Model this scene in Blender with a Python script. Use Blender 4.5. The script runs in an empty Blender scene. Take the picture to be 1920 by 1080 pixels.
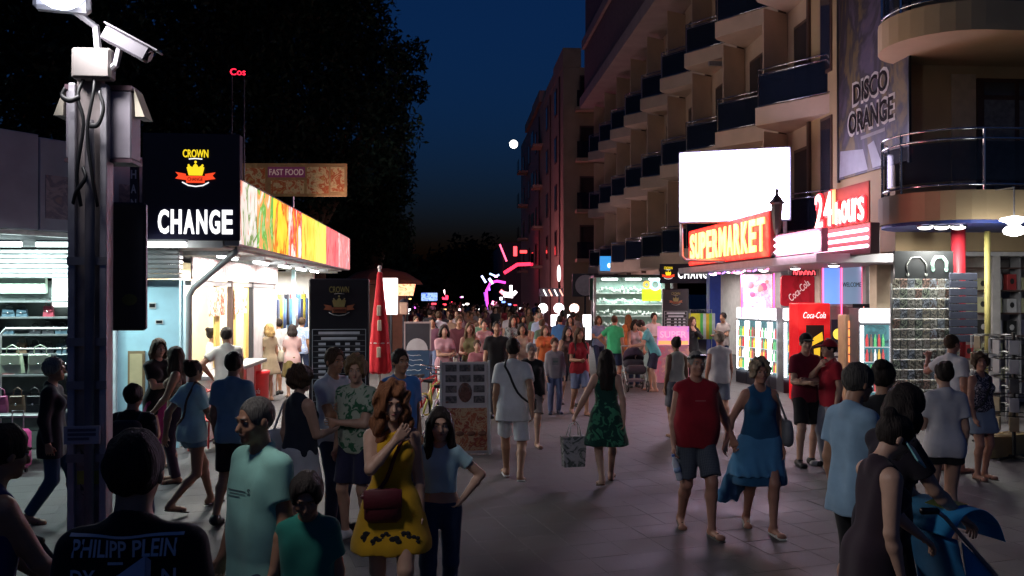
import bpy, bmesh, math, random
import numpy as np
from mathutils import Vector, Matrix
from mathutils.bvhtree import BVHTree

# ------------------------------------------------------------ camera, sky, exposure
sc = bpy.context.scene
COL = sc.collection
F_PX, CAM_H, HORIZON = 1600.0, 2.3, 550.0
YAW = math.radians(4.11)
cam = bpy.data.cameras.new('camera'); cam_ob = bpy.data.objects.new('camera', cam)
COL.objects.link(cam_ob); sc.camera = cam_ob
cam.sensor_width = 36.0; cam.lens = 36.0 * F_PX / 1920.0
cam.clip_start = 0.1; cam.clip_end = 5000.0
cam_ob.location = (0, 0, CAM_H)
cam_ob.rotation_euler = (math.radians(90) + math.atan((HORIZON - 540) / F_PX), 0, -YAW)

world = bpy.data.worlds.new('World'); sc.world = world; world.use_nodes = True
wn = world.node_tree.nodes; wl = world.node_tree.links
sky = wn.new('ShaderNodeTexSky'); sky.sky_type = 'NISHITA'; sky.sun_disc = False
sky.sun_elevation = math.radians(0.0); sky.sun_rotation = math.radians(180)   # the sun is just down behind the camera
sky.air_density = 1.0; sky.dust_density = 3.0; sky.ozone_density = 5.0
wl.new(sky.outputs[0], wn['Background'].inputs[0]); wn['Background'].inputs[1].default_value = 0.13
sc.view_settings.view_transform = 'Standard'; sc.view_settings.look = 'None'
sc.view_settings.exposure = 0.0; sc.view_settings.gamma = 1.0
sc.view_settings.use_curve_mapping = False
try:
    sc.cycles.use_denoising = True; sc.cycles.use_light_tree = True
    sc.cycles.max_bounces = 5; sc.cycles.diffuse_bounces = 3; sc.cycles.transparent_max_bounces = 12
    sc.cycles.sample_clamp_indirect = 4.0
except Exception:
    pass

# ------------------------------------------------------------ small helpers
CA, SA = math.cos(YAW), math.sin(YAW)
def at(px, py, d):
    """a point of the place seen at pixel (px, py) of the 1920 px picture, d metres ahead"""
    r = (px - 960) / F_PX * d
    return Vector((r * CA + d * SA, d * CA - r * SA, CAM_H + (HORIZON - py) / F_PX * d))
def gnd(px, d):
    p = at(px, 550, d); return Vector((p.x, p.y, 0.0))
def along(px, X):
    """Y at which the line x = X (parallel to the street) stands behind pixel column px"""
    u = (px - 960) / F_PX; d = X / (u * CA + SA); return d * (CA - u * SA)

def tag(o, label=None, cat=None, group=None, kind=None):
    if label: o['label'] = label
    if cat: o['category'] = cat
    if group: o['group'] = group
    if kind: o['kind'] = kind
    return o
def thing(name, label, cat, loc=(0, 0, 0), rz=0.0, group=None):
    o = bpy.data.objects.new(name, None); COL.objects.link(o)
    o.location = loc; o.rotation_euler = (0, 0, rz); o.empty_display_size = 0.1
    return tag(o, label, cat, group)
def link(name, me, parent=None, mats=None, loc=None, rot=None):
    o = bpy.data.objects.new(name, me); COL.objects.link(o)
    if mats is not None:
        me.materials.clear()
        for m in (mats if isinstance(mats, (list, tuple)) else [mats]): me.materials.append(m)
    if parent is not None: o.parent = parent
    if loc is not None: o.location = loc
    if rot is not None: o.rotation_euler = rot
    return o
def clone(o, parent=None):
    c = o.copy(); COL.objects.link(c); c.parent = parent
    for ch in list(o.children): clone(ch, c)
    return c

class MB:
    """collects simple solids and links them as one mesh object"""
    def __init__(s): s.v = []; s.f = []; s.m = []
    def add(s, vs, fs, mi=0, M=None):
        b = len(s.v)
        s.v += [tuple(M @ Vector(p)) if M is not None else tuple(p) for p in vs]
        s.f += [tuple(b + i for i in f) for f in fs]; s.m += [mi] * len(fs); return s
    def box(s, x0, x1, y0, y1, z0, z1, mi=0, M=None):
        return s.add([(x0,y0,z0),(x1,y0,z0),(x1,y1,z0),(x0,y1,z0),(x0,y0,z1),(x1,y0,z1),(x1,y1,z1),(x0,y1,z1)],
              [(0,3,2,1),(4,5,6,7),(0,1,5,4),(1,2,6,5),(2,3,7,6),(3,0,4,7)], mi, M)
    def bev(s, x0, x1, y0, y1, z0, z1, b=0.01, mi=0, M=None):
        """box with chamfered edges"""
        bm = bmesh.new(); bmesh.ops.create_cube(bm, size=1.0)
        for v in bm.verts: v.co = Vector(((x0+x1)/2+v.co.x*(x1-x0), (y0+y1)/2+v.co.y*(y1-y0), (z0+z1)/2+v.co.z*(z1-z0)))
        bmesh.ops.bevel(bm, geom=bm.edges[:], offset=b, segments=1, affect='EDGES')
        bm.verts.index_update()
        s.add([v.co[:] for v in bm.verts], [[v.index for v in f.verts] for f in bm.faces], mi, M); bm.free(); return s
    def tube(s, pts, r, n=8, mi=0, cap=True, M=None):
        pts = [Vector(p) for p in pts]; vs = []; fs = []; L = len(pts)
        rs = r if isinstance(r, (list, tuple)) else [r] * L
        prev = None
        for i, p in enumerate(pts):
            t = (pts[min(i+1, L-1)] - pts[max(i-1, 0)]).normalized()
            a = prev if prev is not None else (Vector((0,0,1)) if abs(t.z) < 0.9 else Vector((1,0,0)))
            u = (a - t * a.dot(t)).normalized(); w = t.cross(u); prev = u
            for k in range(n):
                an = 2*math.pi*k/n; vs.append(p + (u*math.cos(an) + w*math.sin(an)) * rs[i])
        for i in range(L-1):
            for k in range(n):
                k2 = (k+1) % n; fs.append((i*n+k, i*n+k2, (i+1)*n+k2, (i+1)*n+k))
        if cap: fs.append(tuple(range(n-1, -1, -1))); fs.append(tuple((L-1)*n+k for k in range(n)))
        return s.add(vs, fs, mi, M)
    def lathe(s, prof, n=16, mi=0, M=None):
        """prof: (radius, z) from bottom to top"""
        vs = []; fs = []; L = len(prof)
        for r, z in prof:
            for k in range(n):
                an = 2*math.pi*k/n; vs.append((r*math.cos(an), r*math.sin(an), z))
        for i in range(L-1):
            for k in range(n):
                k2 = (k+1) % n; fs.append((i*n+k, i*n+k2, (i+1)*n+k2, (i+1)*n+k))
        fs.append(tuple(range(n-1, -1, -1))); fs.append(tuple((L-1)*n+k for k in range(n)))
        return s.add(vs, fs, mi, M)
    def prism(s, poly, z0, z1, mi=0, M=None):
        n = len(poly); vs = [(x, y, z0) for x, y in poly] + [(x, y, z1) for x, y in poly]
        fs = [tuple(range(n-1, -1, -1)), tuple(range(n, 2*n))] + [(i, (i+1) % n, n+(i+1) % n, n+i) for i in range(n)]
        return s.add(vs, fs, mi, M)
    def ball(s, c, r, n=12, mi=0, sc3=(1,1,1), M=None):
        vs = []; fs = []; h = n//2
        for i in range(1, h):
            th = math.pi*i/h
            for k in range(n):
                ph = 2*math.pi*k/n
                vs.append((c[0]+r*sc3[0]*math.sin(th)*math.cos(ph), c[1]+r*sc3[1]*math.sin(th)*math.sin(ph), c[2]+r*sc3[2]*math.cos(th)))
        t = len(vs); vs.append((c[0], c[1], c[2]+r*sc3[2])); vs.append((c[0], c[1], c[2]-r*sc3[2]))
        for i in range(h-2):
            for k in range(n):
                k2 = (k+1) % n; fs.append((i*n+k, (i+1)*n+k, (i+1)*n+k2, i*n+k2))
        for k in range(n):
            k2 = (k+1) % n; fs.append((t, k, k2)); fs.append((t+1, (h-2)*n+k2, (h-2)*n+k))
        return s.add(vs, fs, mi, M)
    def mesh(s, name, smooth=False):
        me = bpy.data.meshes.new(name); me.from_pydata(s.v, [], s.f)
        if any(s.m): me.polygons.foreach_set('material_index', s.m)
        if smooth: me.polygons.foreach_set('use_smooth', [True]*len(s.f))
        me.update(); return me
    def build(s, name, mats, parent=None, smooth=False, loc=None, rot=None):
        return link(name, s.mesh(name, smooth), parent, mats, loc, rot)
def curve(pts, n=5):
    """a smooth line through the points"""
    P = [Vector(p) for p in pts]; P = [P[0]*2-P[1]] + P + [P[-1]*2-P[-2]]; out = []
    for i in range(1, len(P)-2):
        for k in range(n):
            t = k/n; a, b, c, d = P[i-1], P[i], P[i+1], P[i+2]
            out.append(0.5*((2*b)+(c-a)*t+(2*a-5*b+4*c-d)*t*t+(3*b-a-3*c+d)*t**3))
    return out + [P[-2]]
def sheet(b, prof, x0, x1, th=0.008, mi=0):
    """a thin sheet of cloth that follows the profile (y, z) between x0 and x1"""
    L = len(prof); vs = []
    for x in (x0, x1):
        for y, z in prof: vs.append((x, y, z))
        for y, z in prof: vs.append((x, y+th*0.6, z-th))
    fs = []
    for i in range(L-1):
        fs += [(i, i+1, 2*L+i+1, 2*L+i), (L+i+1, L+i, 3*L+i, 3*L+i+1), (i+1, i, L+i, L+i+1), (2*L+i, 2*L+i+1, 3*L+i+1, 3*L+i)]
    fs += [(0, 2*L, 3*L, L), (L-1, 2*L-1, 4*L-1, 3*L-1)]
    return b.add(vs, fs, mi)
def Tm(x=0, y=0, z=0, rz=0.0, rx=0.0, ry=0.0):
    return Matrix.Translation((x, y, z)) @ Matrix.Rotation(rz, 4, 'Z') @ Matrix.Rotation(ry, 4, 'Y') @ Matrix.Rotation(rx, 4, 'X')

# ------------------------------------------------------------ materials
def lin(c):
    """0-255 sRGB to linear"""
    return tuple(((v/255)/12.92 if v/255 <= 0.04045 else ((v/255+0.055)/1.055)**2.4) for v in c)
_mats = {}
def new_mat(key):
    m = bpy.data.materials.new(str(key)[:50]); m.use_nodes = True
    return m, m.node_tree.nodes, m.node_tree.links, m.node_tree.nodes['Principled BSDF']
def M_(col, rough=0.6, metal=0.0, var=0.12, scale=6.0, bump=0.0, bscale=60.0, spec=0.5):
    """a painted or raw surface: base colour broken up by noise, with a little relief"""
    key = ('m', tuple(col), rough, metal, var, scale, bump, bscale, spec)
    if key in _mats: return _mats[key]
    m, n, l, b = new_mat(key)
    b.inputs['Roughness'].default_value = rough; b.inputs['Metallic'].default_value = metal
    b.inputs['Specular IOR Level'].default_value = spec
    tc = n.new('ShaderNodeTexCoord')
    nz = n.new('ShaderNodeTexNoise'); nz.inputs['Scale'].default_value = scale; nz.inputs['Detail'].default_value = 5
    l.new(tc.outputs['Object'], nz.inputs['Vector'])
    rp = n.new('ShaderNodeValToRGB')
    rp.color_ramp.elements[0].position = 0.3; rp.color_ramp.elements[1].position = 0.7
    rp.color_ramp.elements[0].color = tuple(c*(1-var) for c in col)+(1,)
    rp.color_ramp.elements[1].color = tuple(min(1, c*(1+var)) for c in col)+(1,)
    l.new(nz.outputs['Fac'], rp.inputs['Fac']); l.new(rp.outputs['Color'], b.inputs['Base Color'])
    if bump:
        n2 = n.new('ShaderNodeTexNoise'); n2.inputs['Scale'].default_value = bscale; n2.inputs['Detail'].default_value = 3
        l.new(tc.outputs['Object'], n2.inputs['Vector'])
        bp = n.new('ShaderNodeBump'); bp.inputs['Strength'].default_value = bump; bp.inputs['Distance'].default_value = 0.01
        l.new(n2.outputs['Fac'], bp.inputs['Height']); l.new(bp.outputs['Normal'], b.inputs['Normal'])
    _mats[key] = m; return m
def E_(col, strength):
    """something that gives off light"""
    key = ('e', tuple(col), strength)
    if key in _mats: return _mats[key]
    m, n, l, b = new_mat(key)
    b.inputs['Base Color'].default_value = tuple(min(0.8, c) for c in col)+(1,)
    b.inputs['Emission Color'].default_value = tuple(col)+(1,); b.inputs['Emission Strength'].default_value = strength
    _mats[key] = m; return m
def G_(col=(0.05,0.07,0.09), alpha=0.75, rough=0.06):
    """dark or clear sheet glass"""
    key = ('g', tuple(col), alpha, rough)
    if key in _mats: return _mats[key]
    m, n, l, b = new_mat(key)
    b.inputs['Base Color'].default_value = tuple(col)+(1,); b.inputs['Roughness'].default_value = rough
    b.inputs['Alpha'].default_value = alpha; b.inputs['Specular IOR Level'].default_value = 0.22
    _mats[key] = m; return m
def ramp(n, stops, interp='CONSTANT'):
    rp = n.new('ShaderNodeValToRGB'); cr = rp.color_ramp; cr.interpolation = interp
    while len(cr.elements) < len(stops): cr.elements.new(0.5)
    for e, (p, c) in zip(cr.elements, stops): e.position = p; e.color = tuple(c)+(1,)
    return rp
def PRINT(cols, scale=3.0, emit=0.0, rough=0.5, seed=0.0, dist=1.5, soft='EASE', stretch=(1,1,1)):
    """a printed colour picture: soft shapes in the given colours"""
    key = ('p', tuple(map(tuple, cols)), scale, emit, seed, dist, stretch)
    if key in _mats: return _mats[key]
    m, n, l, b = new_mat('print')
    tc = n.new('ShaderNodeTexCoord'); mp = n.new('ShaderNodeMapping')
    mp.inputs['Location'].default_value = (seed*3.7, seed*1.9, seed*2.3); mp.inputs['Scale'].default_value = stretch
    l.new(tc.outputs['Object'], mp.inputs['Vector'])
    nz = n.new('ShaderNodeTexNoise'); nz.inputs['Scale'].default_value = scale; nz.inputs['Detail'].default_value = 4
    nz.inputs['Distortion'].default_value = dist; nz.inputs['Roughness'].default_value = 0.6
    l.new(mp.outputs['Vector'], nz.inputs['Vector'])
    k = len(cols); rp = ramp(n, [(0.3+0.4*i/(k-1), c) for i, c in enumerate(cols)], soft)
    l.new(nz.outputs['Fac'], rp.inputs['Fac'])
    l.new(rp.outputs['Color'], b.inputs['Base Color']); b.inputs['Roughness'].default_value = max(rough, 0.6); b.inputs['Specular IOR Level'].default_value = 0.12
    if emit:
        l.new(rp.outputs['Color'], b.inputs['Emission Color']); b.inputs['Emission Strength'].default_value = emit
    _mats[key] = m; return m

# ------------------------------------------------------------ lettering
_txt = {}
def text_mesh(s, size=1.0, ext=0.01, off=0.0, shear=0.0):
    key = (s, round(size, 4), ext, off, shear)
    if key in _txt: return _txt[key]
    cu = bpy.data.curves.new('t', 'FONT'); cu.body = s; cu.size = size; cu.extrude = ext; cu.offset = off
    cu.shear = shear; cu.align_x = 'CENTER'; cu.align_y = 'CENTER'; cu.resolution_u = 3
    ob = bpy.data.objects.new('t', cu); me = bpy.data.meshes.new_from_object(ob)
    bpy.data.objects.remove(ob); bpy.data.curves.remove(cu)
    me.transform(Matrix.Rotation(math.pi/2, 4, 'X'))          # upright, readable from -Y
    _txt[key] = me; return me
def lettering(name, s, w, h, parent, mat, loc, rz=0.0, ext=0.01, off=0.0, rx=0.0, shear=0.0):
    """one word stretched to w x h metres, facing local -Y before turning by rz"""
    me = text_mesh(s, 1.0, 0.5, off, shear).copy()
    xs = [v.co.x for v in me.vertices]; zs = [v.co.z for v in me.vertices]
    if not xs: return None
    x0, x1, z0, z1 = min(xs), max(xs), min(zs), max(zs)
    for v in me.vertices:
        v.co.x = ((v.co.x-x0)/(x1-x0)-0.5)*w; v.co.z = ((v.co.z-z0)/(z1-z0)-0.5)*h; v.co.y *= 2*ext
    return link(name, me, parent, mat, loc, (rx, 0, rz))
def letters(s, w, h, parent, mat, loc, rz=0.0, ext=0.02, off=0.02, name='letter'):
    """a word of separate raised letters, spread over w metres"""
    adv = {'I':0.4,'1':0.6,'M':1.25,'W':1.3,' ':0.5,'i':0.4,'l':0.4,'r':0.6,'t':0.6}
    ws = [adv.get(c, 1.0) for c in s]; tot = sum(ws); x = -w/2
    R = Matrix.Rotation(rz, 3, 'Z')
    for c, a in zip(s, ws):
        cw = w*a/tot
        if c != ' ':
            p = Vector(loc) + R @ Vector((x+cw/2, 0, 0))
            lettering(name, c, cw*0.82, h, parent, mat, p, rz, ext, off)
        x += cw

# ------------------------------------------------------------ people
class Field:
    """a signed distance field on a grid, meshed with surface nets"""
    def __init__(s, lo, hi, h):
        s.h = h; s.lo = np.array(lo, float) - 3*h; hi = np.array(hi, float) + 3*h
        n = np.ceil((hi - s.lo)/h).astype(int) + 1
        s.ax = [s.lo[i] + h*np.arange(n[i]) for i in range(3)]
        s.F = np.full(n, 1.0, np.float32)
    def sub(s, lo, hi):
        sl = []
        for i in range(3):
            a = max(0, int((lo[i]-s.lo[i])/s.h)); b = min(len(s.ax[i]), int((hi[i]-s.lo[i])/s.h)+2)
            if b <= a: return None
            sl.append(slice(a, b))
        g = [s.ax[0][sl[0]][:, None, None], s.ax[1][sl[1]][None, :, None], s.ax[2][sl[2]][None, None, :]]
        return tuple(sl), g
    def mix(s, sl, D, k, op):
        A = s.F[sl]
        if op == 'add':
            if k > 0:
                hh = np.clip(0.5 + 0.5*(A - D)/k, 0, 1); s.F[sl] = A*(1-hh) + D*hh - k*hh*(1-hh)
            else: s.F[sl] = np.minimum(A, D)
        else:
            D = -D
            if k > 0:
                hh = np.clip(0.5 - 0.5*(A - D)/k, 0, 1); s.F[sl] = A*(1-hh) + D*hh + k*hh*(1-hh)
            else: s.F[sl] = np.maximum(A, D)
    def cone(s, a, b, r1, r2, k=0.02, op='add', cut=None, flat=None):
        a = np.array(a, float); b = np.array(b, float); R = max(r1, r2) + k + 3*s.h
        q = s.sub(np.minimum(a, b) - R, np.maximum(a, b) + R)
        if q is None: return
        sl, (x, y, z) = q
        ab = b - a; L2 = max(1e-9, ab.dot(ab))
        t = np.clip(((x-a[0])*ab[0] + (y-a[1])*ab[1] + (z-a[2])*ab[2])/L2, 0, 1)
        D = np.sqrt((x-a[0]-t*ab[0])**2 + (y-a[1]-t*ab[1])**2 + (z-a[2]-t*ab[2])**2) - (r1 + (r2-r1)*t)
        if cut:                                     # cut off flat at the far end (sleeves, trouser legs)
            u = ab/math.sqrt(L2); D = np.maximum(D, (x-b[0])*u[0] + (y-b[1])*u[1] + (z-b[2])*u[2])
        if flat is not None: D = np.maximum(D, flat - z)
        s.mix(sl, D.astype(np.float32), k, op)
    def ell(s, c, r, R=None, k=0.02, op='add'):
        """ellipsoid with its axes turned by the 3x3 matrix R"""
        c = np.array(c, float); m = max(r) + k + 3*s.h
        q = s.sub(c - m, c + m)
        if q is None: return
        sl, (x, y, z) = q; X, Y, Z = x-c[0], y-c[1], z-c[2]
        if R is not None:
            R = np.array(R)
            X, Y, Z = (X*R[0,0]+Y*R[1,0]+Z*R[2,0]), (X*R[0,1]+Y*R[1,1]+Z*R[2,1]), (X*R[0,2]+Y*R[1,2]+Z*R[2,2])
        k0 = np.sqrt((X/r[0])**2 + (Y/r[1])**2 + (Z/r[2])**2)
        k1 = np.sqrt((X/r[0]**2)**2 + (Y/r[1]**2)**2 + (Z/r[2]**2)**2) + 1e-9
        s.mix(sl, (k0*(k0-1.0)/k1).astype(np.float32), k, op)
    def plane_cut(s, z=None, keep='above'):
        Z = s.ax[2][None, None, :]
        s.F = np.maximum(s.F, ((z - Z) if keep == 'above' else (Z - z)).astype(np.float32) + 0*s.F)
    def rough(s, fn):
        m = np.argwhere(np.abs(s.F) < 2.5*s.h)
        if len(m) == 0: return
        P = s.lo + m*s.h; s.F[m[:,0], m[:,1], m[:,2]] += fn(P).astype(np.float32)
    def mesh(s, name):
        F = s.F; F[0]=F[-1]=1; F[:,0]=F[:,-1]=1; F[:,:,0]=F[:,:,-1]=1
        S = F < 0; nx, ny, nz = F.shape
        c = [(i, j, k) for k in (0,1) for j in (0,1) for i in (0,1)]
        cnt = sum(S[i:nx-1+i, j:ny-1+j, k:nz-1+k].astype(np.int8) for i, j, k in c)
        act = np.argwhere((cnt > 0) & (cnt < 8))
        if len(act) == 0: return bpy.data.meshes.new(name)
        idx = np.full((nx-1, ny-1, nz-1), -1, np.int32); idx[act[:,0], act[:,1], act[:,2]] = np.arange(len(act))
        vals = np.stack([F[act[:,0]+i, act[:,1]+j, act[:,2]+k] for i, j, k in c], 1)
        cc = np.array(c, float); acc = np.zeros((len(act), 3)); num = np.zeros(len(act))
        for a in range(8):
            for b in range(a+1, 8):
                if np.abs(cc[a]-cc[b]).sum() != 1: continue
                va, vb = vals[:, a], vals[:, b]; m = (va < 0) != (vb < 0)
                t = np.where(m, va/(va-vb+1e-12), 0)
                acc += m[:, None]*(cc[a] + t[:, None]*(cc[b]-cc[a])); num += m
        V = s.lo + (act + acc/num[:, None])*s.h
        quads = []
        for axn in range(3):
            o1, o2 = [(1,2),(2,0),(0,1)][axn]
            lo = [slice(1,-1)]*3; lo[axn] = slice(0, -1); hi = [slice(1,-1)]*3; hi[axn] = slice(1, None)
            A, B = S[tuple(lo)], S[tuple(hi)]; e = np.argwhere(A != B)
            if len(e) == 0: continue
            base = e.copy(); base[:, o1] += 1; base[:, o2] += 1
            flip = A[e[:,0], e[:,1], e[:,2]]
            def q(d1, d2):
                p = base.copy(); p[:, o1] += d1; p[:, o2] += d2; return idx[p[:,0], p[:,1], p[:,2]]
            Q = np.stack([q(-1,-1), q(0,-1), q(0,0), q(-1,0)], 1)
            Q[~flip] = Q[~flip][:, ::-1]; quads.append(Q)
        Q = np.concatenate(quads)
        me = bpy.data.meshes.new(name)
        me.vertices.add(len(V)); me.vertices.foreach_set('co', V.astype(np.float32).ravel())
        me.loops.add(len(Q)*4); me.loops.foreach_set('vertex_index', Q.astype(np.int32).ravel())
        me.polygons.add(len(Q)); me.polygons.foreach_set('loop_start', np.arange(0, len(Q)*4, 4, dtype=np.int32))
        me.polygons.foreach_set('use_smooth', np.ones(len(Q), bool))
        me.update(calc_edges=True); return me

def ik(a, c, l1, l2, pole):
    a = Vector(a); c = Vector(c); d = c - a; L = d.length
    if L > 0.985*(l1+l2): d = d*(0.985*(l1+l2)/L); L = d.length; c = a + d
    u = d.normalized(); x = (l1*l1 - l2*l2 + L*L)/(2*L); hgt = math.sqrt(max(0, l1*l1 - x*x))
    p = Vector(pole); p = (p - u*p.dot(u)); p = p.normalized() if p.length > 1e-6 else Vector((0,1,0))
    return a + u*x + p*hgt, c

# wrist offset from the shoulder (outwards, forwards, up), elbow pole, palm normal (inwards = -out)
ARMS = {
 'down':  ((0.05, 0.04, -0.53), (0.3, -1, 0), (-1, 0.1, 0)),
 'fwd':   ((0.04, 0.26, -0.46), (0.2, -1, 0), (-1, 0.1, 0)),
 'back':  ((0.06, -0.20, -0.47), (0.2, -1, 0), (-1, 0.1, 0)),
 'out':   ((0.24, 0.02, -0.46), (0.1, -1, 0), (-1, 0.2, 0)),
 'bent':  ((-0.02, 0.30, -0.27), (0.4, -0.6, -1), (-0.7, 0, 0.7)),
 'fold':  ((-0.24, 0.20, -0.25), (0.8, 0, -1), (0, -1, 0.1)),
 'foldhi':((-0.26, 0.23, -0.19), (0.8, 0.1, -1), (0, -1, 0.1)),
 'hip':   ((0.06, 0.04, -0.37), (1, -0.35, 0), (-1, 0, 0)),
 'face':  ((-0.17, 0.17, 0.0), (0.7, 0.5, -1), (0, -1, 0.2)),
 'phone': ((-0.10, 0.27, -0.17), (0.6, 0, -1), (0, -1, 0.3)),
 'bag':   ((0.10, -0.02, -0.26), (0.6, -1, -0.2), (-1, 0, 0)),
 'push':  ((0.02, 0.40, -0.36), (0.5, -0.3, -1), (0, 0, -1)),
 'reach': ((0.06, 0.44, -0.12), (0.5, -0.3, -1), (-0.4, 0, -1)),
 'hold':  ((0.20, 0.0, -0.48), (0.3, -1, 0), (-0.5, 0.5, 0)),
 'shoulder': ((0.34, 0.18, 0.03), (0.3, -0.4, -1), (0, 0, -1)),
}
SKIN = {'tan': (0.34, 0.175, 0.105), 'fair': (0.46, 0.27, 0.19), 'brown': (0.22, 0.11, 0.065), 'red': (0.40, 0.19, 0.13)}
def skin_mat(k): return M_(SKIN[k], rough=0.5, var=0.09, scale=14, bump=0.06, bscale=160, spec=0.4)
def hair_mat(c):
    key = ('hair', tuple(c))
    if key in _mats: return _mats[key]
    m, n, l, b = new_mat('hair')
    tc = n.new('ShaderNodeTexCoord'); mp = n.new('ShaderNodeMapping'); mp.inputs['Scale'].default_value = (110, 110, 9)
    l.new(tc.outputs['Object'], mp.inputs['Vector'])
    nz = n.new('ShaderNodeTexNoise'); nz.inputs['Scale'].default_value = 1.0; nz.inputs['Detail'].default_value = 3
    l.new(mp.outputs['Vector'], nz.inputs['Vector'])
    rp = ramp(n, [(0.3, tuple(v*0.6 for v in c)), (0.7, tuple(min(1, v*1.5) for v in c))], 'LINEAR')
    l.new(nz.outputs['Fac'], rp.inputs['Fac']); l.new(rp.outputs['Color'], b.inputs['Base Color'])
    bp = n.new('ShaderNodeBump'); bp.inputs['Strength'].default_value = 0.9; bp.inputs['Distance'].default_value = 0.012
    l.new(nz.outputs['Fac'], bp.inputs['Height']); l.new(bp.outputs['Normal'], b.inputs['Normal'])
    b.inputs['Roughness'].default_value = 0.72; b.inputs['Specular IOR Level'].default_value = 0.25
    _mats[key] = m; return m
def cloth(c, pat=None, c2=None, sc=30.0):
    """woven cloth; pat: None, 'stripe', 'plaid', 'floral', 'denim'"""
    key = ('cloth', tuple(c), pat, tuple(c2) if c2 else None, sc)
    if key in _mats: return _mats[key]
    m, n, l, b = new_mat('cloth')
    b.inputs['Roughness'].default_value = 0.92; b.inputs['Specular IOR Level'].default_value = 0.2
    b.inputs['Sheen Weight'].default_value = 0.12
    tc = n.new('ShaderNodeTexCoord')
    nz = n.new('ShaderNodeTexNoise'); nz.inputs['Scale'].default_value = 260 if pat != 'denim' else 90; nz.inputs['Detail'].default_value = 2
    l.new(tc.outputs['Object'], nz.inputs['Vector'])
    big = n.new('ShaderNodeTexNoise'); big.inputs['Scale'].default_value = 5; big.inputs['Detail'].default_value = 3
    l.new(tc.outputs['Object'], big.inputs['Vector'])
    var = ramp(n, [(0.3, (0.82,)*3), (0.7, (1.15,)*3)], 'LINEAR'); l.new(big.outputs['Fac'], var.inputs['Fac'])
    mx = n.new('ShaderNodeMix'); mx.data_type = 'RGBA'; mx.blend_type = 'MULTIPLY'; mx.inputs[0].default_value = 1.0
    l.new(var.outputs['Color'], mx.inputs[7])
    if pat in (None, 'denim'):
        mx.inputs[6].default_value = tuple(c)+(1,)
    else:
        if pat == 'floral':
            t = n.new('ShaderNodeTexNoise'); t.inputs['Scale'].default_value = sc; t.inputs['Detail'].default_value = 2; t.inputs['Distortion'].default_value = 1.2
            l.new(tc.outputs['Object'], t.inputs['Vector']); out = t.outputs['Fac']; thr = 0.52
        else:
            t = n.new('ShaderNodeTexWave'); t.inputs['Scale'].default_value = sc; t.inputs['Distortion'].default_value = 0.3
            t.bands_direction = 'Z'; l.new(tc.outputs['Object'], t.inputs['Vector']); out = t.outputs['Fac']; thr = 0.55
            if pat == 'plaid':
                t2 = n.new('ShaderNodeTexWave'); t2.inputs['Scale'].default_value = sc; t2.bands_direction = 'X'
                l.new(tc.outputs['Object'], t2.inputs['Vector'])
                mm = n.new('ShaderNodeMath'); mm.operation = 'MAXIMUM'; l.new(t.outputs['Fac'], mm.inputs[0]); l.new(t2.outputs['Fac'], mm.inputs[1])
                out = mm.outputs[0]; thr = 0.9
        rp = ramp(n, [(0.0, c), (thr, c), (thr+0.05, c2 or (0.6,0.6,0.6))], 'LINEAR')
        l.new(out, rp.inputs['Fac']); l.new(rp.outputs['Color'], mx.inputs[6])
    l.new(mx.outputs[2], b.inputs['Base Color'])
    bp = n.new('ShaderNodeBump'); bp.inputs['Strength'].default_value = 0.25; bp.inputs['Distance'].default_value = 0.003
    l.new(nz.outputs['Fac'], bp.inputs['Height']); l.new(bp.outputs['Normal'], b.inputs['Normal'])
    _mats[key] = m; return m

_eye = None
def eye_mesh():
    global _eye
    if _eye is None:
        b = MB(); b.ball((0,0,0), 0.0105, 10, 0); b.ball((0, 0.0035, 0), 0.0078, 8, 1); _eye = b.mesh('eye', True)
        _eye.materials.append(M_((0.42,0.38,0.35), 0.3, var=0.02)); _eye.materials.append(M_((0.03,0.018,0.012), 0.15, var=0.02))
    return _eye

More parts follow.
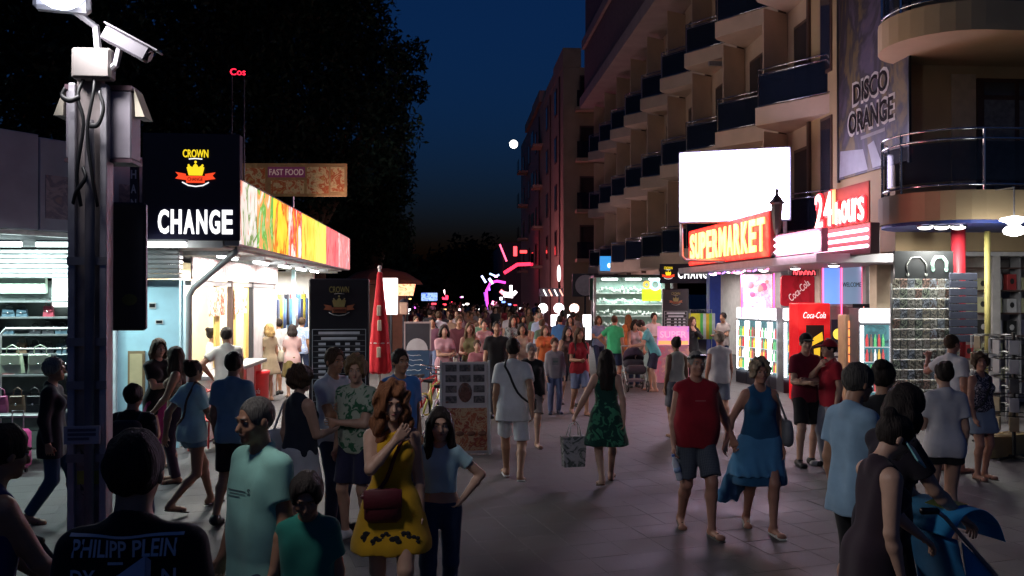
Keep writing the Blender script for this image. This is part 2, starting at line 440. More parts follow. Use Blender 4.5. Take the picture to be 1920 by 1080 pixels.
def person(label, px=None, d=None, H=1.75, face=0, sex='m', top=('tshirt', (0.5,0.5,0.5)), bottom=('jeans', (0.04,0.06,0.12)),
           hair=('short', (0.02,0.015,0.012)), shoes=('sneaker', (0.1,0.1,0.1)), skin='tan', arms=('down', 'down'), legs='stand',
           fat=0.0, lean=0.0, head=(0, 0), child=False, seed=1, group=None, vox=None, bag=None, loc=None, hemz=None, twist=0, cat='person'):
    """face: 0 away from the camera, 180 towards it, 90 to the right. arms: (left, right). head: (turn, nod) in degrees"""
    rnd = random.Random(seed*77+5)
    P = loc if loc is not None else gnd(px, d)
    dist = math.hypot(P[0], P[1])
    h = vox or (0.0085 if dist < 7 else 0.011 if dist < 13 else 0.017 if dist < 24 else 0.024)
    detail = dist < 13
    root = thing('person', label, cat, P, -math.radians(face), group)
    s = H/1.75; fem = sex == 'f'
    hs = s*(1.0 if not child else 1.0 + 0.22*(1.75-H)/0.5)         # children have larger heads
    V = lambda x, y, z: Vector((x*s, y*s, z*s))
    # ---- joints
    drop = {'stand': 0.0, 'walk': 0.02, 'walk2': 0.02, 'stride': 0.035, 'stride2': 0.035, 'apart': 0.01, 'weight': 0.005}.get(legs, 0)
    ft = {'stand': ((-0.10,-0.02,0),(0.10,0.03,0)), 'apart': ((-0.17,0,0),(0.17,0.02,0)), 'weight': ((-0.09,0.0,0),(0.15,0.10,0)),
          'walk': ((-0.085,0.20,0),(0.085,-0.20,0.035)), 'walk2': ((-0.085,-0.20,0.035),(0.085,0.20,0)),
          'stride': ((-0.08,0.30,0),(0.08,-0.32,0.09)), 'stride2': ((-0.08,-0.32,0.09),(0.08,0.30,0))}[legs]
    pel = V(0, 0, 0.93-drop)
    Rl = Matrix.Rotation(-math.radians(lean), 3, 'X') @ Matrix.Rotation(math.radians(twist), 3, 'Z')
    up = lambda x, y, z: pel + Rl @ V(x, y, z-0.93)
    shw = 0.146 if fem else 0.160
    if child: shw *= 0.95
    hipw = 0.092 if fem else 0.088
    J = {}
    for i, sd in enumerate((-1, 1)):
        hip = pel + V(sd*hipw, 0, -0.02)
        an = V(ft[i][0]*(1 if not fem else 0.85), ft[i][1], 0.085+ft[i][2])
        kn, an = ik(hip, an, 0.425*s, 0.41*s, (sd*0.12, 1, 0))
        J['hip',sd], J['kn',sd], J['an',sd] = hip, kn, an
        pitch = 0.0 if ft[i][1] >= -0.1 else -0.45
        J['toe',sd] = an + Vector((sd*0.03*s, 0.155*s*math.cos(pitch), -0.058*s + 0.155*s*math.sin(pitch)*0.6))
        J['heel',sd] = an + Vector((0, -0.035*s, -0.045*s))
        sh = up(sd*shw, -0.008, 1.395)
        w, pole, pn = ARMS[arms[i]]
        wr = sh + Rl @ V(sd*w[0], w[1], w[2]); pv = Rl @ Vector((sd*pole[0], pole[1], pole[2]))
        if arms[i] == 'down': wr += Vector((rnd.uniform(-0.01,0.02)*sd, rnd.uniform(-0.03,0.05), 0))
        el, wr = ik(sh, wr, 0.285*s, 0.25*s, pv)
        J['sh',sd], J['el',sd], J['wr',sd] = sh, el, wr
        J['pn',sd] = (Rl @ Vector((sd*pn[0], pn[1], pn[2]))).normalized()
    neck = up(0, -0.015, 1.48)
    Rh = Rl @ Matrix.Rotation(math.radians(head[0]), 3, 'Z') @ Matrix.Rotation(-math.radians(head[1]), 3, 'X')
    hc = neck + Rl @ V(0, 0.02, 0.038) + Rh @ Vector((0, 0.012*hs, 0.115*hs))
    HP = lambda x, y, z: hc + Rh @ Vector((x*hs, y*hs, z*hs))
    RhN = np.array(Rh)
    # ---- torso slices: z, half width, radius, y
    if fem:
        sl = [(0.86,0.075,0.092,-0.012),(0.93,0.09,0.100,-0.012),(1.0,0.078,0.092,0),(1.1,0.052,0.082,0.005),(1.2,0.056,0.082,0.008),(1.29,0.070,0.083,0.0),(1.36,0.085,0.070,-0.008),(1.405,0.10,0.048,-0.012)]
    else:
        sl = [(0.86,0.07,0.090,-0.008),(0.94,0.08,0.096,-0.006),(1.04,0.075,0.092,0.005),(1.15,0.074,0.092,0.01),(1.25,0.086,0.096,0.006),(1.335,0.10,0.088,0.0),(1.40,0.115,0.054,-0.01)]
    sl = [(z, w*0.90, r*0.95, y) for z, w, r, y in sl]
    zs_ = np.arange(sl[0][0], sl[-1][0]+0.001, 0.034); zs_ = np.append(zs_, sl[-1][0])
    sl = [(float(z),)+tuple(float(np.interp(z, [q[0] for q in sl], [q[i] for q in sl])) for i in (1,2,3)) for z in zs_]
    def torso(Fd, inf=0.0, z0=0.0, z1=9.0, k=0.03, flare=0.0):
        for z, w, r, y in sl:
            if z < z0-0.03 or z > z1+0.01: continue
            f = fat*max(0, 1-abs(z-1.08)/0.3)
            rr = (r+f*0.55)*s-0.006+inf + flare*max(0, (1.15-z))*s; ww = (w+f*0.5)*s
            a = up(-w-f*0.5, y+f*0.35, z); b = up(w+f*0.5, y+f*0.35, z)
            Fd.cone(a, b, rr, rr, k)
        for sd in (-1, 1):                            # slope from the neck to the shoulder
            Fd.cone(up(sd*0.02,-0.018,1.465), up(sd*(shw-0.03),-0.012,1.41), 0.042*s+inf*0.6, 0.046*s+inf*0.6, 0.03)
        if fem and not child and z1 > 1.3:
            for sd in (-1, 1): Fd.ell(up(sd*0.078, 0.075, 1.285), [0.062*s+inf]*3, None, 0.04)
    pts = [J[k] for k in J if k[0] != 'pn'] + [HP(0,0,0.13), HP(0,0,-0.1)]
    ext = 0.13*s
    lo = [min(p[i] for p in pts)-ext*(1 if i < 2 else 0) for i in range(3)]; hi = [max(p[i] for p in pts)+ext for i in range(3)]
    lo[2] = 0.0
    # hands stick out
    for sd in (-1, 1):
        w = J['wr',sd]
        for i in range(3): lo[i] = min(lo[i], w[i]-0.2*s if i < 2 else max(0, w[i]-0.22*s)); hi[i] = max(hi[i], w[i]+0.2*s)
    # ---- the body: one continuous surface
    B = Field(lo, hi, h)
    torso(B, 0.0)
    g = 0.94 if fem else 1.0
    lg = 1.0 + fat*1.2
    for sd in (-1, 1):
        hip, kn, an, toe, heel = (J[k,sd] for k in ('hip','kn','an','toe','heel'))
        B.cone(hip, kn, 0.084*s*lg*(1.04 if fem else 1), 0.055*s*lg, 0.03)
        m = kn.lerp(an, 0.3) + Vector((0, -0.018*s, 0))
        B.cone(kn, m, 0.052*s*lg, 0.055*s*lg*g, 0.02); B.cone(m, an, 0.053*s*lg*g, 0.034*s, 0.02)
        B.cone(heel, toe, 0.036*s, 0.028*s, 0.03); B.cone(an, heel, 0.036*s, 0.034*s, 0.02)
        if detail: B.cone(toe+Vector((-0.02*s,0,0)), toe+Vector((0.02*s,-0.01*s,0)), 0.024*s, 0.022*s, 0.02)
        sh, el, wr = J['sh',sd], J['el',sd], J['wr',sd]
        B.cone(sh, el, 0.056*s*g, 0.041*s*g, 0.035); B.cone(el, el.lerp(wr,0.3), 0.041*s*g, 0.042*s*g, 0.015)
        B.cone(el.lerp(wr,0.3), wr, 0.042*s*g, 0.027*s*g, 0.015)
        # hand: palm and five fingers
        D = (wr-el).normalized(); N = J['pn',sd]; N = (N - D*N.dot(D)); N = N.normalized() if N.length > 1e-4 else D.orthogonal().normalized()
        W = D.cross(N)*(-sd)                          # towards the thumb
        if W.y < -0.2 and arms[0 if sd < 0 else 1] in ('down','fwd','back'): W = -W
        fr = max(0.0088*s, 0.62*h)
        for o in (-0.024, 0.0, 0.024):
            B.cone(wr + W*o*0.6*s, wr + D*0.075*s + W*o*1.15*s, 0.0165*s, 0.0155*s, 0.012)
        if h < 0.02:
            for o, L in ((-0.033,0.058),(-0.011,0.074),(0.011,0.08),(0.033,0.07)):
                a = wr + D*0.078*s + W*o*s; b = a + (D*0.85+N*0.3).normalized()*L*0.55*s; c = b + (D*0.45+N*0.8).normalized()*L*0.5*s
                B.cone(a, b, fr, fr*0.95, 0.004); B.cone(b, c, fr*0.95, fr*0.85, 0.003)
            a = wr + D*0.025*s + W*0.025*s; b = a + (D*0.7+W*0.75).normalized()*0.042*s; c = b + (D*0.9+W*0.2+N*0.3).normalized()*0.032*s
            B.cone(a, b, fr*1.15, fr*1.05, 0.008); B.cone(b, c, fr*1.05, fr*0.9, 0.003)
        else: B.cone(wr+D*0.07*s, wr+D*0.14*s+N*0.03*s, 0.026*s, 0.018*s, 0.01)
    B.cone(neck - Rl @ V(0,0,0.03), HP(0,-0.012,-0.06), 0.058*s*(0.9 if fem else 1.04), 0.05*hs*(0.9 if fem else 1), 0.03)
    # head
    B.ell(HP(0,-0.012,0.025), [0.074*hs,0.094*hs,0.094*hs], RhN, 0.01)
    B.ell(HP(0,0.022,-0.045), [0.057*hs,0.068*hs,0.072*hs], RhN, 0.025)
    B.ell(HP(0,0.068,-0.095), [0.024*hs,0.022*hs,0.020*hs], RhN, 0.022)
    for sd in (-1, 1):
        B.ell(HP(sd*0.076,-0.008,-0.012), [0.011*hs,0.02*hs,0.032*hs], RhN, 0.006)
        if detail: B.ell(HP(sd*0.033,0.092,0.004), [0.018*hs,0.014*hs,0.013*hs], RhN, 0.012, 'sub')
        B.ell(HP(sd*0.036,0.058,-0.035), [0.024*hs,0.022*hs,0.02*hs], RhN, 0.02)
    B.cone(HP(0,0.084,0.008), HP(0,0.106,-0.032), 0.008*hs, 0.0145*hs, 0.012)
    if detail:
        B.cone(HP(-0.03,0.082,0.024), HP(0.03,0.082,0.024), 0.011*hs, 0.011*hs, 0.012)
        B.cone(HP(-0.016,0.083,-0.063), HP(0.016,0.083,-0.063), 0.009*hs, 0.009*hs, 0.006)
    body = link('body', B.mesh('body'), root, skin_mat(skin))
    if detail:
        for sd in (-1, 1):
            e = link('eye', eye_mesh(), root, None, HP(sd*0.032,0.0755,0.004)); e.rotation_euler = Rh.to_euler(); e.scale = (hs,)*3
            B2 = MB(); B2.ball((0,0,0), 0.0122, 10, 0, (1.25,1,0.62)); li = B2.build('eyelid', skin_mat(skin), root, True, HP(sd*0.032,0.0752,0.0115)); li.rotation_euler = Rh.to_euler(); li.scale = (hs,)*3
            bw = MB(); bw.tube([HP(sd*0.014,0.094,0.024), HP(sd*0.032,0.0945,0.029), HP(sd*0.050,0.082,0.023)], [0.003*hs,0.0042*hs,0.0025*hs], 6)
            bw.build('eyebrow', hair_mat(hair[1]), root, True)
        mo = MB(); mo.tube([HP(-0.023,0.084,-0.062), HP(-0.008,0.0925,-0.0595), HP(0,0.0925,-0.0615), HP(0.008,0.0925,-0.0595), HP(0.023,0.084,-0.062)], [0.002*hs,0.0055*hs,0.006*hs,0.0055*hs,0.002*hs], 7)
        mo.build('mouth', M_((0.30,0.09,0.08) if fem else (0.26,0.11,0.085), 0.4), root, True)
    # ---- hair
    kind, hcol = hair[0], hair[1]
    if kind != 'bald':
        A = Field([min(lo[0],hc[0]-0.25*hs), hc[1]-0.28*hs, hc[2]-0.5*hs], [max(hi[0],hc[0]+0.25*hs), hc[1]+0.22*hs, hc[2]+0.26*hs], max(0.0065, h*0.85))
        t = {'short':0.012,'buzz':0.0035,'long':0.016,'curly':0.035,'bun':0.010,'bob':0.02,'tail':0.010,'curlylong':0.045,'cap':0.006,'bowl':0.02,'grey':0.016}.get(kind, 0.012)
        A.ell(HP(0,-0.016,0.027), [(0.076+t)*hs,(0.096+t)*hs,(0.095+t)*hs], RhN, 0.0)
        if kind in ('long','curlylong','bob','tail'):
            n_ = {'long':0.36,'curlylong':0.33,'bob':0.15,'tail':0.12}[kind]; wd = {'curlylong':0.055}.get(kind, 0.040)
            if kind != 'tail':
                dn = Vector((0,0,-1)); bk = Rh @ Vector((0,-1,0))
                for a_ in (-102,-72,-38,0,38,72,102) if kind != 'bob' else (-100,-70,-35,0,35,70,100):
                    ar = math.radians(a_); front = abs(a_) > 95
                    o = Rh @ Vector((math.sin(ar)*0.078*hs, -math.cos(ar)*0.085*hs-0.01*hs, 0))
                    st = HP(0,0,-0.0) + o
                    Ln = n_*hs*(0.9 if front else 1.0)
                    e1 = st + dn*Ln*0.5 + o*0.15; e2 = st + dn*Ln + o*(0.35 if kind == 'curlylong' else 0.12) + (bk*0.02 if not front else -bk*0.0)
                    rr = wd*hs*(0.75 if front else 1)*(0.6 if abs(a_) > 140 else 1)
                    A.cone(st, e1, rr*0.85, rr, 0.025); A.cone(e1, e2, rr, rr*0.55, 0.025)
            else:
                a = HP(0,-0.11,0.05); A.cone(HP(0,-0.09,0.05), a, 0.03*hs, 0.025*hs, 0.01)
                A.cone(a, a + Rh @ Vector((0,-0.05*hs,-0.09*hs)), 0.025*hs, 0.03*hs, 0.01)
                A.cone(a + Rh @ Vector((0,-0.05*hs,-0.09*hs)), a + Rh @ Vector((0,-0.03*hs,-0.26*hs)), 0.03*hs, 0.012*hs, 0.01)
        if kind == 'bun': A.ell(HP(0,-0.095,0.10), [0.045*hs,0.042*hs,0.042*hs], RhN, 0.012)
        # free the face, ears and nape
        long_ = kind in ('long','curlylong','bob')
        A.ell(HP(0,0.112,-0.028), [0.068*hs,0.088*hs,0.108*hs], RhN, 0.010, 'sub')
        if not long_:
            A.ell(HP(0,0.055,-0.115), [0.13*hs,0.115*hs,0.105*hs], RhN, 0.01, 'sub')
            A.ell(HP(0,-0.06,-0.165), [0.12*hs,0.13*hs,0.10*hs], RhN, 0.01, 'sub')
        amp = {'curly':0.010,'curlylong':0.013,'grey':0.006}.get(kind, 0.0035); fq = {'curly':95,'curlylong':85,'grey':95}.get(kind, 115)
        ph = [rnd.uniform(0,6) for _ in range(4)]
        if kind not in ('cap','buzz'):
            A.rough(lambda p: amp*((np.sin(p[:,0]*fq+ph[0]+2.2*np.sin(p[:,2]*24+ph[3]))*0.6+np.sin(p[:,1]*fq*0.8+ph[1]+2.0*np.sin(p[:,2]*19+p[:,0]*30))*0.6)+ (0.6*np.sin(p[:,2]*fq*0.7+ph[2]+p[:,0]*60) if kind in ('curly','curlylong','grey') else 0)))
        link('hair', A.mesh('hair'), root, hair_mat(hcol))
        if kind == 'cap':
            C = Field([hc[0]-0.26*hs,hc[1]-0.26*hs,hc[2]-0.1*hs],[hc[0]+0.26*hs,hc[1]+0.26*hs,hc[2]+0.2*hs], max(0.006, h*0.7))
            C.ell(HP(0,-0.014,0.03), [0.088*hs,0.108*hs,0.106*hs], RhN, 0.0)
            C.ell(HP(0,0,-0.075), [0.2*hs,0.2*hs,0.115*hs], RhN, 0.006, 'sub')
            C.ell(HP(0,0.115,0.046), [0.07*hs,0.075*hs,0.011*hs], RhN, 0.012)
            link('cap', C.mesh('cap'), root, cloth(hair[2]))
    # ---- clothes
    ph = [rnd.uniform(0,6.3) for _ in range(6)]
    def folds(amp):
        if h > 0.02: return lambda p: 0*p[:,0]
        K = [(rnd.uniform(18,34)*rnd.choice((-1,1)), rnd.uniform(10,26)*rnd.choice((-1,1)), rnd.uniform(4,17)*rnd.choice((-1,1)), rnd.uniform(0,6.3)) for _ in range(4)]
        return lambda p: amp*(sum(np.sin(p[:,0]*a+p[:,1]*b_+p[:,2]*c_+q+0.9*np.sin(p[:,2]*11+p[:,0]*7+q)) for a, b_, c_, q in K)*0.42)
    tk, tcol = top[0], top[1]; tp = top[2:]
    bk_, bcol = bottom[0], bottom[1]; bp_ = bottom[2:]
    dress = tk.startswith('dress')
    inf = 0.014 if tk not in ('tank','crop','dress') else 0.009
    def skirt(Fd, zt, zb, r0, r1, cutlow=True):
        nst = 18
        for i in range(nst+1):
            t = i/nst; z = zt+(zb-zt)*t; w = (0.07 + 0.02*t)*s; rr = (r0+(r1-r0)*t)*s-0.008
            yo = pel[1] - 0.005
            Fd.cone((pel[0]-w, yo, z*s-drop*s), (pel[0]+w, yo, z*s-drop*s), rr, rr, 0.03)
        if cutlow: Fd.plane_cut((zb-drop)*s, 'above')
    if tk != 'none':
        T = Field([lo[0]-0.03, lo[1]-0.05, 0.3*s if dress else 0.62*s], [hi[0]+0.03, hi[1]+0.05, neck[2]+0.12*s], h)
        hem = {'crop': 1.08, 'jacket': 0.72, 'long_tee': 0.78}.get(tk, 0.84)
        if hemz and not dress: hem = hemz
        if dress: hem = 0.9
        torso(T, inf, hem, 9, 0.03, flare=0.0 if tk in ('crop','tank','dress') else 0.055)
        if hem < 0.84:
            a = up(-0.085,0,0.8); b = up(0.085,0,0.8); T.cone(a, b, 0.12*s, 0.12*s, 0.05); a = up(-0.085,0,0.72); b = up(0.085,0,0.72); T.cone(a, b, 0.12*s, 0.12*s, 0.05)
        sleeve = {'tshirt':0.62,'long_tee':0.62,'crop':0.5,'long':2.0,'jacket':2.0,'dress_short':0.5}.get(tk, 0)
        for sd in (-1, 1):
            sh, el, wr = J['sh',sd], J['el',sd], J['wr',sd]
            if sleeve >= 1:
                T.cone(sh, el, 0.056*s*g+inf, 0.047*s*g+inf*0.8, 0.035); T.cone(el, el.lerp(wr,0.93), 0.045*s*g+inf*0.8, 0.034*s*g+inf*0.5, 0.02, cut=True)
            elif sleeve > 0:
                T.cone(sh - (el-sh)*0.02, sh.lerp(el, sleeve), 0.057*s*g+inf*0.8, 0.055*s*g+inf, 0.035, cut=True)
            elif tk in ('vest',):
                T.cone(sh, sh.lerp(el, 0.12), 0.056*s*g+inf*0.7, 0.056*s*g+inf*0.7, 0.02, cut=True)
            else:
                T.ell(J['sh',sd] + Vector((sd*0.035*s,0,0.01)), [0.075*s,0.12*s,0.11*s], None, 0.01, 'sub')
        T.cone(neck - Rl @ V(0,0.004,0.045), neck - Rl @ V(0,0.006,0.008), 0.068*s*g, 0.0635*s*g, 0.03)
        # neckline
        deep = 0.05 if tk in ('tank','dress') else 0.015
        T.ell(neck + Rl @ V(0, 0.045+deep, 0.05), [0.078*s, (0.085+deep)*s, (0.055+deep)*s], None, 0.008, 'sub')
        if dress:
            zb = hemz or 0.52; skirt(T, 0.98, zb, 0.115 if fem else 0.12, 0.17 + rnd.uniform(0,0.02))
        elif hem >= 0.84 or tk in ('jacket','long_tee'):
            T.plane_cut((hem-drop)*s, 'above')
        T.rough(folds(0.0042 if tk != 'tank' else 0.003))
        shirt = link({'jacket':'jacket'}.get(tk, 'dress' if dress else 'shirt'), T.mesh('top'), root, cloth(tcol, *tp))
        root['_top'] = shirt.name
    if bk_ != 'none' and not dress:
        top_z = 1.0 if tk != 'crop' else 1.0
        Q = Field([lo[0]-0.03, lo[1]-0.03, 0.0], [hi[0]+0.03, hi[1]+0.03, 1.08*s], h)
        i0 = 0.012
        for z, w, r, y in sl:
            if z > 1.02: continue
            f = fat*max(0, 1-abs(z-1.08)/0.3)
            Q.cone(up(-w-f*0.4, y+f*0.3, z), up(w+f*0.4, y+f*0.3, z), (r+f*0.4)*s+0.003, (r+f*0.4)*s+0.003, 0.03)
        if bk_ == 'skirt':
            zb = hemz or 0.50; skirt(Q, 0.97, zb, 0.11, 0.17)
        else:
            for sd in (-1, 1):
                hip, kn, an = J['hip',sd], J['kn',sd], J['an',sd]
                if bk_ == 'shorts':
                    Q.cone(hip, hip.lerp(kn, 0.86), 0.080*s*lg+i0, 0.082*s*lg+i0, 0.03, cut=True)
                elif bk_ == 'hotpants':
                    Q.cone(hip, hip.lerp(kn, 0.30), 0.082*s*lg+i0, 0.092*s*lg+i0, 0.03, cut=True)
                else:
                    Q.cone(hip, kn, 0.078*s*lg+i0, 0.060*s*lg+i0, 0.03); Q.cone(kn, kn.lerp(an,1.0), 0.058*s*lg+i0, 0.046*s+i0, 0.02, cut=True)
        Q.plane_cut((1.0-drop)*s, 'below')
        Q.rough(folds(0.005))
        link({'skirt':'skirt','shorts':'shorts','hotpants':'shorts'}.get(bk_, 'trousers'), Q.mesh('bottom'), root, cloth(bcol, *bp_))
    # ---- shoes
    if shoes and dist < 24 and (P[1] > 5.4):
        for sd in (-1, 1):
            an, toe, heel = J['an',sd], J['toe',sd], J['heel',sd]; hh = max(0.007, h*0.8)
            pz = min(toe.z, heel.z) - 0.045*s
            S = Field([min(toe.x,heel.x)-0.08, min(heel.y,toe.y)-0.08, min(toe.z,heel.z)-0.08],[max(toe.x,heel.x)+0.08, max(toe.y,heel.y)+0.09, max(an.z, heel.z)+0.06], hh)
            if shoes[0] == 'sandal':
                S.cone(heel+Vector((0,-0.01,-0.036*s)), toe+Vector((0,0.02,-0.026*s)), 0.038*s, 0.040*s, 0.0)
                zt = heel.z-0.022*s; u = (toe-heel).normalized()
                X, Y, Z = S.ax[0][:,None,None], S.ax[1][None,:,None], S.ax[2][None,None,:]
                zl = heel.z-0.024*s + (toe.z+0.008*s-heel.z)*np.clip((Y-heel.y)/max(1e-3,toe.y-heel.y), -0.2, 1.2)
                S.F = np.maximum(S.F, np.maximum(Z-zl, zl-0.018*s-Z).astype(np.float32)+0*S.F)
                mid = heel.lerp(toe, 0.72)
                S.cone(mid+Vector((-0.034*s,0,-0.02*s)), mid+Vector((0,0.005,0.024*s)), 0.012*s, 0.011*s, 0.004); S.cone(mid+Vector((0.034*s,0,-0.02*s)), mid+Vector((0,0.005,0.024*s)), 0.012*s, 0.011*s, 0.004)
                link('sandal', S.mesh('sandal'), root, M_(shoes[1], 0.6))
            else:
                S.cone(heel, toe, 0.047*s, 0.040*s, 0.02); S.cone(an+Vector((0,0,-0.02*s)), heel, 0.046*s, 0.046*s, 0.02)
                S.cone(toe+Vector((-0.015*s,0,0)), toe+Vector((0.015*s,0,0)), 0.036*s, 0.036*s, 0.02)
                link('shoe', S.mesh('shoe'), root, M_(shoes[1], 0.55))
    # ---- strap and bag
    root['_s'] = s
    if bag:
        strap(root, up, J, neck, s, bag, sl, inf, fat)
    return root, dict(J=J, up=up, s=s, HP=HP, hs=hs, neck=neck, Rl=Rl, Rh=Rh)

def strap(root, up, J, neck, s, bag, sl, inf, fat):
    """bag: ('cross', side, colour, bag size or None) a band over one shoulder to the other hip; ('pack', colour) a backpack; ('shoulder', side, colour)"""
    if bag[0] == 'cross':
        sd, col, size = bag[1], bag[2], bag[3]
        ring = []
        n = 22
        hipz, shz = 0.98, 1.455
        for i in range(n):
            t = 2*math.pi*i/n; c, sn = math.cos(t), math.sin(t)       # c: 1 at the shoulder, -1 at the other hip
            z = (hipz+shz)/2 + c*(shz-hipz)/2
            w = np.interp(z, [q[0] for q in sl], [q[1] for q in sl]); r = np.interp(z, [q[0] for q in sl], [q[2] for q in sl]); y0 = np.interp(z, [q[0] for q in sl], [q[3] for q in sl])
            f = fat*max(0, 1-abs(z-1.08)/0.3); r += f*0.55; w += f*0.5; y0 += f*0.35
            x = sd*c*(w+r*0.55) * (0.62 if c > 0 else 1.0)
            dx = max(0.0, abs(x)-w); yr = math.sqrt(max(0.0, 1-(dx/r)**2))*r + inf/s + 0.012
            if c > 0.93: yr *= 0.55
            ring.append(up(x, y0 + sn*yr, z + (0.012 if c > 0.8 else 0)))
        sh_ob = bpy.data.objects.get(root.get('_top', ''))
        if sh_ob:
            bv = BVHTree.FromPolygons([v.co[:] for v in sh_ob.data.vertices], [p.vertices[:] for p in sh_ob.data.polygons])
            for i, p in enumerate(ring):
                ax = up(0, 0, p.z/s)
                dr = Vector((p.x-ax.x*0, p.y, 0.0)); c = math.cos(2*math.pi*i/n)
                if c > 0.9: hit = bv.ray_cast(p+Vector((0,0,0.3)), Vector((0,0,-1)))
                else: hit = bv.ray_cast(Vector((p.x, p.y, p.z))+dr.normalized()*0.5, -dr.normalized())
                if hit[0] is not None: ring[i] = hit[0] + hit[1]*0.006*s
        b = MB()
        b.tube(ring+[ring[0]], 0.014*s, 6, cap=False); b.build('strap', M_(col, 0.7), root, True)
        if size:
            f = bag[4] if len(bag) > 4 else 1                          # 1 front, -1 back, 0 hip
            w, hh, dd = size
            c = up(-sd*(0.20+0.0*s) if f == 0 else -sd*0.06, f*0.165, 0.96)
            m = MB(); m.bev(c.x-w/2, c.x+w/2, c.y-dd/2, c.y+dd/2, c.z-hh/2, c.z+hh/2, min(dd*0.4,0.03)); m.bev(c.x-w/2-0.004, c.x+w/2+0.004, c.y+f*dd/2-0.006, c.y+f*dd/2+0.008, c.z-0.01, c.z+hh/2+0.004, 0.006)
            m.build('handbag', M_(bag[5] if len(bag) > 5 else col, 0.6, bump=0.2), root, True)
    elif bag[0] == 'pack':
        Fp = Field([-0.3*s, -0.5*s, 0.9*s],[0.3*s, 0.2*s, 1.6*s], 0.011)
        a, b_ = up(-0.075,-0.16,1.34), up(0.075,-0.16,1.34); Fp.cone(a, b_, 0.085*s, 0.085*s, 0.03)
        a, b_ = up(-0.08,-0.17,1.2), up(0.08,-0.17,1.2); Fp.cone(a, b_, 0.1*s, 0.1*s, 0.06)
        a, b_ = up(-0.08,-0.165,1.08), up(0.08,-0.165,1.08); Fp.cone(a, b_, 0.09*s, 0.09*s, 0.06)
        a, b_ = up(-0.06,-0.24,1.12), up(0.06,-0.24,1.12); Fp.cone(a, b_, 0.05*s, 0.05*s, 0.02)
        link('backpack', Fp.mesh('backpack'), root, cloth(bag[1]))
        for sd in (-1, 1):
            m = MB(); m.tube([up(sd*0.10,-0.12,1.40), up(sd*0.11,-0.04,1.475), up(sd*0.11,0.06,1.44), up(sd*0.12,0.115,1.32), up(sd*0.15,0.07,1.16), up(sd*0.15,-0.10,1.08)], 0.018*s, 6); m.build('strap', M_(bag[1], 0.8), root, True)
    elif bag[0] == 'shoulder':
        sd, col = bag[1], bag[2]; sh = J['sh',sd]
        c = up(sd*0.26, -0.02, 1.03)
        Fp = Field([c.x-0.3*s,c.y-0.3*s,c.z-0.3*s],[c.x+0.3*s,c.y+0.3*s,c.z+0.3*s], 0.011)
        
        for dz, rr_ in ((-0.10,0.05),(-0.05,0.055),(0.0,0.052),(0.05,0.046),(0.09,0.036)): Fp.cone(c+Vector((0,-0.11*s,dz*s)), c+Vector((0,0.11*s,dz*s)), rr_*s, rr_*s, 0.03)
        link('handbag', Fp.mesh('handbag'), root, M_(col, 0.55, bump=0.15))
        m = MB(); m.tube([c+Vector((0,-0.08*s,0.1*s)), sh+Vector((sd*0.02,-0.05*s,0.0)), sh+Vector((-sd*0.02,0,0.075*s)), sh+Vector((sd*0.02,0.05*s,0.0)), c+Vector((0,0.08*s,0.1*s))], 0.011*s, 6); m.build('strap', M_(col, 0.6), root, True)

def shirt_print(root, info, items, side=-1):
    """print on the front (side 1) or back (-1) of a shirt: items are (text or 'bar', width, height, x, z, material)"""
    ob = bpy.data.objects.get(root['_top']); s = info['s']; up = info['up']
    bv = BVHTree.FromPolygons([v.co[:] for v in ob.data.vertices], [p.vertices[:] for p in ob.data.polygons])
    for tx, w, hgt, x, z, mat in items:
        if tx == 'bar':
            n = 16; vs = [(-w/2+w*i/n, 0, q) for q in (-hgt/2, hgt/2) for i in range(n+1)]; fs = [(i, i+1, n+2+i, n+1+i) for i in range(n)]
            me = bpy.data.meshes.new('print'); me.from_pydata(vs, [], fs)
        else:
            me = text_mesh(tx, 1.0, 0.0, 0.02).copy(); xs = [v.co.x for v in me.vertices]; zs = [v.co.z for v in me.vertices]
            for v in me.vertices:
                v.co.x = ((v.co.x-min(xs))/(max(xs)-min(xs))-0.5)*w; v.co.z = ((v.co.z-min(zs))/(max(zs)-min(zs))-0.5)*hgt
        for v in me.vertices:
            lx = (x + v.co.x)*(-side); c = up(0, 0, z) + Vector((lx*s, 0, v.co.z*s))
            hit = bv.ray_cast(c + Vector((0, side*0.6, 0)), Vector((0, -side, 0)))
            v.co = (hit[0] + Vector((0, side*0.0035, 0))) if hit[0] is not None else c + Vector((0, side*0.1, 0))
        link('shirt_print', me, bpy.data.objects[root['_top']], mat)

# ============================================================ THE SETTING
ORD = ['first','second','third','fourth','fifth','sixth','seventh','eighth','ninth','tenth','eleventh','twelfth','thirteenth','fourteenth']
def area(parent, loc, rot, sx, sy, power, col=(1,1,1), spread=180):
    L = bpy.data.lights.new('lamp_light', 'AREA'); L.shape = 'RECTANGLE'; L.size = sx; L.size_y = sy; L.energy = power; L.color = col
    L.spread = math.radians(spread)
    o = bpy.data.objects.new('lamp_light', L); COL.objects.link(o); o.parent = parent; o.location = loc; o.rotation_euler = rot; return o
def point(parent, loc, power, col=(1,1,1), r=0.05):
    L = bpy.data.lights.new('lamp_light', 'POINT'); L.energy = power; L.color = col; L.shadow_soft_size = r
    o = bpy.data.objects.new('lamp_light', L); COL.objects.link(o); o.parent = parent; o.location = loc; return o

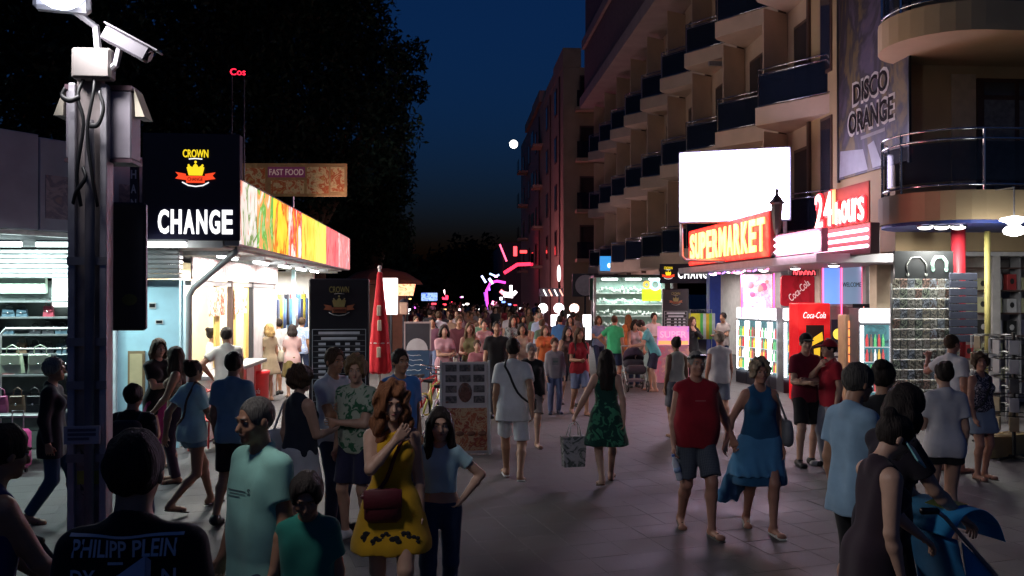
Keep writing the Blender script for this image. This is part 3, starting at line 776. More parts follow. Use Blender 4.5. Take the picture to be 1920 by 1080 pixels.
# ---- ground: one sheet to the horizon, paving slabs laid on it in the near street
GROUND = M_((0.085,0.078,0.078), 0.62, var=0.3, scale=0.8, bump=0.25, bscale=40)
g = MB(); g.add([(-700,-60,0),(700,-60,0),(700,1400,0),(-700,1400,0)], [(0,1,2,3)]); tag(g.build('ground', GROUND), kind='structure')
GROUT = M_((0.10,0.093,0.096), 0.85, var=0.3, scale=9, bump=0.3)
b = MB(); b.box(-9.5, 9.5, 1.0, 46.0, 0.0, 0.0052)
pave = tag(b.build('pavement', GROUT), kind='structure')
def slab_mat():
    m, n, l, b = new_mat('slab')
    oi = n.new('ShaderNodeObjectInfo'); tc = n.new('ShaderNodeTexCoord')
    geo = n.new('ShaderNodeNewGeometry')
    nz = n.new('ShaderNodeTexNoise'); nz.inputs['Scale'].default_value = 1.3; nz.inputs['Detail'].default_value = 6; l.new(geo.outputs['Position'], nz.inputs['Vector'])
    n2 = n.new('ShaderNodeTexNoise'); n2.inputs['Scale'].default_value = 90; n2.inputs['Detail'].default_value = 3; l.new(geo.outputs['Position'], n2.inputs['Vector'])
    rp = ramp(n, [(0.25,(0.046,0.041,0.043)),(0.5,(0.064,0.058,0.060)),(0.8,(0.095,0.086,0.086))], 'LINEAR'); l.new(nz.outputs['Fac'], rp.inputs['Fac'])
    mx = n.new('ShaderNodeMix'); mx.data_type = 'RGBA'; mx.blend_type = 'MULTIPLY'; mx.inputs[0].default_value = 1
    r2 = ramp(n, [(0.0,(0.86,)*3),(1.0,(1.12,)*3)], 'LINEAR'); l.new(oi.outputs['Random'], r2.inputs['Fac'])
    l.new(rp.outputs['Color'], mx.inputs[6]); l.new(r2.outputs['Color'], mx.inputs[7]); l.new(mx.outputs[2], b.inputs['Base Color'])
    rr = ramp(n, [(0.3,(0.55,)*3),(0.75,(0.8,)*3)], 'LINEAR'); l.new(nz.outputs['Fac'], rr.inputs['Fac']); l.new(rr.outputs['Color'], b.inputs['Roughness'])
    bp = n.new('ShaderNodeBump'); bp.inputs['Strength'].default_value = 0.25; bp.inputs['Distance'].default_value = 0.004; l.new(n2.outputs['Fac'], bp.inputs['Height']); l.new(bp.outputs['Normal'], b.inputs['Normal'])
    return m
SLAB = slab_mat()
SW = 0.39; ANG = math.radians(14)
hb = SW/2 - 0.0022
def slab_vf(): return [(-hb,-hb,0.0035),(hb,-hb,0.0035),(hb,hb,0.0035),(-hb,hb,0.0035),(-hb+.0025,-hb+.0025,0.006),(hb-.0025,-hb+.0025,0.006),(hb-.0025,hb-.0025,0.006),(-hb+.0025,hb-.0025,0.006)], [(4,5,6,7),(0,1,5,4),(1,2,6,5),(2,3,7,6),(3,0,4,7)]
sv, sf = slab_vf(); me = bpy.data.meshes.new('paving_slab'); me.from_pydata(sv, [], sf); me.materials.append(SLAB)
rest = MB(); cells = []
ca, sa = math.cos(ANG), math.sin(ANG)
for i in range(-60, 70):
    for j in range(-30, 130):
        x, y = i*SW*ca - j*SW*sa, i*SW*sa + j*SW*ca
        if not (-8.8 < x < 8.8 and 2.0 < y < 44): continue
        u = (x*CA - y*SA); dd = y*CA + x*SA
        seen = dd > 6.6 and abs(u/dd) < 0.62
        cells.append(((0 if seen else 1, dd), x, y))
cells.sort()
rr = random.Random(4)
for k, (q, x, y) in enumerate(cells):
    if k < 300:
        o = link('paving_slab', me, pave, None, (x, y, rr.uniform(-0.0006, 0.0006)), (rr.uniform(-.0012,.0012), rr.uniform(-.0012,.0012), ANG))
    else: rest.add(sv, sf, 0, Tm(x, y, rr.uniform(-0.0006, 0.0006), ANG))
tag(rest.build('paving_slabs', SLAB, pave), kind='stuff')

# ---- moon: full, just risen at the end of the street
b = MB(); b.ball((0,0,0), 1.0, 24)
mo = b.build('moon', E_((1.0,0.98,0.93), 6.0), None, True, at(963, 270, 2600)); mo.scale = (12.5,)*3
tag(mo, 'full white moon low in the blue evening sky over the street', 'moon')

# ---- left shops: fast food canopy, exchange office, bag shop
WHITE = M_((0.62,0.62,0.6), 0.5, var=0.08); CREAM = M_((0.72,0.6,0.36), 0.55, var=0.08); PALEBLUE = M_((0.42,0.68,0.78), 0.5, var=0.06)
METAL = M_((0.42,0.43,0.44), 0.38, 0.8, var=0.15, scale=20); DARK = M_((0.012,0.012,0.02), 0.45, var=0.2); BLACK = M_((0.008,0.008,0.009), 0.4)
CHROME = M_((0.7,0.7,0.72), 0.18, 1.0, var=0.05); BROWNM = M_((0.07,0.035,0.025), 0.5)
XF = -2.96                      # canopy edge along the street
shop = thing('fast_food_shop', 'white fast food shop under a canopy with lit food pictures, left of the street', 'shop', (0,0,0))
b = MB(); b.box(-9.0, XF-0.28, 12.3, 25.6, 3.05, 3.2); b.build('roof', M_((0.2,0.2,0.21), 0.8), shop)
b = MB(); b.box(-4.4, XF-0.24, 12.26, 25.4, 2.94, 3.045); soff = b.build('canopy_soffit', M_((0.55,0.54,0.52), 0.5, var=0.25, scale=3), shop)
for k in range(7):              # ribs under the canopy
    y = 13.2+k*1.9; b = MB(); b.box(-4.3, XF-0.26, y-0.03, y+0.03, 2.87, 2.937); b.build('canopy_rib', METAL, shop)
# walls
b = MB(); b.box(-5.6,-5.45, 13.2, 25.4, 0.012, 2.93); b.build('back_wall', CREAM, shop)
b = MB(); b.box(-5.45,-3.95, 25.0, 25.2, 0.012, 2.93); b.build('end_wall', WHITE, shop)
b = MB(); b.box(-5.45,-4.0, 13.12, 13.25, 0.012, 2.5); b.build('side_wall', PALEBLUE, shop)
for y, m in ((15.75, BROWNM), (17.35, DARK), (19.6, WHITE), (22.0, PALEBLUE)):
    b = MB(); b.box(-4.02,-3.93, y-0.045, y+0.045, 0.012, 2.93); b.build('post', m, shop)
b = MB(); b.box(-4.0,-3.96, 17.4, 19.55, 0.012, 2.93); b.build('white_panel', M_((0.75,0.75,0.75),0.4), shop)
b = MB(); b.box(-4.02,-3.94, 13.3, 19.6, 2.42, 2.5); b.build('shelf_rail', METAL, shop)
# yellow columns of the opening
for y in (14.85, 15.95, 16.95):
    b = MB(); b.box(-3.99,-3.955, y-0.13, y+0.13, 1.05, 2.42); b.build('yellow_pillar', M_((0.8,0.58,0.16), 0.5), shop)
# drain pipe that bends from the canopy to the wall
b = MB(); b.tube([(-3.05,12.5,2.93),(-3.12,12.52,2.86),(-3.80,12.95,2.38),(-3.88,13.0,2.25),(-3.88,13.0,0.02)], 0.045, 10); b.build('drain_pipe', M_((0.5,0.5,0.5),0.4,0.3), shop, True)
# counter and floor tiles inside
b = MB(); b.bev(-4.0,-3.62, 13.5, 17.2, 0.95, 1.02, 0.01); b.build('counter_top', METAL, shop)
for k in range(6):
    b = MB(); b.box(-3.9,-3.72, 13.55+k*0.6, 14.11+k*0.6, 0.02, 0.945); b.build('counter_panel', M_((0.55,0.08,0.06) if k%2 else (0.7,0.65,0.6), 0.4), shop)
# under-canopy valance: printed white-pink strip
b = MB(); b.box(-3.93,-3.90, 13.25, 19.6, 2.52, 2.86); b.build('valance', PRINT([(0.75,0.62,0.62),(0.6,0.4,0.42),(0.8,0.72,0.72),(0.4,0.25,0.28)], 5, seed=3), shop)
# fluorescent tubes under the canopy
TUBE = E_((0.96,1.0,0.98), 22.0)
for k, (x, y) in enumerate(((-3.55,13.9),(-3.55,16.3),(-3.55,18.6),(-3.55,20.6),(-3.55,22.6),(-4.9,15.0),(-4.9,18.0),(-4.9,21.0),(-4.9,23.5))):
    t = thing('ceiling_tube_lamp', f'{"bright white tube lamp under the canopy edge" if x > -4 else "bright tube lamp inside the fast food shop"}, {ORD[k] if x > -4 else ORD[k-5]} from the near end', 'lamp', (x, y, 2.90 if x > -4 else 2.86), 0, 'tube lamps of the fast food shop')
    b = MB(); b.box(-0.05,0.05,-0.62,0.62,-0.005,0.03); b.build('housing', WHITE, t)
    b = MB(); b.tube([(0,-0.58,-0.035),(0,0.58,-0.035)], 0.02, 8); b.build('tube', TUBE, t, True)
    area(t, (0,0,-0.06), (0,0,0), 0.06, 1.15, 95 if x > -4 else 130, (1.0,0.96,0.88))
# food picture light boxes along the canopy edge: every panel its own
FOOD = [((0.55,0.5,0.45),(0.12,0.2,0.05),(0.75,0.72,0.65),(0.6,0.18,0.12),(0.1,0.3,0.06)), ((0.9,0.85,0.7),(0.1,0.35,0.05),(0.8,0.3,0.1),(0.95,0.9,0.8)),
        ((0.85,0.45,0.02),(0.95,0.65,0.05),(0.5,0.12,0.01),(0.95,0.75,0.2)), ((0.9,0.6,0.05),(0.7,0.04,0.03),(0.9,0.85,0.75),(0.75,0.08,0.04)),
        ((0.9,0.42,0.03),(0.95,0.7,0.1),(0.7,0.2,0.02)), ((0.35,0.55,0.05),(0.7,0.75,0.15),(0.2,0.4,0.05)), ((0.6,0.05,0.06),(0.85,0.2,0.2),(0.35,0.02,0.05)), ((0.8,0.7,0.68),(0.6,0.2,0.2),(0.4,0.35,0.4))]
ys = [12.26, 13.35, 14.55, 15.9, 17.3, 18.9, 20.6, 22.8, 25.4]
for k in range(8):
    b = MB(); b.box(XF-0.22, XF-0.015, ys[k]+0.012, ys[k+1]-0.012, 2.97, 3.93); f = b.build('light_box', M_((0.25,0.25,0.26),0.4,0.5), shop)
    b = MB(); b.box(XF-0.012, XF, ys[k]+0.03, ys[k+1]-0.03, 3.0, 3.9); b.build('food_picture', PRINT(FOOD[k], 2.1, 1.35, seed=k*1.3+0.4, dist=1.1, stretch=(1,1,0.6)), f)
area(shop, (XF+0.03, 18.8, 3.45), (0, math.radians(-90), 0), 0.9, 13.0, 300, (1.0,0.84,0.82))
# posters on the opening
for y0, y1 in ((14.2, 15.15), (15.85, 16.75)):
    b = MB(); b.box(-3.925,-3.915, y0, y1, 1.92, 2.40); b.build('poster', PRINT([(0.8,0.6,0.4),(0.6,0.1,0.03),(0.85,0.8,0.7),(0.5,0.12,0.04)], 5, 0.0, seed=y0), shop)
# clothing hung in the far bay
CL = [(0.05,0.12,0.45),(0.02,0.03,0.08),(0.6,0.55,0.05),(0.08,0.2,0.5),(0.02,0.02,0.03),(0.1,0.3,0.6),(0.4,0.04,0.06),(0.5,0.5,0.55)]
CLN = ['blue','navy','yellow','mid blue','black','light blue','red','pale grey']
for k in range(12):
    y = 19.9 + 0.4*k; z = 2.2 if k % 2 else 2.32; c = k % 8
    t = thing('hanging_garment', f'{CLN[c]} garment hanging in the fast food side arcade, {ORD[k]} along the rail', 'garment', (-4.05, y, z), 0, 'garments hung along the left arcade')
    b = MB(); b.prism([(-0.03,-0.20),(0.03,-0.20),(0.045,0.0),(0.03,0.20),(-0.03,0.20),(-0.045,0)], -0.75-0.05*(k%3), -0.04); b.build('cloth', cloth(CL[c]), t, True)
    b = MB(); b.tube([(0,0,0.06),(0,0.02,0.03),(0,0,0.0)], 0.006, 5); b.tube([(0,-0.19,-0.05),(0,0,0.0),(0,0.19,-0.05)], 0.007, 5); b.build('hanger', METAL, t)

# CHANGE sign box with the crown emblem
def crown_logo(parent, loc, sc_, rz, lit=True, dim=1.0):
    R = Matrix.Rotation(rz, 3, 'Z'); L = Vector(loc)
    at_ = lambda x, z, y=0.0: L + R @ Vector((x*sc_, y, z*sc_))
    if lit: Y_, W_, Rd = E_((1.0,0.72,0.02), 1.1), E_((1,1,1), 1.2), E_((1.0,0.07,0.02), 1.1)
    else: Y_, W_, Rd = M_((0.35*dim,0.30*dim,0.1*dim),0.5), M_((0.45*dim,)*3,0.5), M_((0.4*dim,0.12*dim,0.05*dim),0.5)
    lettering('crown_word', 'CROWN', 0.42*sc_, 0.135*sc_, parent, Y_, at_(0,0.30), rz, 0.006, 0.01)
    b = MB(); b.tube([at_(-0.11,0.205), at_(0,0.215), at_(0.11,0.205)], 0.009*sc_, 6); b.build('arc_line', W_, parent, True); b = MB(); b.tube([at_(-0.22,-0.19), at_(-0.12,-0.245), at_(0,-0.262), at_(0.12,-0.245), at_(0.22,-0.19)], 0.010*sc_, 6); b.build('arc_line', W_, parent, True)
    b = MB(); poly = [(-0.11,-0.075),(0.11,-0.075),(0.125,-0.02),(0.145,0.06),(0.10,0.095),(0.05,0.06),(0.03,0.10),(0,0.13),(-0.03,0.10),(-0.05,0.06),(-0.10,0.095),(-0.145,0.06),(-0.125,-0.02)]
    MM = Matrix.Translation(L) @ Matrix.Rotation(rz, 4, 'Z') @ Matrix.Rotation(math.pi/2, 4, 'X')
    b.prism([(x*sc_, z*sc_) for x, z in poly], 0.0, 0.01, 0, MM); b.ball(at_(0,0.155), 0.022*sc_, 8); b.ball(at_(-0.115,0.10), 0.018*sc_, 8); b.ball(at_(0.115,0.10), 0.018*sc_, 8)
    b.build('crown', Y_, parent)
    b = MB(); b.prism([(x*sc_, z*sc_) for x, z in [(-0.15,-0.20),(0.15,-0.20),(0.155,-0.085),(-0.155,-0.085)]], 0.0, 0.012, 0, MM)
    for q in (-1, 1):
        pl = [(q*0.16,-0.155),(q*0.33,-0.13),(q*0.28,-0.075),(q*0.33,-0.02),(q*0.16,-0.05)]
        b.prism([(x*sc_, z*sc_) for x, z in (pl if q > 0 else pl[::-1])], 0.0, 0.008, 0, MM)
    b.build('ribbon', Rd, parent)
    lettering('ribbon_word', 'CHANGE', 0.25*sc_, 0.06*sc_, parent, M_((0.05,0.005,0.003),0.5), at_(0,-0.142,0) + R @ Vector((0,-0.02,0)), rz, 0.004, 0.005)
sg = thing('exchange_sign', 'black exchange office sign with lit crown emblem and white CHANGE letters', 'sign', (-3.62, 12.22, 3.04), 0.03)
b = MB(); b.bev(-0.66,0.66, 0.0,0.2, 0,1.50, 0.01); b.build('box', M_((0.006,0.006,0.022),0.35,var=0.2), sg)
letters('CHANGE', 1.04, 0.34, sg, E_((1,1,1), 1.6), (0.06,-0.012,0.26), 0, 0.012, 0.03)
crown_logo(sg, (0.06,-0.012,0.97), 0.82, 0)
sv_ = thing('vertical_sign', 'narrow dark vertical sign with CHANGE in pale letters beside the exchange sign', 'sign', (-4.36, 12.1, 3.0), 0.05)
b = MB(); b.box(-0.05,0.05,0,0.08,0,1.25); b.build('board', M_((0.01,0.01,0.03),0.4), sv_)
for k, c in enumerate('CHANGE'): lettering('letter', c, 0.07, 0.12, sv_, M_((0.4,0.4,0.5),0.5), (0,-0.006,1.14-k*0.2), 0, 0.004, 0.02)
# tube lamp below the sign
t = thing('tube_lamp', 'glaring white tube lamp right below the CHANGE sign', 'lamp', (-3.95, 12.0, 2.98), 0.03)
b = MB(); b.box(-0.34,0.34,-0.02,0.05,0.02,0.06); b.build('housing', WHITE, t); b = MB(); b.tube([(-0.32,0,-0.01),(0.32,0,-0.01)], 0.038, 10); b.build('tube', E_((0.93,0.98,1.0), 14.0), t, True)
area(t, (0,-0.05,-0.06), (math.radians(-25),0,0), 0.6, 0.08, 42, (0.9,0.97,1.0))
# roller shutter box above the bag shop and pale blue wall
sb = thing('exchange_office', 'pale blue exchange office wall with white door frame and roller shutter box', 'shop', (0,0,0))
for k in range(6): b = MB(); b.bev(-7.6,-3.95, 12.75, 12.95, 2.52+k*0.07, 2.584+k*0.07, 0.012); b.build('shutter_slat', M_((0.42,0.43,0.44),0.4,0.5,var=0.1), sb)
b = MB(); b.box(-4.95,-4.02, 12.98, 13.1, 0.012, 2.5); b.build('wall', PALEBLUE, sb)
b = MB(); b.box(-5.05,-4.96, 12.9, 13.1, 0.012, 2.5); b.box(-4.95,-4.9, 12.9,12.975,0.012,2.5); b.build('door_frame', M_((0.6,0.66,0.7),0.4), sb)
b = MB(); b.box(-4.74,-4.50, 12.94, 12.975, 0.75, 1.45); wf = b.build('window_frame', M_((0.22,0.15,0.08),0.6), sb); b = MB(); b.box(-4.71,-4.53,12.93,12.938,0.79,1.41); b.build('window_pane', M_((0.5,0.42,0.25),0.3), wf)
for x, z, w, hh in ((-4.40,2.12,0.10,0.09),(-4.30,1.88,0.11,0.06)): b = MB(); b.box(x-w/2,x+w/2,12.965,12.975,z-hh/2,z+hh/2); nt = b.build('notice', WHITE, sb); b = MB(); b.box(x-w*0.4,x+w*0.4,12.96,12.964,z-hh*0.3,z+hh*0.3); b.build('notice_print', BLACK, nt)
b = MB(); b.box(-9.5,-3.0, 12.5, 13.0, 2.96, 3.06); b.build('eave', M_((0.3,0.3,0.31),0.6), sb)

# pale awning wall with pictures over the bag shop
p0, p1 = gnd(-60, 10.3), gnd(268, 12.4); dv = p1-p0; aw = thing('awning_fascia', 'pale lilac awning fascia with faint food prints over the bag shop', 'awning', p0, math.atan2(dv.y, dv.x)); Lw = dv.length
cuts = [0, 0.36, 0.56, 0.80, 1.0]
for k in range(4):
    b = MB(); x0, x1 = Lw*cuts[k]+0.008, Lw*cuts[k+1]-0.008; tz = 4.36-0.03*k
    b.bev(x0, x1, 0, 0.06, 3.12, tz, 0.01); pn = b.build('panel', M_((0.36,0.35,0.44),0.6,var=0.15,scale=2), aw)
    if k: b = MB(); b.box(x0+0.08, x1-0.05, -0.006, -0.002, 3.28, 3.85); b.build('food_print', PRINT([(0.35,0.33,0.42),(0.4,0.3,0.34),(0.22,0.18,0.24),(0.36,0.24,0.25)], 4, seed=k), pn)
b = MB(); b.box(0, Lw, 0.07, 0.2, 3.05, 3.11); b.build('gutter', METAL, aw)

# ---- bag shop: shelves with bags, lit window
bs = thing('bag_shop', 'open bag shop with dark slatted back wall and shelves, far left', 'shop', (0,0,0))
for k in range(9): b = MB(); b.box(-8.2,-5.07, 13.0, 13.05, 0.02+k*0.275, 0.285+k*0.275); b.build('wall_board', M_((0.07,0.085,0.08),0.7,var=0.25), bs)
for z in (1.12, 1.42, 1.70, 1.95, 2.18): b = MB(); b.box(-8.0,-5.2,12.72,12.99,z-0.012,z+0.012); b.build('shelf', METAL, bs)
b = MB(); b.box(-5.80,-5.28,12.9,12.99,2.10,2.66); b.build('lit_panel', E_((0.9,1.0,0.97), 2.2), bs)
b = MB(); b.box(-6.6,-5.9,12.9,12.98,2.30,2.70); b.build('display_window', M_((0.5,0.62,0.5),0.4), bs)
for k, x in enumerate((-6.15,-5.35,-7.2)):
    t = thing('shop_tube_lamp', ['cool white tube lamp over the lit window of the bag shop','cool white tube lamp at the pole end of the bag shop','cool white tube lamp at the far left picture edge'][k], 'lamp', (x, 12.1, 2.98), 0)
    b = MB(); b.box(-0.3,0.3,-0.03,0.03,0.02,0.05); b.build('housing', WHITE, t); b = MB(); b.tube([(-0.3,0,-0.01),(0.3,0,-0.01)],0.035,8); b.build('tube', E_((0.78,1.0,0.97), 14.0 if k != 1 else 5.0), t, True)
    area(t, (0,0,-0.07), (math.radians(10),0,0), 0.6, 0.08, 62 if k != 1 else 24, (0.75,1.0,0.96))
BC = [((0.02,0.02,0.025),'black'),((0.55,0.6,0.5),'pale cream'),((0.25,0.03,0.05),'dark red'),((0.05,0.09,0.12),'navy'),((0.4,0.08,0.2),'pink'),((0.1,0.3,0.4),'turquoise'),((0.16,0.1,0.06),'brown'),((0.3,0.3,0.3),'grey')]
rb = random.Random(11)
def handbag(x, y, z, w, hh, c, cn, where, stand=True):
    t = thing('handbag', f'{cn} handbag {where}', 'handbag', (x, y, z), rb.uniform(-.15,.15), 'bags on show in the bag shop')
    b = MB(); dd = w*0.32
    b.add([(-w/2,-dd/2,0),(w/2,-dd/2,0),(w/2,dd/2,0),(-w/2,dd/2,0),(-w*0.42,-dd*0.3,hh),(w*0.42,-dd*0.3,hh),(w*0.42,dd*0.3,hh),(-w*0.42,dd*0.3,hh)],[(0,3,2,1),(4,5,6,7),(0,1,5,4),(1,2,6,5),(2,3,7,6),(3,0,4,7)])
    b.build('bag_body', M_(c,0.45,bump=0.15), t)
    b = MB(); b.bev(-w*0.45,w*0.45,-dd*0.5-0.012,-dd*0.3,hh*0.45,hh*1.01,0.01); b.build('flap', M_(tuple(v*0.8 for v in c),0.4), t)
    b = MB(); b.tube([(-w*0.28,0,hh*0.98),(-w*0.24,0,hh*1.35),(0,0,hh*1.5),(w*0.24,0,hh*1.35),(w*0.28,0,hh*0.98)],0.009,6); b.build('handle', M_(tuple(v*0.6 for v in c),0.5), t, True)
    b = MB(); b.ball((0,-dd*0.5-0.015,hh*0.5),0.018,8); b.build('clasp', CHROME, t, True)
SHN = ['lowest','second lowest','middle','second highest']
for r, z in enumerate((1.132,1.432,1.712,1.962)):
    n_ = 0
    for x in np.arange(-6.75,-5.2,0.185):
        if rb.random() < 0.08: continue
        c, cn = rb.choice(BC+BC[:1]*6+BC[3:4]*3)
        handbag(float(x), 12.85, z, rb.uniform(0.14,0.18), rb.uniform(0.10,0.16), c, cn, f'{ORD[n_]} from the left on the {SHN[r]} shelf of the bag shop'); n_ += 1
# rail with hanging bags in front, and the low table
t = thing('display_rail', 'white tubular rail hung with cream and navy bags in the bag shop', 'rack', (-5.6,12.3,0.01))
b = MB(); b.tube([(-0.62,0,0),(-0.62,0,1.72),(-0.55,0,1.80),(0.5,0,1.80),(0.55,0,1.72),(0.55,0,0)],0.02,8); b.build('frame', WHITE, t, True)
b = MB(); b.tube([(-0.6,0,1.52),(0.54,0,1.52)],0.012,6); b.build('crossbar', WHITE, t, True)
for k, (x, c, cn) in enumerate(((-0.42,(0.6,0.66,0.5),'cream'),(-0.05,(0.6,0.66,0.52),'cream'),(0.32,(0.02,0.05,0.07),'navy'))):
    handbag(-5.6+x, 12.22, 1.20, 0.30, 0.26, c, cn, f'hanging {ORD[k]} from the left on the white tubular rail')
tb = thing('display_table', 'low steel table crowded with bags in front of the bag shop', 'table', (-5.9,11.9,0.01))
b = MB(); b.bev(-0.9,0.7,-0.3,0.3,0.66,0.70,0.01); b.build('table_top', METAL, tb)
for x in (-0.85,0.65):
    for y in (-0.26,0.26): b = MB(); b.tube([(x,y,0),(x,y,0.66)],0.016,6); b.build('leg', METAL, tb)
for k in range(7):
    c, cn = BC[[0,3,0,4,6,0,3][k]]; handbag(-6.65+k*0.22, 11.85, 0.712, 0.2, 0.22, c, cn, f'{ORD[k]} from the left on the low steel table')
for k in range(4):                       # suitcases on the floor
    c, cn = [((0.5,0.05,0.22),'bright pink'),((0.02,0.03,0.05),'black'),((0.35,0.03,0.12),'crimson'),((0.2,0.2,0.22),'grey')][k]
    t = thing('suitcase', f'{cn} wheeled suitcase on the pavement in front of the bag shop', 'suitcase', (-5.55-0.42*k, 11.35+0.05*k, 0.012), 0.1*k)
    b = MB(); b.bev(-0.17,0.17,-0.1,0.1,0.05,0.55,0.04); b.build('shell', M_(c,0.35), t, True)
    for q in range(4): b = MB(); b.box(-0.13+q*0.075,-0.095+q*0.075,-0.106,-0.1,0.1,0.5); b.build('rib', M_(c,0.3), t)
    for x in (-0.13,0.13): b = MB(); b.tube([(x-0.012,0,0.027),(x+0.012,0,0.027)],0.027,10); b.build('wheel', BLACK, t)
    b = MB(); b.tube([(-0.07,0.06,0.54),(-0.07,0.06,0.78),(0.07,0.06,0.78),(0.07,0.06,0.54)],0.01,6); b.build('handle', METAL, t)

# ---- fast food banner on the roof
fb = thing('banner', 'dim fast food banner on the shop roof in front of the dark trees', 'banner', at(552, 368, 18), -YAW*0 - 0.06)
b = MB(); b.bev(-1.10,1.10,0,0.05,0,0.70,0.01); b.build('panel', PRINT([(0.42,0.24,0.10),(0.35,0.18,0.08),(0.5,0.3,0.12)], 2, 0.10, seed=2), fb)  # faint glow in the banner's materials stands in for light from nearby signs
b = MB(); b.box(-0.56,0.22,-0.008,-0.002,0.40,0.62); b.build('name_plate', E_((0.10,0.02,0.05),0.5), fb); lettering('lettering','FAST FOOD',0.72,0.13,fb,E_((0.5,0.35,0.30),0.35),(-0.17,-0.014,0.51),0,0.004,0.01)
for x0, x1, z0, z1, s_ in ((0.26,0.72,0.06,0.62,1),(0.76,1.05,0.1,0.62,2),(-1.05,-0.62,0.08,0.6,3),(-0.5,0.2,0.06,0.34,4)):
    b = MB(); b.box(x0,x1,-0.009,-0.003,z0,z1); b.build('food_picture', PRINT([(0.5,0.28,0.1),(0.42,0.08,0.03),(0.6,0.4,0.2),(0.25,0.15,0.06)],6,0.13,seed=s_+0.7), fb)
for x in (-0.9,-0.05): b = MB(); b.tube([(x,0.08,-1.15),(x,0.08,0.65)],0.025,6); b.build('pole', METAL, fb)
# small red neon lettering shining between the leaves
t = thing('neon_sign', 'small red neon sign glowing between the dark leaves, top left', 'sign', at(445,134,17)); lettering('tube_letters','Cos',0.30,0.13,t,E_((1,0.02,0.06),2.2),(0,0,0),0,0.01,0.0)

for x in (-0.12,0.12): b = MB(); b.tube([(x,0.03,-3.52),(x,0.03,0.05)],0.015,6); b.build('stand_rod', DARK, t)
t = None

# ---- trees behind the left shops
def leaf_mat(c):
    m, n, l, b = new_mat('leaf'); geo = n.new('ShaderNodeNewGeometry')
    rp = ramp(n, [(0.0,tuple(v*0.6 for v in c)),(1.0,tuple(v*1.3 for v in c))],'LINEAR'); l.new(geo.outputs['Random Per Island'], rp.inputs['Fac']); l.new(rp.outputs['Color'], b.inputs['Base Color'])
    b.inputs['Roughness'].default_value = 0.95; b.inputs['Specular IOR Level'].default_value = 0.05; return m
LEAF = leaf_mat((0.010,0.024,0.018)); BARK = M_((0.06,0.045,0.032),0.9,var=0.3,scale=12,bump=0.6,bscale=30)
def tree(label, base, hgt, blobs, n, ls, seed):
    r_ = np.random.RandomState(seed); t = thing('tree', label, 'tree', base, 0, 'dark trees behind the left shops')
    b = MB(); b.tube([(0,0,0),(0.1,0.05,hgt*0.3),(0.0,0.1,hgt*0.6)],[0.32,0.25,0.16],10); b.build('trunk', BARK, t, True)
    b = MB()
    for (cx,cy,cz,rx,ry,rz_) in blobs: b.tube([(0.03,0.08,hgt*0.45),(cx*0.5,cy*0.5,(hgt*0.5+cz)*0.5+0.3),(cx,cy,cz)],[0.14,0.09,0.03],7)
    b.build('limbs', BARK, t, True)
    vol = np.array([q[3]*q[4]*q[5] for q in blobs])**0.67; cnt = (n*vol/vol.sum()).astype(int); P = []
    for q, c in zip(blobs, cnt):
        d = r_.normal(size=(c,3)); d /= np.linalg.norm(d,axis=1)[:,None]; rad = r_.uniform(0.25,1.0,c)**0.5
        lump = 1 + 0.22*np.sin(d[:,0]*5+seed)*np.sin(d[:,1]*6+1)+0.16*np.sin(d[:,2]*9+seed*2)*np.cos(d[:,0]*8)
        P.append(np.array(q[:3]) + d*(rad*lump)[:,None]*np.array(q[3:]))
    P = np.concatenate(P); N = len(P)
    u = r_.normal(size=(N,3)); u /= np.linalg.norm(u,axis=1)[:,None]; w = r_.normal(size=(N,3)); w -= u*(u*w).sum(1)[:,None]; w /= np.linalg.norm(w,axis=1)[:,None]
    L = (ls*r_.uniform(0.6,1.3,N))[:,None]; W = L*0.42
    V = np.stack([P-u*L, P+w*W, P+u*L, P-w*W],1).reshape(-1,3)
    me = bpy.data.meshes.new('crown'); me.vertices.add(4*N); me.vertices.foreach_set('co', V.astype(np.float32).ravel())
    me.loops.add(4*N); me.loops.foreach_set('vertex_index', np.arange(4*N,dtype=np.int32)); me.polygons.add(N); me.polygons.foreach_set('loop_start', np.arange(0,4*N,4,dtype=np.int32)); me.update(calc_edges=True)
    link('crown', me, t, LEAF); return t
def blob(px, py, d, r, base, sy=1.0, sz=1.0):
    p = at(px, py, d); return (p.x-base[0], p.y-base[1], p.z, r, r*sy, r*sz)
bA = gnd(590, 27); bB = gnd(330, 24); bC = gnd(700, 33); bD = gnd(60, 22); bE = gnd(690, 44)
tree('tall dark tree behind the food picture canopy, its crown reaching the sky gap', bA, 9, [blob(580,120,27,2.9,bA),blob(640,30,27,1.7,bA),blob(695,150,28,1.45,bA),blob(765,105,28,0.75,bA,1,.8),blob(775,170,28,0.55,bA,1,.9),blob(660,240,27,2.1,bA),blob(725,230,28,0.85,bA),blob(600,-90,27,2.4,bA),blob(520,20,26,3,bA),blob(560,330,27,2.2,bA,1,.8)], 40000, 0.11, 1)
tree('dark tree right behind the exchange sign', bB, 8, [blob(330,60,24,3.4,bB),blob(430,-60,24,3.0,bB),blob(420,200,24,2.6,bB),blob(260,180,23,2.6,bB),blob(480,280,25,2.0,bB),blob(300,300,24,1.8,bB)], 26000, 0.12, 2)
tree('dark lower tree beside the end of the food picture canopy', bC, 6, [blob(690,330,33,1.6,bC),blob(735,355,33,0.85,bC),blob(700,420,33,1.4,bC),blob(650,420,33,1.7,bC),blob(742,440,33,0.6,bC),blob(740,300,33,0.7,bC)], 14000, 0.11, 3)
tree('dark tree at the top left behind the lamp pole', bD, 8, [blob(60,60,22,3.2,bD),blob(180,0,22,3,bD),blob(40,-90,22,3,bD),blob(150,150,22,2.5,bD),blob(200,220,23,1.8,bD),blob(0,190,22,2.0,bD)], 20000, 0.13, 4)
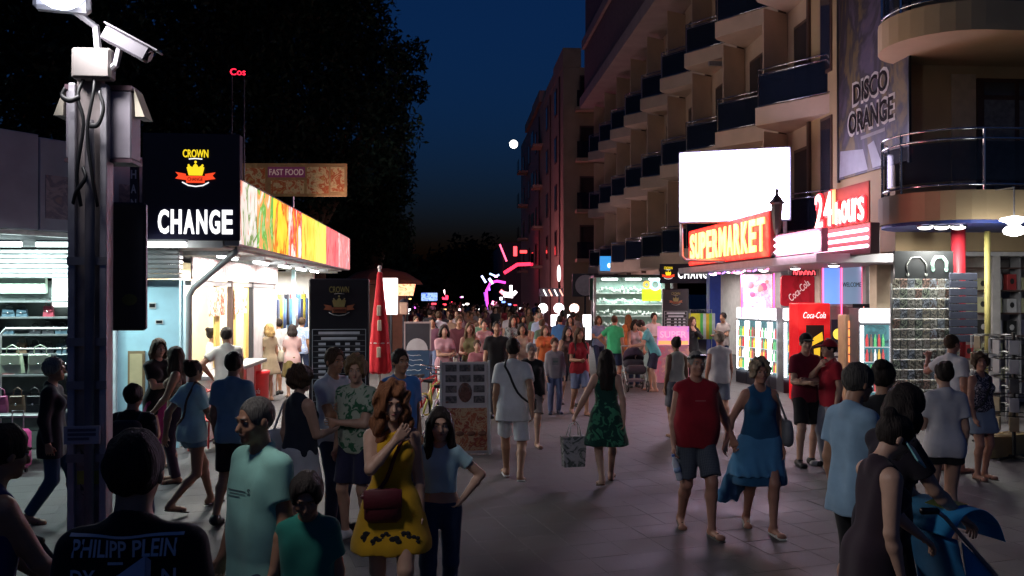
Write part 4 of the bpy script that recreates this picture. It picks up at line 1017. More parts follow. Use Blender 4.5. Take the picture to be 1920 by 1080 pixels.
tree('dark tree farther down the left side of the street', bE, 6, [blob(690,470,44,2.3,bE),blob(735,500,44,1.4,bE),blob(660,500,44,2,bE)], 7000, 0.18, 5)
for k, (px, py, d, r) in enumerate(((850,520,95,3.6),(890,505,110,4.4),(815,530,90,2.6),(920,520,120,4.0),(780,535,80,2.4))):
    bs_ = gnd(px, d); tree(['round dark tree far off in the middle of the street','tallest far dark tree in the middle of the street','small far dark tree left of the street end','far dark tree beside the neon bar','far dark tree above the blue screen'][k], bs_, 5, [blob(px,py,d,r,bs_),blob(px-12,py+14,d,r*0.8,bs_),blob(px+14,py+12,d,r*0.75,bs_)], 3500, 0.4, 10+k)

# ============================================================ right side
TAN = M_((0.58,0.44,0.33),0.75,var=0.1,scale=1.5,bump=0.15,bscale=50); TAN2 = M_((0.50,0.37,0.23),0.75,var=0.12,scale=1.2,bump=0.15)
ROSE = M_((0.42,0.32,0.28),0.75,var=0.1,scale=1.5); BROWNW = M_((0.09,0.05,0.04),0.5); DGLASS = G_((0.012,0.018,0.035),0.86,0.05); CURT = M_((0.22,0.2,0.2),0.9,var=0.2,scale=8)
hotel = thing('hotel_building', 'tan hotel with rows of glass balconies and a dark overhanging top storey', 'building', (0,0,0))
b = MB(); b.box(8.7,14,20.02,47,3.12,12.8); b.build('facade_wall', TAN, hotel)
b = MB(); b.box(7.3,14,20.0,48,12.805,13.35); b.build('cornice', ROSE, hotel)
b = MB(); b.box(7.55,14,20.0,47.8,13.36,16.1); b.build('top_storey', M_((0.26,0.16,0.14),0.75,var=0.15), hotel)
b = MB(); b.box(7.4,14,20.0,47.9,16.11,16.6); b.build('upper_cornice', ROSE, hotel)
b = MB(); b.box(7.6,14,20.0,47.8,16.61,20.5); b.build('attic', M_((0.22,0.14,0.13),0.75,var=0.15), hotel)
for k in range(9):                       # saw-tooth balconies: each front turned towards the near end of the street
    yt = 20.5+3.2*k; A = (8.69, yt-1.72); T_ = (7.48, yt); C_ = (7.62, yt+0.22); E2 = (8.69, yt+0.95)
    b = MB(); b.box(8.5,8.695,yt+1.06,yt+1.14,3.2,12.7); b.build('downpipe', BROWNW, hotel)
    for r, z in enumerate((3.30,6.42,9.55)):
        if yt < 22 and r == 0: pass
        b = MB(); b.prism([A,E2,C_,T_][::-1], z, z+0.44); ba = b.build('balcony', TAN, hotel)
        dn = Vector((T_[0]-A[0],T_[1]-A[1],0)).normalized(); nn = Vector((-dn.y,dn.x,0))*-1
        for (a, c) in ((A,T_),(C_,E2)):
            a = Vector((a[0],a[1],0)); c = Vector((c[0],c[1],0)); dd = (c-a).normalized(); a2 = a+dd*0.06; c2 = c-dd*0.06; q_ = Vector((-dd.y,dd.x,0))*0.05
            if q_.x < 0: q_ = -q_
            me = bpy.data.meshes.new('glass_panel'); o0 = a2+q_; o1 = c2+q_; th = q_.normalized()*0.012
            me.from_pydata([o0+Vector((0,0,z+0.50)),o1+Vector((0,0,z+0.50)),o1+Vector((0,0,z+1.22)),o0+Vector((0,0,z+1.22)),o0+th+Vector((0,0,z+0.50)),o1+th+Vector((0,0,z+0.50)),o1+th+Vector((0,0,z+1.22)),o0+th+Vector((0,0,z+1.22))],[],[(0,1,2,3),(7,6,5,4),(0,4,5,1),(3,2,6,7),(1,5,6,2),(0,3,7,4)])
            link('glass_panel', me, ba, DGLASS)
        ra = [Vector((A[0],A[1],0))+nn*0, Vector((T_[0]+0.06,T_[1]-0.02,0)), Vector((C_[0]+0.05,C_[1],0)), Vector((E2[0],E2[1]-0.05,0))]
        for zz in (z+1.36, z+1.24, z+0.48): b = MB(); b.tube([q+Vector((0,0,zz)) for q in ra],0.017,6); b.build('handrail', CHROME, ba, True)
        for q in (ra[1],): b = MB(); b.tube([q+Vector((0,0,z+0.44)),q+Vector((0,0,z+1.36))],0.022,6); b.build('rail_post', CHROME, ba)
        b = MB(); b.box(8.66,8.698,yt-1.3,yt+0.5,z+0.45,z+2.6); wn_ = b.build('window', BROWNW, hotel)
        for a, c in ((yt-1.24,yt-0.44),(yt-0.36,yt+0.44)): b = MB(); b.box(8.648,8.656,a,c,z+0.53,z+2.52); b.build('pane', M_((0.03,0.03,0.04),0.08,var=0.2), wn_)
        b = MB(); b.add([(8.69,yt+0.98,z+0.45),(7.9,yt+0.55,z+0.45),(7.9,yt+0.55,z+3.1),(8.69,yt+0.98,z+3.1),(8.69,yt+1.06,z+0.45),(7.9,yt+0.63,z+0.45),(7.9,yt+0.63,z+3.1),(8.69,yt+1.06,z+3.1)],[(0,1,2,3),(7,6,5,4),(0,4,5,1),(3,2,6,7),(1,5,6,2),(0,3,7,4)]); b.build('party_wall', TAN, hotel)
# awning box under one balcony
b = MB(); b.box(7.9,8.5,25.6,25.72,9.30,9.42); b.build('awning_roll', METAL, hotel)

corner = thing('corner_building', 'beige corner building with rounded balconies, long poster wall and narrow windows', 'building', (0,0,0))
BEIGE = M_((0.50,0.37,0.21),0.75,var=0.1,scale=1.3,bump=0.15)
b = MB(); b.box(8.62,15.5,16.0,20.0,3.12,16); b.build('wall', BEIGE, corner)
b = MB(); b.box(8.55,8.615,19.86,19.98,3.0,16); b.build('downpipe', BROWNW, corner)
for z0, z1 in ((4.55,6.35),(7.35,9.4),(10.4,12.4)):
    y0, y1 = along(1562,8.62), along(1541,8.62)
    b = MB(); b.box(8.585,8.618,y0,y1,z0,z1); wn_ = b.build('window', BROWNW, corner); b = MB(); b.box(8.577,8.583,y0+0.06,y1-0.06,z0+0.07,z1-0.07); b.build('pane', M_((0.03,0.025,0.03),0.1), wn_)
def arc_plan(off, n=12):
    """outline of the rounded balcony, off metres inside its edge"""
    r = 1.15-off; pts = [(8.6, 15.98)]
    pts += [(9.0+r*math.cos(math.radians(a)), 14.9+r*math.sin(math.radians(a))) for a in [125+145*i/n for i in range(n+1)]]
    return pts + [(15.4, 13.75+off)]
for z0, z1 in ((3.55,4.05),(6.75,7.25),(9.85,10.35)):
    b = MB(); pl = arc_plan(0); b.prism(pl+[(15.4,15.98)], z0, z1); ba = b.build('balcony', BEIGE, corner)
    if z0 < 4: b = MB(); b.prism(arc_plan(0.05)+[(15.4,15.97)], z0-0.06, z0-0.003); b.build('blue_soffit', M_((0.03,0.06,0.28),0.5), ba)
    rail = arc_plan(0.06)[1:]
    for zz in (z1+1.05, z1+0.88, z1+0.10): b = MB(); b.tube([(x,y,zz) for x,y in rail],0.022,8); b.build('handrail', CHROME, ba, True)
    for (x, y) in (rail[0], rail[3], rail[6], rail[12], (10.4,13.81),(12.2,13.81)): b = MB(); b.tube([(x,y,z1),(x,y,z1+1.05)],0.024,8); b.build('rail_post', CHROME, ba)
    gl = arc_plan(0.09)[1:]; segs = [gl[0:4], gl[3:7], gl[6:13], gl[12:14]]
    for sgm in segs:
        vs = [(x,y,z1+0.16) for x,y in sgm]+[(x,y,z1+0.84) for x,y in sgm]; n_ = len(sgm); me = bpy.data.meshes.new('glass_panel'); me.from_pydata(vs,[],[(i,i+1,n_+i+1,n_+i) for i in range(n_-1)])
        link('glass_panel', me, ba, DGLASS)
# french window on the camera side
for z0, z1 in ((4.1,6.5),(7.3,9.6)):
    b = MB(); b.box(10.25,12.6,15.93,15.995,z0,z1); wn_ = b.build('window', M_((0.06,0.025,0.02),0.45), corner)
    for a in (10.38,11.1,11.85): b = MB(); b.box(a,a+0.62,15.918,15.926,z0+0.1,z1-0.42); b.build('pane', M_((0.16,0.15,0.15),0.25,var=0.3,scale=9), wn_)
    for a in (10.38,11.1,11.85): b = MB(); b.box(a,a+0.62,15.918,15.926,z1-0.33,z1-0.08); b.build('transom_pane', M_((0.05,0.05,0.06),0.15), wn_)
b = MB(); b.box(9.75,10.24,15.96,15.997,4.06,6.58); b.build('pilaster', M_((0.56,0.46,0.33),0.7), corner)

# DISCO ORANGE poster on the long wall
y0, y1 = along(1703,8.56), along(1573,8.56); zc = 4.80
pw = y1-y0; ps = thing('wall_poster', 'tall dim club poster reading DISCO ORANGE on the beige wall', 'poster', (8.56,(y0+y1)/2,zc), -math.pi/2)
b = MB(); b.box(-pw/2,pw/2,0,0.04,0,6.6); b.build('sheet', PRINT([(0.05,0.045,0.04),(0.11,0.08,0.035),(0.035,0.03,0.035),(0.07,0.055,0.075),(0.13,0.10,0.07)],0.7,0.0,seed=1.7,dist=2.5,stretch=(1,1,0.5)), ps)
b = MB()
for a in (-pw/2-0.06, pw/2): b.box(a,a+0.06,-0.01,0.04,-0.05,6.6)
b.build('frame', BLACK, ps)
for w_, z, wd, hh in (('DISCO',1.72,1.42,0.42),('ORANGE',1.12,1.86,0.44)):
    lettering('white_outline', w_, wd+0.12, hh+0.12, ps, M_((0.55,0.52,0.5),0.6), (0.0,-0.006,z), 0, 0.003, 0.05)
    lettering('dark_letters', w_, wd, hh, ps, M_((0.010,0.007,0.007),0.95,spec=0.05), (0.0,-0.014,z), 0, 0.003, 0.02)
b = MB(); b.box(-0.4,0.6,-0.006,-0.002,0.71,0.78); b.build('small_print', M_((0.2,0.19,0.19),0.7), ps)
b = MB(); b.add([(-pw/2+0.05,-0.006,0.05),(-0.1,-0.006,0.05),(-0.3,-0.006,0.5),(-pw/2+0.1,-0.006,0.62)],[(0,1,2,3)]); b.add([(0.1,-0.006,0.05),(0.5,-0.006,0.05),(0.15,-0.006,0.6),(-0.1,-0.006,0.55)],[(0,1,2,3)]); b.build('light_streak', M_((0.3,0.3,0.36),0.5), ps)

# second building farther on
far = thing('far_building', 'dim ochre apartment building with stepped roofline beyond the hotel', 'building', (0,0,0))
b = MB(); b.box(6.9,14,52,66,0.02,16.2); b.build('near_block', TAN2, far)
b = MB(); b.box(7.1,14,66.02,86,0.02,17.2); b.build('far_block', M_((0.46,0.33,0.25),0.75,var=0.12), far)
for y0, y1, z in ((52,57,16.9),(57,61.5,16.55),(61.5,66,16.25),(66,72,17.6),(72,79,17.4)): b = MB(); b.box(6.88,8,y0,y1-0.05,16.22 if y0 < 66 else 17.22,z+0.5); b.build('parapet', TAN2, far)
for r, z in enumerate((4.2,7.2,10.3,13.4)):
    b = MB(); b.box(7.6,10.5,51.1,51.98,z,z+0.2); ba = b.build('balcony', TAN2, far); b = MB(); b.box(7.62,10.5,51.12,51.16,z+0.2,z+1.2); b.build('glass_panel', DGLASS, ba)
    b = MB(); b.box(7.9,9.6,51.94,51.985,z+0.25,z+2.3); wn_ = b.build('window', BROWNW, far); b = MB(); b.box(7.98,9.5,51.93,51.937,z+0.3,z+2.2); b.build('pane', M_((0.03,0.03,0.03),0.1), wn_)
    for y in (55,60,70,76,82):
        b = MB(); b.box(6.83 if y < 66 else 7.03,6.89 if y < 66 else 7.09,y,y+1.0,z+0.5,z+2.2); wn_ = b.build('window', BROWNW, far); b = MB(); x = 6.82 if y < 66 else 7.02; b.box(x,x+0.006,y+0.08,y+0.92,z+0.6,z+2.1); b.build('pane', M_((0.03,0.03,0.04),0.1), wn_)
    for y in (64,78): b = MB(); b.box(6.2,6.9 if y < 66 else 7.09,y,y+1.9,z,z+0.2); ba = b.build('balcony', TAN2, far); b = MB(); b.box(6.2,6.25,y,y+1.9,z+0.2,z+1.2); b.build('glass_panel', DGLASS, ba)
for y in (53.5,58.5,65.9): b = MB(); b.tube([(6.86,y,0.1),(6.86,y,16)],0.06,6); b.build('downpipe', BROWNW, far)
b = MB(); b.box(5.3,7.2,87,115,0.02,7.5); far2 = tag(b.build('low_building', M_((0.22,0.15,0.14),0.8)), 'low dark building behind the red neon bar at the street end', 'building')
b = MB(); b.box(-16,-4.5,48,130,0.02,3.4); tag(b.build('shop_row', M_((0.12,0.09,0.09),0.8)), 'long low dark shop row down the left side of the street', 'building')

# ============================================================ right shops and signs
rs = thing('supermarket_shop', 'brightly lit supermarket front under a flat canopy, right of the street', 'shop', (0,0,0))
b = MB(); b.box(6.55,8.6,14.9,24.2,2.86,3.02); b.build('canopy', M_((0.35,0.34,0.36),0.55,var=0.1), rs)
b = MB(); b.box(10.6,10.75,16.0,34,0.012,3.1); b.build('back_wall', M_((0.5,0.48,0.46),0.6), rs)
b = MB(); b.box(8.75,10.6,24.3,24.45,0.012,3.1); b.build('dividing_wall', M_((0.55,0.55,0.6),0.6), rs)
b = MB(); b.box(8.7,14,15.95,47,3.03,3.11); b.build('ceiling', M_((0.6,0.6,0.6),0.6), rs)
for px, X, w, m in ((1650,8.35,0.14,M_((0.42,0.34,0.24),0.6)),(1542,8.5,0.12,M_((0.45,0.38,0.3),0.6)),(1455,8.5,0.1,WHITE)):
    y = along(px, X); b = MB(); b.box(X-w,X+w,y-w,y+w,0.012,2.855); b.build('column', m, rs)
y = along(1338,8.0); b = MB(); b.box(7.83,8.17,y-0.17,y+0.17,0.012,2.95); b.build('blue_column', M_((0.03,0.07,0.42),0.4), rs)
# roller blind and blue-lit window beside the column
b = MB(); b.box(8.5,8.56,22.6,24.1,0.9,2.75); wn_ = b.build('shop_window', M_((0.1,0.25,0.35),0.3), rs)
for k in range(9): bb = MB(); bb.box(8.47,8.495,22.65,24.05,1.95+k*0.085,2.02+k*0.085); bb.build('blind_slat', M_((0.25,0.3,0.38),0.4,0.3), wn_)
b = MB(); b.box(8.48,8.495,22.65,24.05,1.0,1.9); b.build('lit_pane', E_((0.45,0.85,0.95),0.55), wn_)
# neon framed windows
p = at(1592,532,19.0); wt = thing('neon_window', 'shop window with blue glow and pink upright neon tubes beside the coffee sign', 'window', (p.x,p.y,p.z-0.5), -0.03)
b = MB(); b.box(-0.62,0.62,0.02,0.06,0.0,1.0); b.build('frame', M_((0.3,0.3,0.32),0.5), wt); b = MB(); b.box(-0.62,0.62,0.03,0.12,-wt.location.z+0.012,-0.004); b.build('sill_wall', M_((0.2,0.16,0.16),0.6), wt)
for k, (x0, x1, c, s_) in enumerate(((-0.58,-0.2,(0.15,0.35,0.95),1.0),(-0.16,0.28,(0.25,0.42,0.62),0.45),(0.32,0.6,(0.4,0.55,0.85),0.7))): b = MB(); b.box(x0,x1,0.005,0.018,0.05,0.95); b.build('pane', E_(c,s_), wt)
lettering('window_words','WELCOME',0.42,0.1,wt,M_((0.02,0.02,0.04),0.5),(0.06,-0.003,0.48),0,0.004,0.0); lettering('window_words','TO',0.24,0.09,wt,M_((0.02,0.02,0.04),0.5),(0.45,-0.003,0.44),0,0.004,0.0)
for x in (-0.60,-0.18,0.30): b = MB(); b.tube([(x,-0.02,-0.35),(x,-0.02,1.0)],0.016,6); b.build('neon_tube', E_((1.0,0.08,0.22),4.0), wt, True)
# pink neon framed white sign
p = at(1421,555,21.5); t = thing('neon_poster', 'white glowing shop sign in a pink neon frame above the fridges', 'sign', (p.x,p.y,p.z-0.55), -0.12)
b = MB(); b.box(-0.36,0.36,0.02,0.05,0,1.1); b.build('board', PRINT([(1.0,0.75,0.85),(0.9,0.35,0.5),(1.0,0.9,0.95),(0.8,0.2,0.4)],7,1.1,seed=3), t)
for k in range(7):
    r_ = random.Random(k); x, z = r_.uniform(-.25,.25), r_.uniform(.15,.95); b = MB(); b.ball((x,0.01,z),r_.uniform(.05,.11),8,0,(1,0.15,1)); b.build('print_spot', E_((0.9,0.15+0.1*(k%3),0.35),0.9), t)
b = MB(); b.tube([(-0.4,0,0),(-0.4,0,1.12)],0.018,6); b.tube([(0.4,0,0),(0.4,0,1.12)],0.018,6); b.build('neon_tube', E_((1,0.05,0.25),4.5), t, True)
for x in (-0.3,0.3): b = MB(); b.tube([(x,0.06,0.2),(x,0.06,1.2)],0.012,6); b.build('hanger_rod', METAL, t)
# red drinks sign, rounded, with white script
p = at(1494,574,19.4); cs = thing('drinks_sign', 'dark red rounded sign with diagonal white Coca-Cola script', 'sign', (p.x,p.y,p.z), -0.05)
pl = []
for cx, cz, a0 in ((0.30,0.62,0),(-0.30,0.62,90),(-0.30,0.08,180),(0.30,0.08,270)):
    for k in range(5): a = math.radians(a0+k*22.5); pl.append((cx+0.08*math.cos(a), cz+0.08*math.sin(a)))
b = MB(); b.prism(pl,0,0.07,0,Matrix.Rotation(math.pi/2,4,'X')); b.build('panel', PRINT([(0.28,0.01,0.02),(0.38,0.015,0.03),(0.22,0.01,0.015)],2,0.25,seed=1), cs)
o = lettering('script','Coca-Cola',0.58,0.16,cs,E_((0.8,0.7,0.7),0.35),(0.02,-0.08,0.36),0,0.004,0.0,shear=0.35); o.rotation_euler = (0,-math.radians(42),0)
b = MB(); b.tube([(-0.2,-0.035,0.7),(-0.2,-0.035,1.1)],0.012,6); b.tube([(0.2,-0.035,0.7),(0.2,-0.035,1.1)],0.012,6); b.build('hanger_rod', METAL, cs)
t = thing('neon_lettering', 'thin red neon strokes above the red drinks sign', 'sign', at(1508,512,19.2), -0.05); 
for k in range(6): b = MB(); b.tube(curve([(-0.24+k*0.085,0,-0.04),(-0.235+k*0.085,0,0.045),(-0.19+k*0.085,0,0.0+0.03*(k%2)),(-0.185+k*0.085,0,-0.045)],3),0.009,5); b.build('neon_stroke', E_((1,0.08,0.1),3.0), t, True)
b = MB(); b.box(-0.28,0.28,0.015,0.03,-0.07,0.07); b.build('backing', DARK, t); b = MB(); b.tube([(0,0.03,0.05),(0,0.03,0.4)],0.01,6); b.build('hanger_rod', METAL, t)

# SUPERMARKET sign along the canopy edge
ys0, ys1 = 17.0, 22.9; sm = thing('supermarket_sign', 'long glowing red sign with yellow SUPERMARKET letters on the canopy', 'sign', (6.5,(ys0+ys1)/2,3.03), -math.pi/2)
wS = ys1-ys0
b = MB(); b.bev(-wS/2,wS/2,0.0,0.18,0,0.98,0.02); b.build('box', M_((0.3,0.02,0.02),0.5), sm)
b = MB(); b.box(-wS/2+0.03,wS/2-0.03,-0.012,-0.002,0.03,0.95); b.build('lit_face', PRINT([(1.0,0.05,0.03),(0.95,0.025,0.02),(1.0,0.09,0.05)],1.5,1.3,seed=5), sm)
letters('SUPERMARKET', wS-0.35, 0.70, sm, E_((1.0,0.58,0.16),2.1), (0,-0.03,0.50), 0, 0.014, 0.03)
area(sm, (0,-0.08,0.5), (math.radians(90),0,0), wS, 0.9, 130, (1.0,0.22,0.16))
# pink tube band
pb = thing('tube_light_band', 'pinkish white tube light band on the canopy between the two red signs', 'lamp', (6.5,15.75,3.04), -math.pi/2)
b = MB(); b.box(-1.0,1.12,0.03,0.15,0,0.42); b.build('backing', M_((0.5,0.25,0.35),0.5), pb)
for z, s_ in ((0.08,5.0),(0.21,5.0),(0.34,2.5)): b = MB(); b.tube([(-0.95,0,z),(1.08,0,z)],0.03,8); b.build('tube', E_((1.0,0.72,0.84),s_), pb, True)
area(pb, (0,-0.06,0.2), (math.radians(90),0,0), 2.0, 0.35, 45, (1,0.6,0.75))
# 24 hours sign
y0, y1 = 14.15, 16.4; hr = thing('hours_sign', 'red neon sign reading 24 hours above bright pink tubes', 'sign', (7.15,(y0+y1)/2,3.10), -math.pi/2); wH = y1-y0
b = MB(); b.bev(-wH/2,wH/2,0.03,0.2,-0.12,0.42,0.01); b.build('base_box', M_((0.08,0.02,0.03),0.5), hr)
b = MB(); b.box(-wH/2+0.05,wH/2-0.1,0.05,0.08,0.43,1.15); b.build('back_panel', M_((0.10,0.05,0.045),0.8,spec=0.1), hr)
NR, NW = E_((1.0,0.02,0.03),1.6), E_((1.0,0.72,0.62),2.2)  # larger red letters glow behind the pale ones to imitate their halo
letters('24', 0.80, 0.70, hr, NR, (-wH/2+0.50,0.015,0.80), 0, 0.02, 0.055, 'letter_halo'); letters('24', 0.78, 0.64, hr, NW, (-wH/2+0.50,-0.02,0.80), 0, 0.01, 0.005)
letters('hours', 1.14, 0.46, hr, NR, (wH/2-0.68,0.015,0.68), 0, 0.02, 0.05, 'letter_halo'); letters('hours', 1.12, 0.40, hr, NW, (wH/2-0.68,-0.02,0.68), 0, 0.01, 0.0)
b = MB(); b.tube([(-0.21,0.0,0.5),(-0.21,0.0,1.14)],0.035,8); b.build('tall_stroke', E_((1.0,0.30,0.12),2.6), hr, True)
for z in (0.02,0.16,0.30): b = MB(); b.tube([(-wH/2+0.05,0.0,z),(wH/2-0.05,0.0,z)],0.032,8); b.build('tube', E_((1.0,0.55,0.72),4.5), hr, True)
area(hr, (0,-0.08,0.6), (math.radians(90),0,0), wH, 1.0, 75, (1.0,0.25,0.26))
# LED screen on posts
p = at(1376,413,19.8); sw = 2.46; ls = thing('led_screen', 'large glaring white LED screen on posts above the supermarket sign', 'screen', (p.x,p.y,p.z), -0.40)
b = MB(); b.bev(-sw/2-0.04,sw/2+0.04,0.0,0.16,-0.04,1.66,0.02); b.build('cabinet', M_((0.1,0.1,0.12),0.5), ls)
for i in range(4):
    for j in range(3): b = MB(); b.box(-sw/2+i*sw/4+0.0015,-sw/2+(i+1)*sw/4-0.0015,-0.01,-0.002,j*0.54+0.0015,(j+1)*0.54-0.0015); b.build('screen_tile', E_((0.93,0.93,1.0),2.6), ls)
b = MB(); b.tube([(-sw/2,0.2,1.6),(-sw/2,0.2,-0.80),(-sw/2+0.1,0.22,-0.9),(-sw/2+1.5,0.5,-0.93)],0.045,8); b.build('post', METAL, ls, True); b = MB(); b.tube([(sw/2-0.1,0.2,-0.98),(sw/2-0.1,0.2,1.6)],0.045,8); b.build('post', METAL, ls, True)
area(ls, (0,-0.06,0.81), (math.radians(90),0,0), sw, 1.6, 620, (0.74,0.64,1.0))
# ornamental lamp post top, unlit, between the signs
t = thing('ornamental_post', 'dark unlit ornamental lantern on the canopy at the right end of the supermarket sign', 'lantern', (6.62,16.92,3.03))
z0 = 0.45
b = MB(); b.lathe([(0.11,0),(0.11,0.08),(0.06,0.14),(0.05,z0-0.12),(0.09,z0-0.06),(0.05,z0)],12); b.build('post', DARK, t, True)
b = MB(); b.lathe([(0.045,z0),(0.08,z0+0.12),(0.11,z0+0.42),(0.12,z0+0.62),(0.16,z0+0.66),(0.06,z0+0.80),(0.03,z0+0.84),(0.045,z0+0.9),(0.01,z0+0.98)],8); b.build('lantern', BLACK, t)
b = MB(); b.tube([(-0.22,0,z0+0.60),(-0.1,0,z0+0.70),(0.1,0,z0+0.70),(0.22,0,z0+0.60)],0.02,6); b.build('scroll_arm', BLACK, t, True)
# canopy downlights
for k, (x, y) in enumerate(((7.2,15.6),(7.2,17.4),(7.2,19.2),(7.2,21.0),(7.2,23.0),(9.3,18.5),(9.3,21.5),(9.3,27.0),(9.3,31.0))):
    t = thing('downlight', (f'round white downlight in the supermarket canopy, {ORD[k]} from the near end' if k < 5 else f'white ceiling panel lamp inside the supermarket, {ORD[k-5]} from the near end'), 'lamp', (x,y,2.85 if k < 5 else 3.02), 0, 'lamps of the supermarket')
    b = MB(); b.lathe([(0.11,-0.03),(0.12,-0.002)],14); b.build('rim', CHROME, t); b = MB(); b.ball((0,0,-0.03),0.10,12,0,(1,1,0.32)); b.build('lens', E_((1,0.93,0.9),8), t, True)
    area(t,(0,0,-0.09),(0,0,0),0.25,0.25,26 if k < 5 else 42,(1.0,0.88,0.86))
# purple light string under the canopy edge, garments beside the blue column
t = thing('light_string', 'purple white light string under the supermarket canopy edge', 'lamp', (6.72,19.6,2.83), -math.pi/2)
for k in range(12): b = MB(); b.tube([(-2.2+k*0.36,0,-0.02-0.02*(k%2)),(-2.02+k*0.36,0,-0.03+0.02*(k%2))],0.02,6); b.build('light_link', E_([(0.5,0.25,1.0),(0.9,0.8,1.0),(1.0,0.2,0.5)][k%3],3.0), t, True)
GC = [((0.7,0.65,0.05),'yellow'),((0.1,0.5,0.12),'green'),((0.65,0.65,0.65),'white'),((0.75,0.5,0.05),'orange'),((0.3,0.6,0.1),'lime'),((0.6,0.6,0.62),'pale')]
for k, (c, cn) in enumerate(GC):
    q = at(1300+k*5.5,640,25.2); t = thing('hanging_garment', f'{cn} garment hanging left of the blue column, {ORD[k]} along the rail', 'garment', (q.x,q.y,1.75), 1.1, 'garments hung left of the blue column')
    b = MB(); b.prism([(-0.03,-0.20),(0.03,-0.20),(0.045,0.0),(0.03,0.20),(-0.03,0.20),(-0.045,0)], -0.8, -0.04); b.build('cloth', cloth(c), t, True)
    b = MB(); b.tube([(0,0,0.06),(0,0.02,0.03),(0,0,0.0)],0.006,5); b.build('hanger', METAL, t)
q0, q1 = at(1294,640,25.2), at(1334,640,25.2); t = thing('garment_rail', 'thin steel rail carrying bright garments beside the blue column', 'rail', (q0.x,q0.y,0.01)); dv = q1-q0
b = MB(); b.tube([(0,0,0),(0,0,1.81),(dv.x,dv.y,1.81),(dv.x,dv.y,0)],0.014,6); b.build('frame', METAL, t)
# fridges
def fridge(label, loc, rz, w, hgt, lit, group=None, panes=2):
    t = thing('drinks_fridge', label, 'fridge', loc, rz, group)
    b = MB(); b.box(-w/2,w/2,0.05,0.6,0.0,hgt); b.build('cabinet', M_((0.05,0.055,0.065),0.4), t)
    b = MB(); b.bev(-w/2,w/2,0.0,0.10,hgt-0.28,hgt,0.03); b.build('lit_header', E_((0.95,0.96,1.0),1.6), t)
    b = MB(); b.box(-w/2,w/2,0.0,0.048,0,0.3); b.build('plinth', DARK, t)
    for x in (-w/2+0.05, w/2-0.05): b = MB(); b.tube([(x,0.03,0.36),(x,0.03,hgt-0.34)],0.03,8); b.build('lamp_tube', E_((0.93,0.97,1.0),lit*1.3), t, True)
    b = MB(); b.box(-w/2+0.1,w/2-0.1,0.04,0.049,0.34,hgt-0.32); dr = b.build('glass_door', PRINT([(0.02,0.05,0.06),(0.03,0.09,0.10),(0.015,0.03,0.035)],3,0.8,seed=1), t)
    r_ = random.Random(int(loc[1]*100))
    for j in range(4):
        z = 0.4+j*(hgt-0.85)/4
        b = MB(); b.box(-w/2+0.1,w/2-0.1,0.0,0.04,z-0.012,z); b.build('shelf', METAL, t)
        for i in range(int((w-0.22)/0.075)):
            b = MB(); x = -w/2+0.14+i*0.075; b.lathe([(0.028,0),(0.028,0.14),(0.011,0.20),(0.011,0.24)],7,0,Tm(x,0.012,z)); b.build('bottle', M_(r_.choice([(0.3,0.02,0.02),(0.05,0.25,0.08),(0.5,0.5,0.5),(0.1,0.05,0.03),(0.5,0.3,0.03)]),0.2), t)
    area(t,(0,-0.05,hgt*0.5),(math.radians(90),0,0),w*0.8,hgt*0.7,5,(0.88,0.95,1.0))
P1 = gnd(1385,22.0); P2 = gnd(1462,20.1); dv = P2-P1; az = math.atan2(dv.y,dv.x)
for k in range(4): q = P1+dv*(k+0.2)/3.6; fridge(f'glass door drinks fridge with bright light strips, {ORD[k]} from the blue column', (q.x,q.y,0.01), az, 0.52, 1.93, 4.0 if k < 3 else 6.0, 'drinks fridges at the supermarket front')
q = gnd(1645,16.4); fridge('bright twin-strip drinks fridge left of the disc rack', (q.x,q.y,0.01), -0.12, 0.66, 2.0, 7.0)
q = gnd(1484,19.6)
fridge('slim lit drinks fridge just left of the red vending machine', (q.x,q.y,0.01), -0.1, 0.36, 1.95, 5.0)
# vending machines
q = gnd(1527,18.0); t = thing('vending_machine', 'red Coca-Cola vending machine with white script and bottle picture', 'vending machine', (q.x,q.y,0.01), -0.05)
b = MB(); b.bev(-0.34,0.34,0.0,0.6,0.0,2.08,0.02); b.build('body', PRINT([(0.75,0.015,0.02),(0.62,0.01,0.015),(0.85,0.03,0.03)],1,0.55,seed=2), t)
o = lettering('script','Coca-Cola',0.48,0.13,t,E_((1,0.9,0.9),1.0),(0,-0.008,1.83),0,0.004,0.0,shear=0.35)
b = MB(); b.box(-0.18,0.2,-0.006,-0.001,0.7,1.62); b.build('picture', M_((0.03,0.01,0.01),0.4), t)
b = MB(); b.add([(-0.12,-0.01,1.15),(0.18,-0.01,1.30),(0.16,-0.01,1.48),(-0.02,-0.01,1.36)],[(0,1,2,3)]); b.add([(0.0,-0.01,0.8),(0.1,-0.01,0.8),(0.12,-0.01,1.15),(-0.02,-0.01,1.12)],[(0,1,2,3)]); b.build('picture_shapes', E_((1.0,0.55,0.03),0.7), t)
b = MB(); b.box(0.24,0.31,-0.012,-0.001,1.0,1.35); b.build('coin_panel', METAL, t); b = MB(); b.box(-0.2,0.2,-0.01,-0.001,0.25,0.42); b.build('chute', BLACK, t)
q = gnd(1599,17.0); t = thing('snack_machine', 'narrow orange lit snack machine between vending machine and fridge', 'vending machine', (q.x,q.y,0.01), -0.1)
b = MB(); b.bev(-0.16,0.16,0,0.4,0,1.86,0.02); b.build('body', M_((0.4,0.25,0.15),0.5), t)
for k in range(5): b = MB(); b.bev(-0.09,0.09,-0.014,-0.001,0.92+k*0.17,1.06+k*0.17,0.005); b.build('lit_button', E_((1.0,0.25+0.08*(k%2),0.08),1.8), t)
p = at(1632,580,17.1); t = thing('coffee_sign', 'small dark sign with red and cream coffee lettering above the fridge', 'sign', (p.x,p.y,p.z), -0.1)
